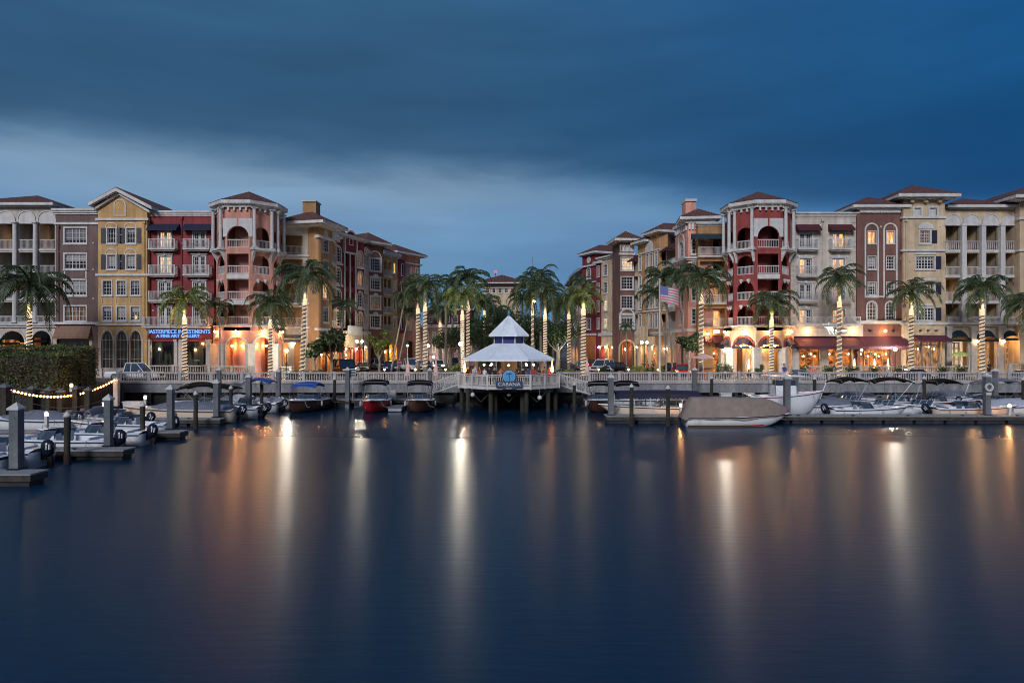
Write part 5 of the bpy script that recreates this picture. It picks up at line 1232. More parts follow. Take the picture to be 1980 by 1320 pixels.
dock('dock along the quay left of the gazebo', X(430, 67.5), 67.2, X(836, 67.5), 69.0, .8)
dock('long front dock of the right marina, in front of the boats', X(1172, 53.5), 53.3, 46, 55.0, .58)
dock('dock along the quay right of the gazebo', X(1128, 67.5), 67.2, 60, 69.0, .8)

def pile_sq(label, px, d, ytop, w=.40, m='pilegrey', cap='white', base=-2., group='square grey dock piles', disc=False):
    x = X(px, d); zt = Z(ytop, d); root = thing('dock_pile', label, 'pile', (x, d, 0), group=group)
    mb = MB(); mb.box(x-w/2, d-w/2, base, x+w/2, d+w/2, zt-.32); mb.build('shaft', m, root, bevel=.03)
    mb = MB(); a = w*.62; mb.add([(x-a, d-a, zt-.34), (x+a, d-a, zt-.34), (x+a, d+a, zt-.34), (x-a, d+a, zt-.34), (x-a, d-a, zt-.26), (x+a, d-a, zt-.26), (x+a, d+a, zt-.26), (x-a, d+a, zt-.26), (x, d, zt)],
        [(3, 2, 1, 0), (0, 1, 5, 4), (1, 2, 6, 5), (2, 3, 7, 6), (3, 0, 4, 7), (4, 5, 8), (5, 6, 8), (6, 7, 8), (7, 4, 8)]); mb.build('cap', cap, root)
    mb = MB(); mb.box(x-w*.66, d-w*.66, .42, x+w*.66, d+w*.66, .62); mb.build('guide_collar', 'darkmetal', root)
    if disc:
        mb = MB(); f = Fr((x-1, d-w/2), (x+1, d-w/2)); c = Z(748, d)
        mb.ring(f, [(1+.33*math.cos(2*math.pi*k/16), c+.33*math.sin(2*math.pi*k/16)) for k in range(16)], [(1+.2*math.cos(2*math.pi*k/16), c+.2*math.sin(2*math.pi*k/16)) for k in range(16)], .12, .01); mb.build('life_ring', 'white', root)
        mb = MB(); mb.fbox(f, .8, c-.62, 1.2, c-.42, .05, .01); mb.build('notice', 'white', root)
    return root
def pile_rd(label, px, d, ytop, r=.15, group='round dark timber piles'):
    x = X(px, d); zt = Z(ytop, d); root = thing('mooring_pile', label, 'pile', (x, d, 0), group=group)
    rd = random.Random(int(px)); mb = MB(); n = 9
    mb.tube([(x+rd.uniform(-.012, .012), d, -2+(zt-.25+2)*i/n) for i in range(n+1)], [r*rd.uniform(.94, 1.06) for i in range(n+1)], 12); mb.build('shaft', 'pile', root, smooth=False); mb = MB(); mb.lathe([(r*1.02, -1), (r*1.07, .1), (r*1.09, .45), (r*1.03, .62+.1*math.sin(px))], (x, d, 0), 12); mb.build('tide_band', 'soil', root)
    mb = MB(); mb.lathe([(r*1.15, zt-.30), (r*1.2, zt-.22), (.01, zt)], (x, d, 0), 12); mb.build('cap', 'white', root); return root
P = pile_sq
P('thick grey square pile at the lower left, nearest the viewer', 32, 30.4, 777, .42)
P('grey square pile at the end of the second finger dock', 210, 37.4, 761, .36)
P('grey square pile at the end of the third finger dock', 330, 45.0, 743, .37)
P('grey square pile by the fourth finger dock beside the cruiser', 419, 52.8, 732, .42)
P('slim grey square pile against the quay balustrade above the cruiser', 423.5, 67, 709, .38)
P('grey square pile on the short fifth finger dock', 481, 60.4, 722, .42)
P('slim grey square pile against the balustrade in front of the pink tower', 538, 67, 712, .40)
P('slim grey square pile beside the striped marina notice', 672, 67, 709, .40)
P('slim grey square pile just left of the gazebo ramp', 831, 67.5, 710, .36)
P('grey square pile at the left end of the right front dock', 1181, 54.2, 722, .42)
P('slim grey square pile against the balustrade behind the canopied launch', 1343, 67, 709, .38)
P('grey square pile behind the bow of the tan covered boat', 1521.5, 54.2, 724, .44)
P('slim grey square pile right behind the tan covered boat pile', 1538, 67, 708, .38)
P('grey square pile carrying a white life ring on the right dock', 1908, 54.2, 720, .42, disc=True)
P('slim grey square pile behind the life ring pile', 1924, 67, 711, .40)
P('old timber square pile at the far left holding the string lights', 9, 50, 740, .62, m='pile', cap='pilegrey', group=None)
P('pinkish square post where the string lights end beside the quay', 225.5, 62, 729, .42, m='stone', cap='stone', group=None)
for px, d, yt, lab in ((130, 34.8, 794, 'dark round pile in front of the nearest white boat'), (276, 42.6, 776, 'dark round pile under the amber dock lamp'), (378.5, 50.2, 755, 'dark round pile in open water before the cruiser'), (446.5, 56, 744.5, 'dark round pile by the stern of the cruiser'),
    (506, 63, 736, 'dark round pile next to the boat with tilted outboard'), (647, 67.0, 728, 'dark round pile between the blue topped and the red boat'), (1110.5, 62, 738, 'dark round pile right of the gazebo in open water'), (1221, 51.6, 741, 'dark round pile before the canopied launch, left one'),
    (1291.5, 51.6, 744, 'dark round pile before the canopied launch, right one'), (1376, 66, 726, 'dark round pile behind the launch near the quay'), (1575, 62, 727, 'dark round pile right of the high bowed boat'), (1787, 62, 726, 'dark round pile beside the orange tube boat'), (1979, 60, 728, 'dark round pile at the right edge of the view')):
    pile_rd(lab, px, d, yt)
for i, px in enumerate((62, 94, 118, 147, 171)):
    P('old short timber post of the left bank, %s from the hedge side' % ['first', 'second', 'third', 'fourth', 'fifth'][i], px, 56.5, 744+(i % 3)*3, .42, m='pile', cap='pilegrey', group='old timber bank posts')
root = thing('bulkhead', 'dark timber bulkhead under the hedge on the left bank', 'retaining wall', (-50, 57.3, 0)); mb = MB()
for i in range(60): x = -75+i*.62; mb.box(x, 57.0, -1, min(-38.3, x+.57), 57.18, 2.385)
for i in range(16): y = 57.3+i*.58; mb.box(-38.5, y, -1, -38.32, y+.54, 2.38)
for i in range(7): mb.box(-38.5-i*.33, 66.6+i*.5, -1, -38.0-i*.33, 66.9+i*.5, 2.38)
mb.build('planking', 'pile', root); mb = MB(); mb.box(-75, 56.9, 2.1, -38.3, 57.3, 2.28); mb.build('wale', 'pilegrey', root)

# boats: x forward (bow), z up from water
def hull_rows(L, B, fb, u0=0, sink=.25, flare=.16):
    rows = []; n = 16
    for i in range(n+1):
        u = i/n; w = B/2*(1-max(0, (u-.42)/.58)**2.3)*(.90+.1*min(1, u*4)); w = max(w, .03)
        zs = fb*(1+.28*u*u); zk = -sink+max(0, (u-.7)/.3)**2*(zs+sink)*.85; zc = zk+(zs-zk)*.28
        x = -L/2+L*u; rk = L*.05*u
        rows.append(((x, w, zs, zk, zc, rk)))
    return rows
def boat(name, label, L=6.2, B=2.4, fb=.72, hull='gel', deck='gel', seat='vinyl', stripe=None, wind=True, motor=1, tilt=0., top=None, topz=1.9, topx=(-.12, .26), cover=None, group='motor boats in the marina', loc=(0, 0, 0), rz=0., ck=(.10, .60), tower=False, fender=True):
    root = thing(name, label, 'boat', loc, rz, group, local=True); rows = hull_rows(L, B, fb)
    mb = MB(); rr = []
    for x, w, zs, zk, zc, rk in rows:
        zm = zs*.55+zc*.45
        rr.append([(x+rk, w, zs), (x+rk*.7, w*.955, zm), (x+rk*.3, w*.84, zc), (x, 0, zk), (x+rk*.3, -w*.84, zc), (x+rk*.7, -w*.955, zm), (x+rk, -w, zs)])
    mb.loft(rr, capa=True, capb=True); mb.build('hull', hull, root, smooth=True)
    mb = MB(); dr = []
    for i, (x, w, zs, zk, zc, rk) in enumerate(rows):
        u = i/16; inn = ck[0] < u < ck[1]; wi = max(.02, w-.24) if inn else w*.6; zf = .22 if inn else zs+.14*min(1, w)
        zi = zs+.07
        dr.append([(x+rk, w, zs), (x+rk, (w+wi)/2, zi), (x+rk, wi, zi if inn else zs+.11*min(1, w)), (x+rk, wi*.94, zf), (x+rk, 0, zf), (x+rk, -wi*.94, zf), (x+rk, -wi, zi if inn else zs+.11*min(1, w)), (x+rk, -(w+wi)/2, zi), (x+rk, -w, zs)])
    mb.loft([r[::-1] for r in dr]); mb.build('deck', deck, root, smooth=False)
    mb = MB()
    for sg in (1, -1): mb.tube([(x+rk, sg*(w+.02), zs-.03) for x, w, zs, zk, zc, rk in rows], .035, 5)
    mb.build('rub_rail', 'darkmetal' if stripe is None else stripe, root)
    zs = fb
    if wind:
        xw = -L/2+L*(ck[1]-.06); hw = B*.40; pts = [(xw-.9, hw+.02), (xw-.35, hw), (xw+.05, hw*.72), (xw+.2, hw*.25), (xw+.2, -hw*.25), (xw+.05, -hw*.72), (xw-.35, -hw), (xw-.9, -hw-.02)]
        mb = MB(); mb.loft([[(p[0], p[1], zs+.10) for p in pts][::-1], [(p[0]-.32, p[1]*.93, zs+.56) for p in pts][::-1]]); w_ = mb.build('windscreen', 'wglass', root)
        mb = MB(); mb.tube([(p[0]-.32, p[1]*.93, zs+.57) for p in pts], .02, 5)
        for p in pts: mb.tube([(p[0], p[1], zs+.1), (p[0]-.32, p[1]*.93, zs+.57)], .015, 4)
        mb.build('frame', 'steel', w_)
    if cover is None:
        for i, (fx, fy) in enumerate(((.43, .42), (.43, -.42))):
            x = -L/2+L*fx; y = B*fy*.52; mb = MB(); mb.box(x-.28, y-.26, .25, x+.26, y+.26, .62); mb.build('seat', seat, root, bevel=.05); mb = MB(); mb.box(x-.34, y-.26, .60, x-.2, y+.26, 1.12); mb.build('seat_back', seat, root, bevel=.05)
        x = -L/2+L*.17; mb = MB(); mb.box(x-.25, -B*.34, .25, x+.25, B*.34, .62); mb.box(x-.32, -B*.34, .60, x-.18, B*.34, fb+.18); mb.build('bench', seat, root, bevel=.05)
        mb = MB(); x = -L/2+L*.53; mb.box(x-.1, .18, .22, x+.25, B*.36, fb+.22); mb.tube([(x-.12+.0, .55+.15*math.cos(a), fb+.12+.15*math.sin(a)) for a in [k*math.pi/5 for k in range(11)]], .018, 4); mb.build('console', 'vinyl', root)
    else:
        mb = MB(); cr = []; rd = random.Random(5)
        for i, (x, w, zs_, zk, zc, rk) in enumerate(rows):
            u = i/16; hgt = .62*math.sin(math.pi*min(1, max(0, (u+.05)/.85)))**.8+.12; row = []
            for k in range(9):
                v = -1+k/4; row.append((x+rk*1.0, w*1.02*v, zs_-.10+(hgt+.06*math.sin(i*1.9+k*2))*(1-abs(v)**2.2)))
            cr.append([(p[0], p[1], p[2]) for p in row][::-1])
        mb.loft(cr, capa=True); mb.build('cover', cover, root, smooth=True)
    for m_ in range(motor):
        y0 = 0 if motor == 1 else (-.4+.8*m_); T = Matrix.Translation((-L/2-.22, y0, fb*.75)) @ Matrix.Rotation(-tilt, 4, 'Y')
        mb = MB(); prof = [(-.30, -.05, .14), (-.36, .25, .23), (-.34, .5, .24), (-.26, .68, .19), (-.12, .76, .10)]
        rowsm = []
        for x_, z_, hw in prof: pass
        secs = [(-.05, .30, .17), (.08, .42, .22), (.35, .48, .235), (.55, .44, .22), (.70, .28, .15), (.75, .14, .07)]
        for z_, ln, hw in [(z_, l_*.72, h_) for z_, l_, h_ in secs]: rowsm.append([(-.05-ln+ln*(1+math.cos(a))*1.0*.98, hw*math.sin(a)*1.0, z_) for a in [2*math.pi*k/12 for k in range(12)]])
        mb.loft(rowsm, True, True, True); mb.v = [tuple(T @ Vector(p)) for p in mb.v]; mo = mb.build('outboard_motor', 'cowl', root, smooth=True)
        mb = MB(); mb.box(-.30, -.07, -.75, -.06, .07, -.04); mb.box(-.55, -.10, -.62, -.04, .10, -.58); mb.box(-.04, -.14, -.25, .2, .14, .12); mb.v = [tuple(T @ Vector(p)) for p in mb.v]; mb.build('leg', 'darkmetal', mo)
        mb = MB(); mb.box(-.60, -.232, .30, -.52, .232, .50) if False else mb.box(-.30, -.242, .28, -.24, .242, .54); mb.box(-.16, -.242, .28, -.10, .242, .54); mb.v = [tuple(T @ Vector(p)) for p in mb.v]; mb.build('decal', 'white', mo)
    if top:
        x0, x1 = L*topx[0], L*topx[1]; hw = B*.44; mb = MB(); ra = []; rb = []
        for i in range(9):
            u = i/8; x = x0+(x1-x0)*u; row = []; row2 = []
            for k in range(7): v = -1+k/3; z = topz-.28+.34*math.sin(math.pi*u)**.8+.14*(1-v*v); row.append((x, v*hw, z)); row2.append((x, v*hw*.99, z-.11))
            ra.append(row); rb.append(row2)
        mb.loft([r[::-1] for r in ra]); mb.loft(rb)
        for k in (0, 8): pass
        mb.loft([[r[0] for r in ra], [r[0] for r in rb]]); mb.loft([[r[-1] for r in rb], [r[-1] for r in ra]]); mb.loft([ra[0], rb[0]]); mb.loft([rb[-1], ra[-1]])
        t_ = mb.build('bimini_top', top, root, smooth=False)
        mb = MB(); xm = (x0+x1)/2-.1
        for xx in (x0+.1, xm+.1, x1-.1): mb.tube([(xm, B*.46, fb+.05), (xx, hw*.98, topz-.15), (xx, hw*.8, topz-.02), (xx, -hw*.8, topz-.02), (xx, -hw*.98, topz-.15), (xm, -B*.46, fb+.05)], .016, 5)
        mb.tube([(x1+.7, B*.40, fb+.1), (x1-.1, hw*.98, topz-.15)], .012, 4); mb.tube([(x0-.6, B*.40, fb+.1), (x0+.1, hw*.98, topz-.15)], .012, 4)
        mb.tube([(x1+.7, -B*.40, fb+.1), (x1-.1, -hw*.98, topz-.15)], .012, 4); mb.tube([(x0-.6, -B*.40, fb+.1), (x0+.1, -hw*.98, topz-.15)], .012, 4)
        mb.build('frame', 'steel', t_)
    # bow rail, fenders
    mb = MB(); R_ = rows[9:16]
    if wind and cover is None:
        for sg in (1, -1):
            mb.tube([(x+rk, sg*(w-.10 if w > .15 else .02), zs_+.30) for x, w, zs_, zk, zc, rk in R_], .016, 5)
            for x, w, zs_, zk, zc, rk in R_[::2]: mb.tube([(x+rk, sg*max(.02, w-.10), zs_+.05), (x+rk, sg*max(.02, w-.10), zs_+.30)], .012, 4)
        mb.build('bow_rail', 'steel', root)
    for u, dx in ((2, -.5), (13, .7)):
        x, w, zs_, zk, zc, rk = rows[u]
        for sg in (-1, 1): mb = MB(); mb.tube([(x+rk, sg*(w-.05), zs_+.05), (x+rk+dx*.5, sg*(w+.35), .62), (x+rk+dx, sg*(w+.75), .60)], .018, 4); mb.build('mooring_line', 'dockwood', root)
    if fender:
        for sg, u in ((-1, 5), (-1, 10), (1, 8)):
            x, w, zs_, zk, zc, rk = rows[u]; mb = MB(); mb.lathe([(.02, 0), (.09, .06), (.1, .2), (.1, .38), (.03, .48)], (x, sg*(w+.12), zs_-.55), 8); mb.build('fender', 'white', root)
    return root
PI = math.pi
boat('motor_boat', 'white boat at the lower left corner with navy outboard, partly out of view', 6.5, loc=(-27.0, 32.3, 0), rz=PI, group='left marina boats', seat='vinyl')
boat('bowrider_boat', 'white open bowrider behind the second finger dock with black outboard', 7.4, 2.5, loc=(-26.3, 38.9, 0), rz=PI, group='left marina boats')
boat('pontoon_runabout', 'white runabout with raised folded canopy frame, second white boat behind the second dock', 6.4, 2.3, loc=(-25.6, 41.9, 0), rz=PI, group='left marina boats', tilt=.15)
boat('deck_boat', 'white deck boat with outboard and light framed top behind the third finger dock', 6.6, 2.4, loc=(-26.6, 46.6, 0), rz=PI, group='left marina boats', top='greycv', topz=1.7, topx=(.22, .30))
boat('covered_cruiser', 'cream hulled cruiser under a grey cover with long dark canopy behind the fourth dock', 8.6, 2.7, .95, 'gelcream', 'gelcream', loc=(-26.3, 54.6, 0), rz=PI, cover='greycv', wind=False, tilt=.5, group='left marina boats', stripe='gelbrown')
boat('motor_boat', 'white boat with long dark bimini behind the covered cruiser', 7.6, 2.5, .85, loc=(-24.9, 57.2, 0), rz=PI, top='blackcv', topz=2.75, topx=(-.25, .36), group='left marina boats', tilt=.6, motor=2)
boat('motor_boat', 'white boat with outboard beside the fifth finger dock and dark blue top', 6.6, 2.4, .8, loc=(-24.6, 62.4, 0), rz=PI, top='bluecv', topz=3.0, topx=(-.42, -.05), group='left marina boats', tilt=.7)
boat('motor_boat', 'small white boat under a pale cover just left of the blue topped boat', 5.2, 2.1, .6, loc=(X(520, 65), 65, 0), rz=-.25+PI, cover='vinyl', wind=False, group='left marina boats')
boat('bow_boat', 'boat with royal blue bimini and dark hull seen from the bow at the quay', 6.4, 2.7, .95, 'gelbrown', loc=(X(594, 64), 63.9, 0), rz=-PI/2-.12, top='bluecv', topz=2.55, topx=(-.22, .14), group='boats bow on at the quay')
boat('bow_boat', 'red hulled bowrider with black bimini seen from the bow at the quay', 6.2, 2.55, .95, 'gelred', loc=(X(725, 63.5), 63.9, 0), rz=-PI/2+.05, top='blackcv', topz=2.75, topx=(-.2, .12), seat='tealvinyl', group='boats bow on at the quay')
boat('bow_boat', 'white topped dark hulled bowrider seen from the bow just left of the gazebo', 6.0, 2.6, .95, 'gelbrown', loc=(X(811, 63.5), 64, 0), rz=-PI/2+.03, top='blackcv', topz=2.7, topx=(-.1, .10), seat='tealvinyl', group='boats bow on at the quay')
boat('bow_boat', 'white bowrider with black bimini seen from the bow right of the gazebo', 6.2, 2.6, .95, 'gelbrown', loc=(X(1164, 63), 64, 0), rz=-PI/2-.2, top='blackcv', topz=2.65, topx=(-.15, .16), group='boats bow on at the quay')
boat('bow_boat', 'white boat with dark bimini and dark screen behind the left part of the launch', 6.2, 2.6, .95, loc=(X(1213, 63), 64, 0), rz=-PI/2+.1, top='blackcv', topz=2.65, topx=(-.15, .12), seat='tealvinyl', group='boats bow on at the quay')
boat('bow_boat', 'white centre console boat behind the middle of the canopied launch', 5.6, 2.4, .9, loc=(X(1259, 63.5), 64.4, 0), rz=-PI/2, group='boats bow on at the quay')
def box_stack(name, label, cat, x, y, z, w, d, h, m, lid=None):
    root = thing(name, label, cat, (x, y, z)); mb = MB(); mb.hexa([(x-w*.46, y-d*.46, z), (x+w*.46, y-d*.46, z), (x+w*.46, y+d*.46, z), (x-w*.46, y+d*.46, z), (x-w/2, y-d/2, z+h), (x+w/2, y-d/2, z+h), (x+w/2, y+d/2, z+h), (x-w/2, y+d/2, z+h)]); mb.build('box', m, root, bevel=.03)
    mb = MB(); mb.box(x-w*.54, y-d*.54, z+h, x+w*.54, y+d*.54, z+h+.08); mb.build('lid', lid or m, root, bevel=.02); return root
box_stack('dock_box', 'white storage box on the quay dock between the red and the dark hulled boats', 'storage box', X(757.5, 67.4), 67.5, .8, .85, .6, .8, 'white')
box_stack('dock_box', 'white storage box on the right quay dock above the tan cover, left one', 'storage box', X(1412, 66), 67.5, .8, 1.1, .6, .55, 'white')
box_stack('dock_box', 'white storage box on the right quay dock above the tan cover, right one', 'storage box', X(1457, 66), 67.5, .8, 1.0, .6, .55, 'white')
box_stack('dock_box', 'white locker on the main walkway beside the amber lamp', 'storage box', X(252, 57), 57.5, .58, 1.5, .7, .75, 'white')
box_stack('floating_platform', 'small dark floating platform between the red and the dark hulled boats', 'float', X(766, 63.5), 63.8, .05, 1.3, 2.2, .35, 'vinyl', 'pilegrey')
# canopied launch
L = 8.0; Yl = 56.6; root = boat('electric_launch', 'long white launch with scalloped navy blue canopy on white posts', 8.2, 2.2, .95, 'gelcream', 'gel', loc=(X(1262, 56.6), Yl, 0), rz=PI, motor=0, wind=False, ck=(.08, .8), seat='vinyl')
mb = MB(); ra = [];
for i in range(15): u = i/14; x = -3.7+6.9*u; ra.append([(x, v*1.15, 2.35-.22*abs(v)**2+.06*math.sin(math.pi*u)) for v in (-1, -.6, -.2, .2, .6, 1)][::-1])
mb.loft(ra)
for sg in (-1, 1):
    rw = [[(r[0 if sg > 0 else -1][0], sg*1.15, r[0][2]) for r in ra], [(r[0][0], sg*1.16, r[0][2]-.30) for r in ra]]; mb.loft(rw)
    for i in range(20): x = -3.7+6.9*(i+.5)/20; mb.add([(x-.17, sg*1.165, 1.86), (x+.17, sg*1.165, 1.86), (x, sg*1.165, 1.72)], [(0, 1, 2)])
cn = mb.build('canopy', 'navy', root)
for i in range(6):
    for sg in (-1, 1):
        mb = MB(); x = -3.5+6.5*i/5; mb.tube([(x, sg*.98, .95), (x, sg*1.08, 2.1)], .035, 6); mb.tube([(x, sg*1.0, 1.5), (x+.2, sg*1.08, 2.1)], .015, 4); mb.build('post', 'white', root)
# tan tarped boat
Yt = 51.9; xt = X(1420, Yt); root = boat('tarped_boat', 'large white boat under a taut tan tarpaulin in front of the right dock', 7.6, 2.4, .70, 'gel', 'gel', loc=(xt, Yt, 0), rz=0, motor=0, wind=False, fender=False)
mb = MB(); rws = hull_rows(7.6, 2.4, .70); cr = []
for i, (x, w, zs, zk, zc, rk) in enumerate(rws):
    u = i/16; peak = 2.15 if u < .3 else 2.15-.22*(u-.3) if u < .75 else 2.05-.85*((u-.75)/.25)**1.3
    if i == 0: peak = 1.5
    row = []
    for k in range(13):
        v = -1+k/6; a = abs(v); s = (1-max(0, (a-.45)/.55))
        zz = zs-.16*(1-u*.3) + (peak-zs+.16)*(1 if a < .45 else (1-((a-.45)/.55)**1.25))
        zz += (.05*math.sin(k*2.3+i*.55)+.045*math.sin(i*1.3+k*1.7))*(.4+.6*a)
        wx = w*(1.06 if a > .9 else 1.0+.02*math.sin(i+k*3)); vv = v*(.95 if a < .5 else 1)
        row.append((x+rk-(.25 if i == 0 and a > .9 else 0), vv*wx, zz))
    cr.append(row[::-1])
mb.loft(cr, capa=True, capb=True); tp = mb.build('tarpaulin', 'tan', root, smooth=True)
mb = MB()
for sg in (1, -1): mb.loft([[(x+rk*.2, sg*w*.86, zc+.02) for x, w, zs, zk, zc, rk in rws], [(x+rk*.25, sg*(w*.885), zc+.12) for x, w, zs, zk, zc, rk in rws]] if sg < 0 else [[(x+rk*.25, sg*(w*.885), zc+.12) for x, w, zs, zk, zc, rk in rws], [(x+rk*.2, sg*w*.86, zc+.02) for x, w, zs, zk, zc, rk in rws]])
mb.build('waterline_stripe', 'gelred', root)
# high bow console boat
root = boat('console_boat', 'high bowed pale grey fishing boat with white hardtop behind the tan tarped boat', 6.3, 2.5, 1.72, 'gel', 'gel', loc=(X(1514, 58.5), 58.5, 0), rz=0, motor=0, wind=False, stripe='gelred', fender=False)
mb = MB(); mb.box(-.9, -.7, 1.75, .9, .7, 2.7); mb.build('console_cabin', 'gel', root, bevel=.12); mb = MB(); mb.box(-.7, -.6, 2.72, .85, .6, 3.15); mb.build('cabin_windows', 'wglass', root, bevel=.05)
mb = MB(); mb.box(-1.5, -1.1, 3.45, 1.4, 1.1, 3.55); ht = mb.build('hardtop', 'gel', root, bevel=.04); mb = MB()
for sx in (-1, 1):
    for sy in (-.8, .8): mb.tube([(sx*.9, sy, 1.8), (sx*1.0, sy, 3.46)], .03, 6)
mb.tube([(-.4, 0, 3.5), (-.4, 0, 5.0)], .012, 4); mb.build('hardtop_frame', 'steel', ht)
boat('bowrider_boat', 'long low white bowrider on the right dock with its bow toward the pile, left one', 6.2, 2.3, .8, loc=(X(1676, 56.8), 56.8, 0), rz=0, tilt=.4, group='right marina boats')
boat('bowrider_boat', 'white bowrider with moulded stripe on the right dock by the life ring pile', 6.8, 2.3, .85, 'gelcream', loc=(X(1880, 56.8), 56.8, 0), rz=0, tilt=.6, group='right marina boats', seat='greycv', stripe='gelbrown')
boat('motor_boat', 'white boat with black bimini, first behind the right dock from the high bowed boat', 6.2, 2.4, 1.0, loc=(X(1640, 62), 62.3, 0), rz=PI+.2, top='blackcv', topz=3.05, topx=(-.26, .22), tilt=.3, group='right marina boats')
boat('motor_boat', 'white boat with black bimini and tall outboard, second behind the right dock', 6.4, 2.4, 1.0, loc=(X(1722, 62), 62.1, 0), rz=PI-.1, top='blackcv', topz=3.05, topx=(-.26, .28), group='right marina boats', motor=1)
boat('motor_boat', 'white boat with short black bimini over an orange tube, behind the right dock', 6.0, 2.4, .95, 'orangecv', loc=(X(1822, 62), 62.4, 0), rz=.1, top='blackcv', topz=2.9, topx=(-.18, .25), group='right marina boats')
boat('motor_boat', 'dark hulled boat with purplish bimini at the right edge behind the right dock', 6.6, 2.4, 1.0, 'gelblue', loc=(X(1930, 62), 62.2, 0), rz=.05, top='greycv', topz=2.95, topx=(-.28, .30), group='right marina boats')
boat('motor_boat', 'pale boat under a grey cover along the right quay, left one', 6.0, 2.3, 1.0, loc=(X(1660, 65.7), 65.9, 0), rz=0, cover='greycv', wind=False, group='right marina boats', motor=0)
boat('motor_boat', 'pale boat under a grey cover along the right quay, right one', 6.4, 2.3, 1.1, loc=(X(1840, 65.7), 65.9, 0), rz=0, cover='greycv', wind=False, group='right marina boats', motor=0)

for i, (px, d, L_, kw, lab) in enumerate((
    (-38, 34.2, 6.2, dict(rz=PI), 'white boat second from the lower left corner, partly out of view'),
    (60, 48.6, 6.4, dict(rz=PI, cover='greycv', wind=False), 'low boat under grey cover between the third and fourth finger docks'),
    (205, 49.6, 5.6, dict(rz=PI, tilt=.5), 'small open white boat left of the cruiser with raised outboard'),
    (395, 62.5, 6.0, dict(rz=PI, top='blackcv', topz=2.6, topx=(-.2, .3), tilt=.5), 'white boat with low black canopy close to the quay on the left'),
    (455, 64.8, 5.4, dict(rz=PI, cover='vinyl', wind=False, tilt=.5), 'small boat under pale cover next to the quay, left of the pink tower pile'))):
    boat('motor_boat', lab, L_, 2.3, .8, loc=(X(px, d), d, 0), group='left marina boats', **kw)
for i, (px, d, L_, kw, lab) in enumerate((
    (1618, 59.6, 6.0, dict(rz=0, cover='greycv', wind=False), 'low boat under grey cover just right of the high bowed boat'),
    (1700, 59.4, 5.6, dict(rz=PI, tilt=.1), 'open white boat with tall outboard in the middle of the right marina'),
    (1772, 59.3, 5.2, dict(rz=PI, tilt=.8), 'small white boat with raised outboard beside the orange tube boat'),
    (1960, 58.9, 5.6, dict(rz=0, cover='vinyl', wind=False), 'white covered boat at the right edge beside the dock lamp'),
    (1735, 65.8, 5.4, dict(rz=PI), 'white open boat against the right quay between two covered ones'))):
    boat('motor_boat', lab, L_, 2.3, .85, loc=(X(px, d), d, 0), group='right marina boats', **kw)
# dock lamps
def dock_lamp(label, px, d, y, z0=.58, m='amber', r=.11):
    x = X(px, d); z = Z(y, d); root = thing('dock_lamp', label, 'dock lamp', (x, d, z0), group='small lamp posts on the docks')
    mb = MB(); mb.box(x-.10, d-.10, z0, x+.10, d+.10, z-.12); mb.build('post', 'white', root, bevel=.02)
    mb = MB(); mb.lathe([(.17, 0), (.15, .06), (.02, .13)], (x, d, z+.10), 10); mb.build('cap', 'white', root)
    mb = MB(); mb.ball((x, d, z), r, 10, 6); mb.build('lamp', m, root)
dock_lamp('amber lit dock lamp low on the main walkway at the far left', 90, 44.5, 800); dock_lamp('amber lit dock lamp beside the pile of the second finger dock', 201, 50.5, 781)
dock_lamp('amber lit dock lamp above the dark round pile on the left', 281, 56.5, 768); dock_lamp('amber dock lamp on the right front dock beside the launch', 1316, 54.3, 783, m='warm', r=.08)
dock_lamp('amber dock lamp on the right front dock near the right edge', 1952, 54.3, 784, m='warm', r=.10); dock_lamp('amber lamp on the bank among the old posts under the hedge', 138, 57.6, 745, z0=2.2)
mb = MB(); a = Vector((X(14, 50), 49.7, Z(748, 50))); c = Vector((X(226, 62), 61.8, Z(732, 62)))
root = thing('string_lights', 'sagging string of amber bulbs between the old pile and the quay post', 'string lights', tuple((a+c)/2))
def sagp(t, s): p = a.lerp(c, t); return Vector((p.x, p.y, p.z-s*4*t*(1-t)))
mb.tube([sagp(i/24, 1.05) for i in range(25)], .02, 5); mb.build('cable', 'darkmetal', root)
for i in range(34): g = MB(); p = sagp((i+.5)/34, 1.05); g.ball((p.x, p.y, p.z-.06), .09, 6, 4); g.build('bulb', 'bulb', root)
mb = MB(); a2 = Vector((X(30, 50), 50, Z(768, 50))); c2 = Vector((X(205, 58), 58, Z(770, 58))); mb.tube([(a2.lerp(c2, i/16)-Vector((0, 0, .8*4*(i/16)*(1-i/16)))) for i in range(17)], .03, 5)
tag(mb.build('rope', 'dockwood', org=tuple((a2+c2)/2)), 'slack mooring rope hanging under the string lights', 'rope')
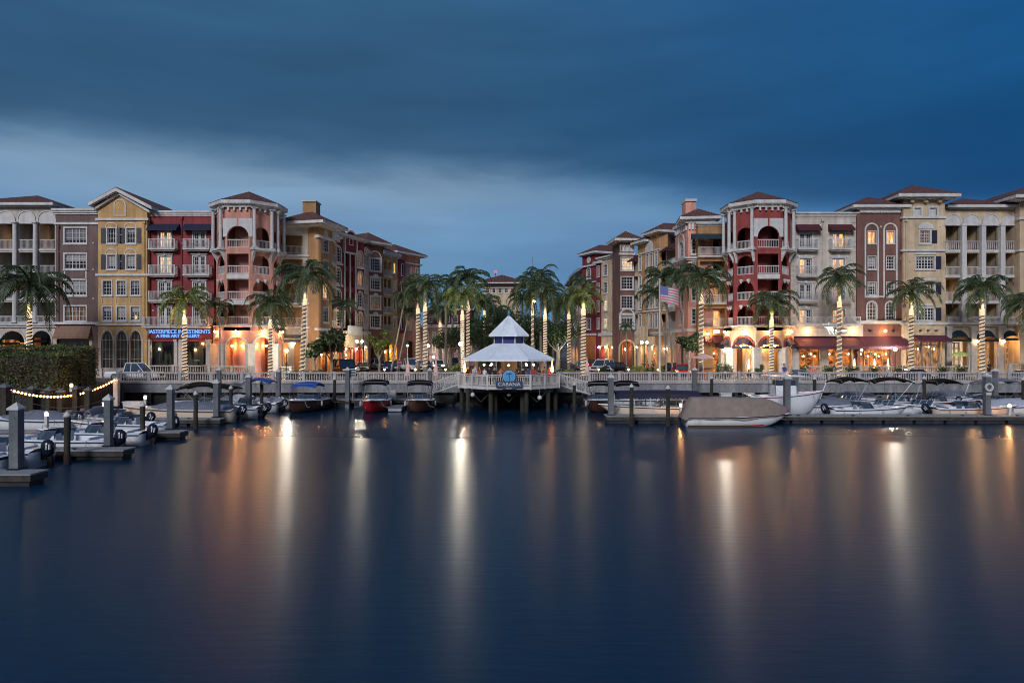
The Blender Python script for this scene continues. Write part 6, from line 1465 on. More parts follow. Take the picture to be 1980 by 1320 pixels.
# ================================================================== GAZEBO, DECK, CARS, LAMPS, PEOPLE
gx = X(984, 66); gy = 66.0
def ngon(r, n=8, rot=22.5, cx=gx, cy=gy): return [(cx+r*math.cos(R(rot+360*k/n)), cy+r*math.sin(R(rot+360*k/n))) for k in range(n)]
root = thing('round_bar_gazebo', 'white eight sided waterside bar gazebo with tiered metal roof, cobalt band and railed deck', 'gazebo', (gx, gy, G))
GZ = root; c8 = 1/math.cos(R(22.5))
dk = ngon(4.75*c8)
mb = MB(); mb.add([(p[0], p[1], 2.15) for p in dk]+[(p[0], p[1], G+.02) for p in dk], [tuple(range(8))[::-1], tuple(range(8, 16))]+[(i, (i+1) % 8, 8+(i+1) % 8, 8+i) for i in range(8)]); mb.build('deck', 'white', root)
for k in range(8):
    a, c = dk[k], dk[(k+1) % 8]
    if (a[1]+c[1])/2 > gy+3: continue
    f = Fr(a, c) if Fr(a, c).n.dot(Vector(((a[0]+c[0])/2-gx, (a[1]+c[1])/2-gy))) > 0 else Fr(c, a)
    mb = MB(); n = 24; L = f.L; z = G+.02
    mb.fbox(f, 0, z+1.0, L, z+1.07, .02, -.10); mb.fbox(f, 0, z+.86, L, z+.93, -.01, -.07); mb.fbox(f, 0, z+.10, L, z+.17, -.01, -.07)
    for i in range(n): x = L*(i+.5)/n; mb.fbox(f, x-.022, z+.17, x+.022, z+.86, -.02, -.06)
    rl = mb.build('railing', 'white', root)
    for x in (0.06, L/2): mb = MB(); mb.fbox(f, x-.08, 2.12, x+.08, z+1.10, .05, -.12); mb.build('post', 'white', rl)
rp = ngon(3.15*c8)
for p in rp: mb = MB(); mb.box(p[0]-.09, p[1]-.09, G+.02, p[0]+.09, p[1]+.09, 4.75); mb.build('column', 'white', root)
def tier(r0, z0, r1, z1, name, m, parent, lip=.16):
    a, b2 = ngon(r0*c8), ngon(r1*c8); mb = MB()
    mb.loft([[(p[0], p[1], z0-lip) for p in a], [(p[0], p[1], z0) for p in a], [(p[0], p[1], z1) for p in b2]], True, True, True)
    o = mb.build(name, m, parent); mb = MB()
    for i in range(8):
        for k in range(7):
            t = k/7; q0 = (a[i][0]+(a[(i+1) % 8][0]-a[i][0])*t, a[i][1]+(a[(i+1) % 8][1]-a[i][1])*t); q1 = (b2[i][0]+(b2[(i+1) % 8][0]-b2[i][0])*t, b2[i][1]+(b2[(i+1) % 8][1]-b2[i][1])*t)
            mb.tube([(q0[0], q0[1], z0+.015), (q1[0], q1[1], z1+.015)], .030 if k == 0 else .016, 4)
    mb.build('seam', m, o); return o
tier(4.28, 4.82, 1.40, 6.30, 'lower_roof', 'metalroof', root); 
mb = MB(); a = ngon(1.36*c8); mb.loft([[(p[0], p[1], 6.2) for p in a], [(p[0], p[1], 7.05) for p in a]], True); mb.build('cobalt_drum', 'cbl', root)
for p in ngon(1.40*c8): mb = MB(); mb.box(p[0]-.05, p[1]-.05, 6.3, p[0]+.05, p[1]+.05, 7.0); mb.build('drum_post', 'white', root)
tier(1.92, 7.06, .06, 8.95, 'upper_roof', 'metalroof', root, .1)
mb = MB(); mb.lathe([(.08, 0), (.13, .12), (.05, .22), (.09, .32), (.01, .75)], (gx, gy, 8.9), 8); mb.build('finial', mat('blue_finial', (.05, .3, .5), .4, .3, var=.1), root)
bar = ngon(1.5*c8); mb = MB(); mb.loft([[(p[0], p[1], G+.02) for p in bar], [(p[0], p[1], G+1.1) for p in bar]], True, True, True); mb.build('bar_counter', 'darkwood', root)
bar = ngon(.8*c8); mb = MB(); mb.loft([[(p[0], p[1], G+1.1) for p in bar], [(p[0], p[1], 4.6) for p in bar]], True, True, True); mb.build('bar_back', 'cream', root)
for k in range(8): p = ngon(2.4, 8, 0)[k]; g = MB(); g.ball((p[0], p[1], 4.25), .10, 6, 4); g.build('pendant_lamp', 'pend', root)
for px, dd in ((893, 65), (905, 63.4), (949, 62.2), (958, 63), (1010, 63), (1018, 62.2), (1060, 63.4), (1074, 65)):
    mb = MB(); mb.tube([(X(px, dd), dd, -2), (X(px, dd), dd, 2.14)], .2, 10); mb.build('deck_pile', 'pile', root)
mb = MB()
for px in (930, 984, 1038): mb.tube([(X(px-22, 63), 63, 2.0), (X(px, 63), 63, .9)], .05, 4); mb.tube([(X(px+22, 63), 63, 2.0), (X(px, 63), 63, .9)], .05, 4)
mb.build('brace', 'pile', root)
# sign on the railing
ys = gy-4.75-.12; root = thing('gazebo_sign', 'round blue emblem above a navy board lettered CABANA on the gazebo railing', 'sign', (X(984.5, ys), ys, Z(750, ys)))
f = Fr((X(984.5, ys)-1, ys), (X(984.5, ys)+1, ys)); cz = Z(727.5, ys); cir = lambda r, n=28: [(1+r*math.cos(2*PI*k/n), cz+r*math.sin(2*PI*k/n)) for k in range(n)]
mb = MB(); mb.prism(f, cir(.64), .05, -.03); mb.build('disc_rim', 'signnavy', root); mb = MB(); mb.prism(f, cir(.55), .07, .052); mb.build('disc_edge', 'white', root); mb = MB(); mb.prism(f, cir(.52), .085, .072); mb.build('disc', 'signblue', root)
mb = MB(); mb.tube([f(1.0, cz-.48, .10), f(1.02, cz-.1, .10), f(1.0, cz+.2, .10)], .022, 4)
for k in range(5): an = R(25+k*32); mb.tube([f(1.0, cz+.2, .10), f(1+.2*math.cos(an), cz+.2+.13*math.sin(an), .10), f(1+.3*math.cos(an), cz+.13+.1*math.sin(an), .10)], .018, 4)
mb.build('emblem', 'signnavy', root); mb = MB(); mb.ball(f(1.12, cz+.26, .1), .05, 6, 4); mb.build('emblem_dot', 'gelred', root); mb = MB(); mb.ball(f(.97, cz+.38, .1), .05, 6, 4); mb.build('emblem_dot', 'white', root)
za, zb = Z(749, ys), Z(736.5, ys); mb = MB(); mb.fbox(f, 1-1.19, za, 1+1.19, zb, .12, .04); mb.build('name_board', 'signnavy', root); mb = MB(); mb.fbox(f, 1-.60, Z(752.5, ys), 1+.60, za+.0, .09, .03); mb.build('lower_board', 'signnavy', root)
text('CABANA', .44, (X(984.5, ys), ys-.13, (za+zb)/2-.0), 'white', root, width=2.02); text('BAR', .15, (X(984.5, ys), ys-.10, Z(750.7, ys)), 'stone', root, width=.5)
for px, dd, y, m_ in ((984, 62.5, 763.5, 'white'), (1043.5, 62, 768.5, 'white'), (914, 63, 763, 'white')):
    root = thing('mooring_buoy', 'white round buoy hung under the gazebo deck, %s' % {984: 'below the name board', 1043.5: 'right one, larger', 914: 'left one by the left piles'}[px], 'buoy', (X(px, dd), dd, Z(y, dd)), group='white buoys under the deck')
    mb = MB(); mb.ball((X(px, dd), dd, Z(y, dd)), .21 if px != 984 else .2, 10, 7, 1 if px != 984 else .65); mb.build('float_ball', m_, root); mb = MB(); mb.tube([(X(px, dd), dd, Z(y, dd)+.1), (X(px, dd), dd, 2.14)], .02, 4); mb.build('line', 'dockwood', root)
for px, d_, lab in ((898.5, 63.9, 'left'), (1067.5, 63.9, 'right')):
    root = thing('deck_torch', 'orange glowing torch lamp on the %s corner of the gazebo railing' % lab, 'torch', (X(px, d_), d_, 3.5)); mb = MB(); mb.lathe([(.07, 0), (.09, .08), (.05, .1)], (X(px, d_), d_, 3.48), 8); mb.build('holder', 'darkmetal', root)
    mb = MB(); mb.lathe([(.04, 0), (.15, .15), (.13, .4), (.06, .75), (.01, 1.1)], (X(px, d_), d_, 3.57), 8); mb.build('flame', 'flame', root)
# gangways
def gangway(label, p0, p1, w=1.3):
    root = thing('gangway', label, 'gangway', tuple((Vector(p0)+Vector(p1))/2)); a, b_ = Vector(p0), Vector(p1); n = Vector((0, 1, 0))*w; u = Vector((0, 0, 1))
    mb = MB(); mb.hexa([a-u*.1, b_-u*.1, b_+n-u*.1, a+n-u*.1, a, b_, b_+n, a+n]); mb.build('ramp_deck', 'dockwood', root)
    for off in (Vector((0, 0, 0)), n):
        mb = MB(); q0, q1 = a+off, b_+off; mb.tube([q0, q1], .06, 5); mb.tube([q0+u*1.05, q1+u*1.05], .045, 5); k = 8
        for i in range(k): s, t = q0.lerp(q1, i/k), q0.lerp(q1, (i+1)/k); mb.tube([s, s+u*1.05] , .03, 4); mb.tube([s+u*(1.05 if i % 2 else 0), t+u*(0 if i % 2 else 1.05)], .026, 4)
        mb.tube([q1, q1+u*1.05], .03, 4); mb.build('truss_rail', 'white', root)
gangway('white trussed ramp sloping down to the left from the gazebo deck', (X(888, 66.3), 66.3, 2.35), (X(826, 66.6), 66.4, 1.25))
gangway('white trussed ramp sloping down to the right from the gazebo deck', (X(1080, 66.0), 66.0, 2.3), (X(1150, 66.2), 66.2, 1.25))
# rocks under the deck
for i in range(14):
    rd = random.Random(i); px = 850+i*20; x = X(px, 68.6); mb = MB(); s = rd.uniform(.35, .6)
    rows = [[(x+s*rd.uniform(.8, 1.15)*math.cos(2*PI*k/8)*math.sin(PI*(j+.3)/5.6), 68.8+s*rd.uniform(.8, 1.1)*math.sin(2*PI*k/8)*math.sin(PI*(j+.3)/5.6), .05-s*.7*math.cos(PI*(j+.3)/5.6)) for k in range(8)] for j in range(6)]
    mb.loft(rows, True, True, True); tag(mb.build('rock', 'concdark', org=(x, 68.8, 0)), 'dark rock at the waterline under the quay behind the gazebo piles', 'rock', group='dark rocks under the quay')

# people -------------------------------------------------------------
def person(label, loc, rz, shirt, pants, sit=False, arm=0.3, skirt=False, group=None, hairc='hair'):
    root = bpy.data.objects.new('person', None); bpy.data.objects.remove(root)
    hz = .50 if sit else .93
    V = {}; E = []; vs = []; rs = []
    def v(n, p, r): V[n] = len(vs); vs.append(p); rs.append(r)
    v('pelvis', (0, 0, hz), .155); v('waist', (0, .01, hz+.18), .135); v('chest', (0, .0, hz+.40), .165); v('neckb', (0, .0, hz+.56), .075); v('neck', (0, -.01, hz+.62), .055); v('head0', (0, -.02, hz+.70), .085); v('head1', (0, -.02, hz+.79), .095); v('top', (0, -.01, hz+.86), .06)
    for a, b in (('pelvis', 'waist'), ('waist', 'chest'), ('chest', 'neckb'), ('neckb', 'neck'), ('neck', 'head0'), ('head0', 'head1'), ('head1', 'top')): E.append((V[a], V[b]))
    for s, sg in (('l', 1), ('r', -1)):
        v('sh'+s, (sg*.19, 0, hz+.50), .065); v('el'+s, (sg*.25, -.06-.1*arm, hz+.24), .045); v('wr'+s, (sg*.20, -.22-.2*arm, hz+.12+.25*arm), .03); v('ha'+s, (sg*.17, -.30-.2*arm, hz+.14+.27*arm), .036)
        E += [(V['chest'], V['sh'+s]), (V['sh'+s], V['el'+s]), (V['el'+s], V['wr'+s]), (V['wr'+s], V['ha'+s])]
        if sit: pts = [('hp', (sg*.10, -.03, hz-.03), .10), ('kn', (sg*.12, -.45, hz+.0), .065), ('an', (sg*.12, -.46, hz-.43), .04), ('to', (sg*.13, -.60, hz-.46), .035)]
        else: pts = [('hp', (sg*.10, 0, hz-.06), .10), ('kn', (sg*.12, -.02, hz-.45), .065), ('an', (sg*.12, .03, .08), .042), ('to', (sg*.13, -.12, .04), .036)]
        pr = 'pelvis'
        for n_, p, r in pts: v(n_+s, p, r); E.append((V[pr], V[n_+s])); pr = n_+s
    me = bpy.data.meshes.new('person'); me.from_pydata(vs, E, []); o = bpy.data.objects.new('person', me); COL.objects.link(o)
    sk = o.modifiers.new('s', 'SKIN'); o.modifiers.new('u', 'SUBSURF').levels = 1; 
    for i, r in enumerate(rs): me.skin_vertices[0].data[i].radius = (r, r)
    me.skin_vertices[0].data[0].use_root = True
    bpy.context.view_layer.update(); m2 = bpy.data.meshes.new_from_object(o.evaluated_get(bpy.context.evaluated_depsgraph_get())); o.modifiers.clear()
    m2.materials.clear()
    for m_ in (M['skin'], shirt, pants): m2.materials.append(m_)
    for p in m2.polygons:
        z = p.center.z-hz; sl = abs(p.center.x) < .24 and p.center.y > -.14
        p.material_index = 1 if (.02 < z < .58 and sl) else (2 if z <= .02 and not (abs(p.center.x) > .15 and z > -.1 and p.center.y < -.25) else 0); p.use_smooth = True
    o.data = m2; tag(o, label, 'person', group); o.location = loc; o.rotation_euler = (0, 0, rz)
    mb = MB(); mb.ball((0, .015, hz+.80), .112, 10, 6, 1.05); h = mb.build('hair', hairc, o, smooth=True); 
    me = h.data
    for vv in me.vertices:
        if vv.co.y < -.05 and vv.co.z < hz+.84: vv.co.y = -.05
    return o
cols = [('black', (.01, .01, .012)), ('white', (.6, .6, .62)), ('red', (.4, .03, .03)), ('blue', (.03, .06, .3)), ('pink', (.5, .2, .2)), ('olive', (.10, .10, .04))]
CM = {n: mat('cloth_'+n, c, .85, var=.1) for n, c in cols}
spots = [(905, 64.6, 0), (917, 63.4, 1), (928, 63.3, 2), (937, 62.7, 1), (946, 63.3, 0), (957, 62.6, 0), (968, 63.2, 4), (1001, 63.2, 0), (1012, 62.6, 0), (1021, 63.2, 3), (1031, 62.7, 2), (1041, 63.3, 0), (1052, 63.2, 5), (1062, 64.4, 2)]
posn = ['at the left end of the deck', 'second from the left end', 'third from the left end', 'fourth from the left end', 'left of the first front column', 'just right of the first front column', 'left of the round emblem', 'right of the round emblem', 'left of the second front column', 'right of the second front column', 'sixth from the right end', 'third from the right end', 'second from the right end', 'at the right end of the deck']
for i, (px, d, c) in enumerate(spots):
    sit = i % 3 != 1; n_ = cols[c][0]
    person('%s guest in %s shirt on the gazebo deck, %s' % ('seated' if sit else 'standing', n_, posn[i]), (X(px, d), d, G+.02+(.35 if sit else 0)), [0, .8, -1, 2.4, 3.0][i % 5], CM[n_], CM['black'], sit, group='guests on the gazebo deck', arm=.3+.2*(i % 3))
    if sit:
        root = thing('bar_stool', 'dark bar stool under the guest %s' % posn[i], 'stool', (X(px, d), d, G+.02), group='stools on the gazebo deck'); mb = MB(); mb.lathe([(.17, .70), (.19, .74), (.17, .77)], (X(px, d), d, G+.02), 10); mb.build('seat', 'darkwood', root)
        for k in range(4): mb = MB(); a = R(45+90*k); mb.tube([(X(px, d)+.12*math.cos(a), d+.12*math.sin(a), G+.72), (X(px, d)+.2*math.cos(a), d+.2*math.sin(a), G+.02)], .016, 4); mb.build('leg', 'darkmetal', root)
person('person in pale blue clothes standing at the balustrade left of the slim pile', (X(1516, 70.9), 70.9, G), .2, CM['blue'], CM['white'], False, .2)
for px, c in ((1252, 'red'), (1262, 'black')): person('walker in %s top crossing near the flagpole' % c, (X(px, 84), 84, G), .9, CM[c], CM['black'], False, .2)
person('waiter in dark clothes in the lit doorway of the loggia building', (X(1912, 78.5), 78.5, G+.1), .1, CM['black'], CM['black'], False, .2)

# cars -----------------------------------------------------------------
def car(label, loc, rz, paint, kind='suv', heads=False, tails=False, group='cars parked along the street', sc_=1.):
    root = thing('parked_'+{'suv': 'suv', 'sedan': 'car', 'pickup': 'pickup_truck'}[kind], label, {'suv': 'suv', 'sedan': 'car', 'pickup': 'pickup truck'}[kind], loc, rz, group, local=True); root.scale = (sc_,)*3
    L, W, Hh = {'suv': (4.8, 1.9, 1.78), 'sedan': (4.6, 1.82, 1.45), 'pickup': (5.6, 2.0, 1.9)}[kind]; x0 = -L/2; bl = .95 if kind != 'sedan' else .82
    # body rows: cross-sections along x
    st = {'suv': [(0, .75, .90), (.02, .93, 1), (.2, .96, 1), (.5, .96, 1), (.72, .95, 1), (.78, .93, 1), (.96, .80, .97), (1, .62, .86)],
          'sedan': [(0, .78, .88), (.03, .9, .98), (.2, .97, 1), (.5, .98, 1), (.68, .96, 1), (.75, .92, 1), (.95, .80, .95), (1, .6, .84)],
          'pickup': [(0, .92, .97), (.02, .98, 1), (.3, .98, 1), (.35, .98, 1), (.72, .98, 1), (.78, .97, 1), (.97, .90, .98), (1, .7, .9)]}[kind]
    mb = MB(); rows = []
    for u, hz_, ww in st:
        x = x0+L*u; h = bl*hz_; w = W/2*ww; rows.append([(x, -w*.93, .28), (x, -w, .45), (x, -w, h*.82), (x, -w*.93, h), (x, w*.93, h), (x, w, h*.82), (x, w, .45), (x, w*.93, .28)])
    mb.loft(rows, True, True, True)
    mb.build('body', paint, root, smooth=False, bevel=.03)
    g = {'suv': [(.03, 0), (.08, 1), (.60, 1), (.74, 0)], 'sedan': [(.12, 0), (.28, 1), (.56, 1), (.73, 0)], 'pickup': [(.36, 0), (.39, 1), (.60, 1), (.74, 0)]}[kind]
    def gh(dz, dw, dx=0):
        rr = []
        for u, k in g:
            x = x0+L*u; z = bl*.96+(Hh-bl)*k*dz; w = W/2*(.93-.16*k)*dw
            rr.append([(x, -W/2*.93*dw, bl*.93), (x, -w, z), (x, w, z), (x, W/2*.93*dw, bl*.93)])
        return rr
    mb = MB(); mb.loft(gh(.93, .99), False); mb.build('windows', 'wglass', root)
    mb = MB(); a, c = g[1][0], g[2][0]; wr = W/2*.78
    mb.loft([[(x0+L*(a-.01), -wr, Hh-.09), (x0+L*(a-.01), wr, Hh-.09)], [(x0+L*(a+.03), -wr*.95, Hh), (x0+L*(a+.03), wr*.95, Hh)], [(x0+L*(c-.03), -wr*.95, Hh), (x0+L*(c-.03), wr*.95, Hh)], [(x0+L*(c+.01), -wr, Hh-.09), (x0+L*(c+.01), wr, Hh-.09)]])
    for sg in (-1, 1):
        for (u0, k0), (u1, k1) in ((g[0], g[1]), (g[2], g[3])): mb.tube([(x0+L*u0, sg*W/2*(.93-.16*k0), bl*.95+(Hh-bl)*k0*.95), (x0+L*u1, sg*W/2*(.93-.16*k1), bl*.95+(Hh-bl)*k1*.95)], .045, 4)
        um = (g[1][0]+g[2][0])/2; mb.tube([(x0+L*um, sg*W/2*.94, bl*.94), (x0+L*um, sg*W/2*.79, Hh-.06)], .05, 4); mb.tube([(x0+L*a, sg*wr, Hh-.07), (x0+L*c, sg*wr, Hh-.07)], .05, 4)
    mb.build('roof', paint, root)
    for u in (.19, .80):
        for sg in (-1, 1):
            mb = MB(); x = x0+L*u; y = sg*(W/2-.12); n = 16; rr = .34 if kind == 'sedan' else .39
            rw = [[(x+r_*math.cos(2*PI*k/n), y+t, rr+r_*math.sin(2*PI*k/n)) for k in range(n)] for r_, t in ((rr*.9, -.12), (rr, -.09), (rr, .09), (rr*.9, .12))]
            mb.loft(rw, True, True, True); wh = mb.build('wheel', 'tyre', root); mb = MB(); mb.loft([[(x+rr*.6*math.cos(2*PI*k/n), y+t, rr+rr*.6*math.sin(2*PI*k/n)) for k in range(n)] for t in (-.135, .135)], True, True, True); mb.build('rim', 'steel', wh)
    for sg in (-1, 1):
        mb = MB(); mb.box(x0+L-.06, sg*W*.36-.2, bl*.62, x0+L+.02, sg*W*.36+.2, bl*.80); mb.build('headlight', 'head_l' if heads else 'white', root)
        mb = MB(); mb.box(x0-.03, sg*W*.40-.12, bl*.55, x0+.06, sg*W*.40+.12, bl*.90); mb.build('taillight', 'red_l' if tails else 'gelred', root)
        mb = MB(); mb.box(x0+L*.66, sg*(W/2+.08)-.09, bl, x0+L*.69, sg*(W/2+.08)+.09, bl+.16); mb.build('mirror', paint, root)
    mb = MB(); mb.box(x0+L-.02, -W*.24, bl*.5, x0+L+.025, W*.24, bl*.78); mb.build('grille', 'darkmetal', root); return root
pw = mat('paint_white', (.60, .62, .66), .25, .1, var=.03); pb = mat('paint_black', (.012, .012, .015), .2, .2, var=.03); ps = mat('paint_silver', (.30, .31, .33), .3, .5, var=.03); pbl = mat('paint_blue', (.03, .07, .25), .25, .3, var=.03); pr = mat('paint_red', (.30, .01, .012), .25, .2, var=.03); pg = mat('paint_gold', (.22, .17, .10), .3, .4, var=.03)
car('white pickup parked facing right at the left end of the quay balustrade', (X(262, 73.6), 73.6, G), 0, pw, 'pickup')
car('large black suv parked before the maroon porch', (X(667, 86), 86, G), -1.05, pb, 'suv', sc_=1.15)
car('silver car parked behind the large black suv', (X(700, 100), 100, G), -1.3, ps, 'sedan')
car('white suv parked under the lit arches of the brown house', (X(730, 108), 108, G), -1.0, pw, 'suv')
car('blue car parked in front of the stop sign', (X(755, 101), 101, G), -1.35, pbl, 'sedan')
car('gold car parked right of the blue one', (X(770, 104), 104, G), -1.5, pg, 'sedan')
car('black suv behind the blue car, left one', (X(757, 122), 122, G), -1.2, pb, 'suv'); car('black suv behind the white pickup, right one', (X(783, 122), 122, G), -1.3, pb, 'suv')
car('white pickup parked left of the striped palms', (X(795, 101), 101, G), -1.0, pw, 'pickup'); car('silver car between the striped palms', (X(822, 108), 108, G), -1.2, ps, 'sedan')
car('white car with glowing headlamps on the street left of the gazebo', (X(848, 112), 112, G), -1.45, pw, 'sedan', heads=True); car('silver suv with blue windows left of the bright street lamp', (X(876, 116), 116, G), -1.5, ps, 'suv')
car('white suv parked beside the low dark bush right of the gazebo', (X(1164, 98), 98, G), -2.2, pw, 'suv'); car('black car parked beside the white suv right of the gazebo', (X(1188, 95), 95, G), -2.4, pb, 'sedan')
car('red car with glowing tail lights near the salmon tower', (X(1318, 84), 84, G), PI/2-.15, pr, 'sedan', tails=True); car('dark red car behind the tail lit one, near the salmon tower', (X(1300, 92), 92, G), PI/2+.2, pb, 'sedan', tails=False)
car('dark car with red tail lights on the street right of the gazebo', (X(1142, 118), 118, G), PI/2, pr, 'sedan', tails=True); car('silver car parked before the medallion house', (X(1125, 106), 106, G), PI/2, ps, 'sedan')
car('silver car behind the balustrade at the foot of the white building', (X(1545, 72.4), 72.4, G-.25), 0, ps, 'sedan'); car('grey car behind the balustrade before the brown building', (X(1660, 72.4), 72.4, G-.4), PI, ps, 'sedan')
car('dark car behind the balustrade below the cream tower building', (X(1773, 72.4), 72.4, G-.25), 0, pb, 'sedan'); car('silver car at the right edge behind the balustrade', (X(1978, 72.4), 72.4, G-.3), PI, ps, 'sedan')

# street lamps, signs, parasols ------------------------------------------
def lamp(label, px, d, y, m='white_l', r=.2, n=1, group='street lamps', post='darkmetal', z0=G):
    x = X(px, d); z = Z(y, d); root = thing('street_lamp', label, 'street lamp', (x, d, z0), group=group)
    mb = MB(); mb.tube([(x, d, z0), (x, d, z0+.5), (x, d, z0+.55), (x, d, z-r)], [.10, .09, .05, .04], 8); mb.build('post', post, root)
    for k in range(n):
        xx = x+(k-(n-1)/2)*.7
        if n > 1: mb = MB(); mb.tube([(x, d, z-r-.3), (xx, d, z-r-.1), (xx, d, z-r)], .03, 5); mb.build('arm', post, root)
        g = MB(); g.ball((xx, d, z), r, 10, 6); g.build('globe', m, root); g = MB(); g.lathe([(r*.5, 0), (.02, .14)], (xx, d, z+r-.02), 8); g.build('finial', post, root)
lamp('white globe street lamp right of the pink tower', 554, 76, 678, 'bigw', .16); lamp('brightest white street lamp left of the gazebo roof', 890, 80, 665, 'bigw', .21)
lamp('white globe street lamp left of the red tower', 1402, 76, 677, 'bigw', .19); lamp('pale globe street lamp before the brown arched building', 1731, 76.5, 675, 'bigw', .17)
lamp('pale street lamp between the striped palms left of the gazebo', 828, 104, 668, 'pale_l', .2); lamp('twin street lamp beside the maroon porch', 695, 92, 660, 'white_l', .17, 2)
lamp('twin street lamp before the lit niche of the gold house', 1246, 92, 662, 'pale_l', .17, 2); lamp('amber high street lamp above the gazebo roof on the right', 1033, 99, 582, 'amber', .2)
lamp('pale street lamp behind the palms right of the gazebo', 1099, 104, 667, 'white_l', .17); lamp('small white lamp far down the street, left of the gazebo', 838, 125, 690, 'white_l', .2); lamp('small white lamp far down the street beside the lime bush', 905, 120, 672, 'pale_l', .15)
root = thing('traffic_signal', 'green traffic signal on a slim pole left of the striped palms', 'traffic light', (X(788, 96), 96, G)); mb = MB(); mb.tube([(X(788, 96), 96, G), (X(788, 96), 96, Z(672, 96))], .06, 6); mb.build('pole', 'white', root)
mb = MB(); x = X(788, 96); z = Z(668, 96); mb.box(x-.18, 95.85, z-.3, x+.18, 96.15, z+.75); mb.build('housing', 'darkmetal', root); mb = MB(); mb.ball((x, 95.83, z), .14, 8, 5); mb.build('lamp', 'green_l', root)
root = thing('stop_sign', 'small red octagonal stop sign among the parked cars', 'stop sign', (X(772, 90), 90, G)); f = Fr((X(772, 90)-1, 90), (X(772, 90)+1, 90)); z = Z(701, 90); mb = MB(); mb.tube([(X(772, 90), 90.05, G), (X(772, 90), 90.05, z+.3)], .03, 5); mb.build('post', 'steel', root)
o8 = lambda r: [(1+r*math.cos(R(22.5+45*k)), z+r*math.sin(R(22.5+45*k))) for k in range(8)]
mb = MB(); mb.prism(f, o8(.36), .02, -.01); pl = mb.build('plate', 'white', root); mb = MB(); mb.prism(f, o8(.33), .035, .021); mb.build('red_face', 'gelred', pl); text('STOP', .24, (X(772, 90), 89.95, z), 'white', pl)
for i, (px, lab) in enumerate(((743.5, 'left of the gold car'), (803, 'below the striped palms'), (861, 'nearest the gazebo on its left'), (1158, 'first right of the gazebo'), (1215, 'second right of the gazebo'), (1272, 'at the foot of the flagpole'))):
    root = thing('bollard_lamp', 'low amber bollard lamp behind the balustrade, '+lab, 'bollard lamp', (X(px, 72), 72, G), group='amber bollard lamps'); mb = MB(); mb.tube([(X(px, 72), 72, G), (X(px, 72), 72, Z(716.5, 72))], .07, 8); mb.build('post', 'darkmetal', root); g = MB(); g.ball((X(px, 72), 72, Z(714.3, 72)), .09, 8, 5); g.build('lamp', 'amber', root)
root = thing('flagpole', 'tall white flagpole before the gold house', 'flagpole', (X(1275.5, 73), 73, G)); x = X(1275.5, 73); mb = MB(); mb.tube([(x, 73, G), (x, 73, Z(541, 73))], [.13, .06], 8); mb.build('pole', 'white', root); mb = MB(); mb.ball((x, 73, Z(540, 73)), .12, 8, 5); mb.build('ball', 'white', root)
mb = MB(); zt, zb_ = Z(553, 73), Z(584, 73); N_ = 14; fw = 1.95; wav = lambda u: .16*math.sin(u*7)*u
def fp(u, v): return (x+.07+fw*u, 73-.1+wav(u)+.0, zt+(zb_-zt)*v-.35*u*u*(.4+.6*v)-.15*u)
fm = [M['gelred'], M['white'], M['gelblue']]
for j in range(13):
    for i in range(N_):
        u0, u1, v0, v1 = i/N_, (i+1)/N_, j/13, (j+1)/13; mb.m = 2 if (j < 7 and u0 < .38) else (0 if j % 2 == 0 else 1); mb.add([fp(u0, v1), fp(u1, v1), fp(u1, v0), fp(u0, v0)], [(0, 1, 2, 3)])
tag(mb.build('flag', [mat('flag_red', (.45, .12, .16), .8, var=.1), M['white'], mat('flag_blue', (.12, .14, .36), .8, var=.1)], org=(x, 73, Z(570, 73))), 'stars and stripes flag blowing to the right from the flagpole', 'flag')
st = MB()
def parasol(label, px, d, y, w, m, h=.75, z0=G):
    x = X(px, d); z = Z(y, d); root = thing('parasol', label, 'parasol', (x, d, z0)); mb = MB(); mb.tube([(x, d, z0), (x, d, z+h*.9)], .03, 6); mb.build('pole', 'white', root)
    mb = MB(); mb.lathe([(w, -.12), (w, 0), (w*.55, h*.5), (.04, h)], (x, d, z), 8); mb.build('canopy', m, root)
parasol('blush coloured open parasol beside the dark broad leaved tree', 1360, 73, 691, 1.1, 'pinkumb', .42)
parasol('lime green open parasol before the grid window of the loggia building', 1857, 77.6, 686.5, 1.15, 'greenumb', .45, G+.5)
for px, lab in ((788.5, 'left of the striped palms'), (843, 'between the striped palms and the gazebo'), (1135, 'beside the thick striped palm right of the gazebo')):
    x = X(px, 73); root = thing('closed_parasol', 'folded blush parasol behind the balustrade, '+lab, 'parasol', (x, 73, G), group='folded parasols on the quay'); mb = MB(); mb.tube([(x, 73, G), (x, 73, G+2.6)], .03, 6); mb.build('pole', 'white', root); mb = MB(); mb.lathe([(.28, .5), (.22, 1.0), (.13, 1.7), (.07, 2.2), (.02, 2.5)], (x, 73, G), 8); mb.build('folded_canopy', 'pinkumb', root)
root = thing('notice_board', 'white board with blue text lines on the balustrade beside the slim pile', 'sign', (X(682, 67.2), 67.2, 2.6)); f = Fr((X(682, 67.2)-1, 67.2), (X(682, 67.2)+1, 67.2)); z0_, z1_ = Z(730, 67.2), Z(712.5, 67.2); mb = MB(); mb.fbox(f, .68, z0_, 1.32, z1_, .03, -.02); mb.build('board', 'white', root)
for i in range(5): mb = MB(); zz = z1_-.08-i*(z1_-z0_-.1)/5; mb.fbox(f, .71, zz-.09, 1.29, zz, .05, .031); mb.build('text_line', 'gelblue', root)
mb = MB(); mb.tube([(X(682, 67.2), 67.25, .8), (X(682, 67.2), 67.25, z1_)], .04, 6); mb.build('post', 'steel', root)
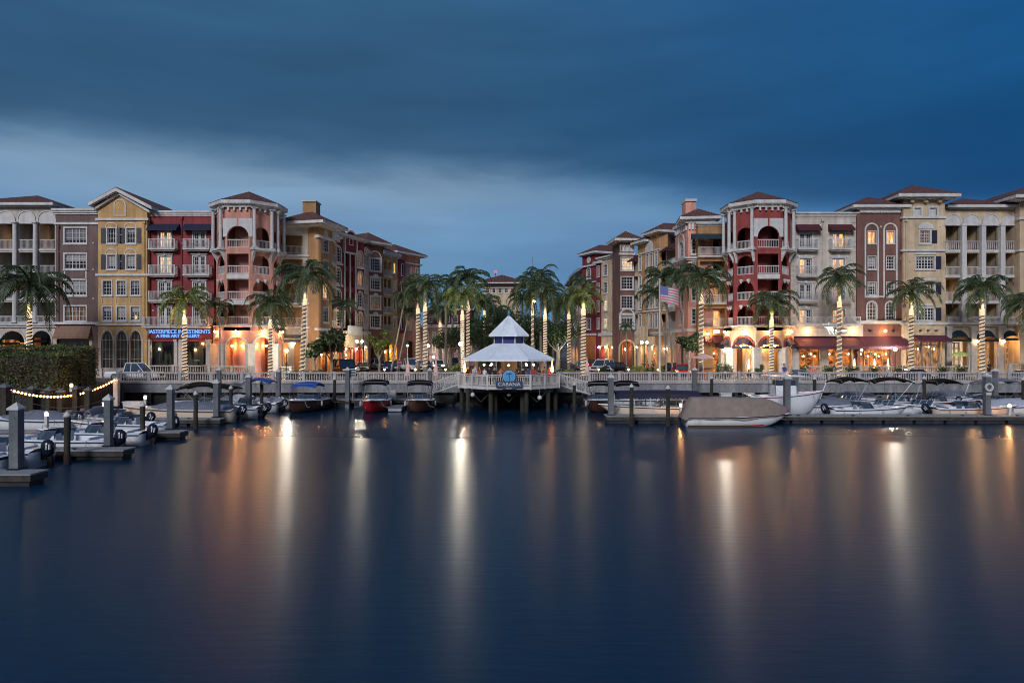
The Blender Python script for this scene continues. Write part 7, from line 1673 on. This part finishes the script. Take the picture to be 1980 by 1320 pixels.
for i, px in enumerate((1448, 1652, 1691, 1717)):
    d = 78.6 if i else 78.2; x = X(px, d); root = thing('patio_heater', 'glowing flame patio heater on the restaurant terrace, %s' % ['at the foot of the red tower', 'left one under the long awning', 'middle one under the long awning', 'right one under the long awning'][i], 'patio heater', (x, d, G), group='flame heaters'); mb = MB(); mb.lathe([(.25, 0), (.25, .7), (.1, .75), (.05, 1.0)], (x, d, G), 8); mb.build('base', 'darkmetal', root); mb = MB(); mb.lathe([(.04, 0), (.12, .2), (.10, .6), (.03, 1.2)], (x, d, G+1.0), 8); mb.build('flame', 'flame', root)
root = thing('high_spire', 'thin mast rising from the palms right of the red roofed hall', 'mast', (X(1030, 150), 150, G)); mb = MB(); mb.tube([(X(1030, 150), 150, G), (X(1030, 150), 150, Z(497, 150))], [.25, .06], 6); mb.build('pole', 'trunk', root)
root = thing('hostess_stand', 'small wooden stand beside the blush parasol', 'stand', (X(1367, 73), 73, G)); mb = MB(); mb.box(X(1361, 73), 72.8, G, X(1374, 73), 73.3, G+1.25); mb.build('cabinet', 'orange', root, bevel=.03); mb = MB(); mb.box(X(1360, 73), 72.7, G+1.25, X(1375, 73), 73.4, G+1.31); mb.build('top', 'darkwood', root)
root = thing('wall_fountain', 'bronze figure fountain in the lit niche of the gold house', 'fountain', (X(1247, 96), 96, G)); mb = MB(); mb.lathe([(.9, 0), (1.0, .5), (.9, .55), (.3, .6), (.25, 1.0), (.6, 1.2), (.1, 1.3), (.25, 1.7), (.15, 2.1), (.2, 2.3), (.05, 2.6)], (X(1247, 96), 96, G), 12); mb.build('basin', 'gold', root)
# heron on the pile
d = 54.2; x = X(1181, d); z = Z(722, d); mb = MB(); mb.tube([(x, d, z), (x+.02, d, z+.22)], .02, 4); mb.tube([(x+.16, d, z+.22), (x+.05, d, z+.32), (x-.05, d, z+.42), (x-.08, d, z+.56), (x-.16, d, z+.60), (x-.30, d, z+.57)], [.02, .09, .06, .03, .035, .008], 8); tag(mb.build('heron', 'white', org=(x, d, z)), 'pale heron perched on the grey pile at the left end of the right dock', 'bird')

# ================================================================== SKY, LIGHT, CAMERA
w = bpy.data.worlds.new("World"); sc.world = w; w.use_nodes = True; nt = w.node_tree; N = nt.nodes; Lk = nt.links
bg = N['Background']; tc = N.new('ShaderNodeTexCoord'); sp = N.new('ShaderNodeSeparateXYZ'); Lk.new(tc.outputs['Generated'], sp.inputs[0])
def math_(op, a, b_=None, c=None):
    n = N.new('ShaderNodeMath'); n.operation = op
    for i, v in enumerate((a, b_, c)):
        if v is None: continue
        if isinstance(v, (int, float)): n.inputs[i].default_value = v
        else: Lk.new(v, n.inputs[i])
    return n.outputs[0]
mp = N.new('ShaderNodeMapping'); mp.inputs['Scale'].default_value = (1.1, 1.1, 6.0); mp.inputs['Rotation'].default_value = (0, R(-7), 0); Lk.new(tc.outputs['Generated'], mp.inputs['Vector'])
nz = N.new('ShaderNodeTexNoise'); nz.inputs['Scale'].default_value = 2.2; nz.inputs['Detail'].default_value = 9; nz.inputs['Roughness'].default_value = .58; nz.inputs['Distortion'].default_value = .4; Lk.new(mp.outputs[0], nz.inputs['Vector'])
# elevation bent by cloud structure and tilting down to the right
e1 = math_('MULTIPLY_ADD', math_('MAXIMUM', sp.outputs['X'], 0.), .15, sp.outputs['Z']); e2 = math_('MULTIPLY_ADD', math_('SUBTRACT', nz.outputs['Fac'], .5), .075, e1)
cr = N.new('ShaderNodeValToRGB'); cr.color_ramp.interpolation = 'B_SPLINE'; Lk.new(e2, cr.inputs['Fac']); E_ = cr.color_ramp.elements
stops = [(0.0, (.090, .175, .295)), (.06, (.108, .218, .355)), (.13, (.108, .222, .38)), (.19, (.145, .26, .41)), (.222, (.18, .285, .41)), (.245, (.072, .155, .265)), (.268, (.032, .090, .175)), (.33, (.023, .072, .148)), (.42, (.030, .092, .182)), (.7, (.03, .10, .22)), (1., (.05, .13, .28))]
E_[0].position, E_[0].color = stops[0][0], stops[0][1]+(1,); E_[1].position, E_[1].color = stops[-1][0], stops[-1][1]+(1,)
for p, c in stops[1:-1]: el = E_.new(p); el.color = c+(1,)
# east (right) side is deeper blue
mr = N.new('ShaderNodeMapRange'); mr.inputs['From Min'].default_value = -.1; mr.inputs['From Max'].default_value = .62; Lk.new(sp.outputs['X'], mr.inputs['Value'])
mx = N.new('ShaderNodeMix'); mx.data_type = 'RGBA'; mx.blend_type = 'MULTIPLY'; Lk.new(mr.outputs[0], mx.inputs[0]); Lk.new(cr.outputs[0], mx.inputs[6]); hi = N.new('ShaderNodeMix'); hi.data_type = 'RGBA'; mh = N.new('ShaderNodeMapRange'); mh.inputs['From Min'].default_value = .12; mh.inputs['From Max'].default_value = .3; Lk.new(sp.outputs['Z'], mh.inputs['Value']); Lk.new(mh.outputs[0], hi.inputs[0]); hi.inputs[6].default_value = (.24, .50, .80, 1); hi.inputs[7].default_value = (.25, .80, 1.12, 1); Lk.new(hi.outputs[2], mx.inputs[7])
# fine streaks
mp2 = N.new('ShaderNodeMapping'); mp2.inputs['Scale'].default_value = (1.8, 1.8, 11); mp2.inputs['Rotation'].default_value = (0, R(-6), 0); Lk.new(tc.outputs['Generated'], mp2.inputs['Vector'])
n2 = N.new('ShaderNodeTexNoise'); n2.inputs['Scale'].default_value = 1.7; n2.inputs['Detail'].default_value = 7; Lk.new(mp2.outputs[0], n2.inputs['Vector'])
st_ = math_('MULTIPLY_ADD', n2.outputs['Fac'], .55, .72)
vm = N.new('ShaderNodeVectorMath'); vm.operation = 'SCALE'; Lk.new(mx.outputs[2], vm.inputs[0]); Lk.new(st_, vm.inputs['Scale'])
# afterglow behind the viewer (west)
mb_ = N.new('ShaderNodeMapRange'); mb_.inputs['From Min'].default_value = .15; mb_.inputs['From Max'].default_value = -.8; mb_.interpolation_type = 'SMOOTHSTEP'; Lk.new(sp.outputs['Y'], mb_.inputs['Value'])
ag = N.new('ShaderNodeValToRGB'); Lk.new(sp.outputs['Z'], ag.inputs['Fac']); ag.color_ramp.elements[0].color = (.23, .22, .23, 1); ag.color_ramp.elements[1].color = (.06, .13, .28, 1); el = ag.color_ramp.elements.new(.35); el.color = (.13, .15, .21, 1)
m3 = N.new('ShaderNodeMix'); m3.data_type = 'RGBA'; Lk.new(mb_.outputs[0], m3.inputs[0]); Lk.new(vm.outputs[0], m3.inputs[6]); Lk.new(ag.outputs[0], m3.inputs[7])
Lk.new(m3.outputs[2], bg.inputs['Color']); bg.inputs['Strength'].default_value = 1.0
s = bpy.data.lights.new('dusk_sun', 'SUN'); s.energy = 2.0; s.angle = R(18); s.color = (.97, .97, 1.0); so = bpy.data.objects.new('dusk_sun', s); COL.objects.link(so); so.rotation_euler = (R(62), 0, R(-18)); so.location = (0, -30, 60)
cam = bpy.data.cameras.new('camera'); cam.sensor_width = 36; cam.lens = 36*F/1980; cam.shift_y = (HY-660)/1980; cam.clip_end = 3000; cam.clip_start = .1
co = bpy.data.objects.new('camera', cam); COL.objects.link(co); co.location = (0, 0, H); co.rotation_euler = (R(90), 0, 0); sc.camera = co
sc.view_settings.view_transform = 'Standard'; sc.view_settings.look = 'None'; sc.view_settings.exposure = .28; sc.view_settings.gamma = 1
sc.render.engine = 'CYCLES'; cy = sc.cycles; cy.use_denoising = True; cy.max_bounces = 5; cy.diffuse_bounces = 2; cy.glossy_bounces = 3; cy.transmission_bounces = 2
cy.sample_clamp_indirect = 0; cy.caustics_reflective = False; cy.caustics_refractive = False; cy.use_light_tree = True; cy.filter_width = 1.0
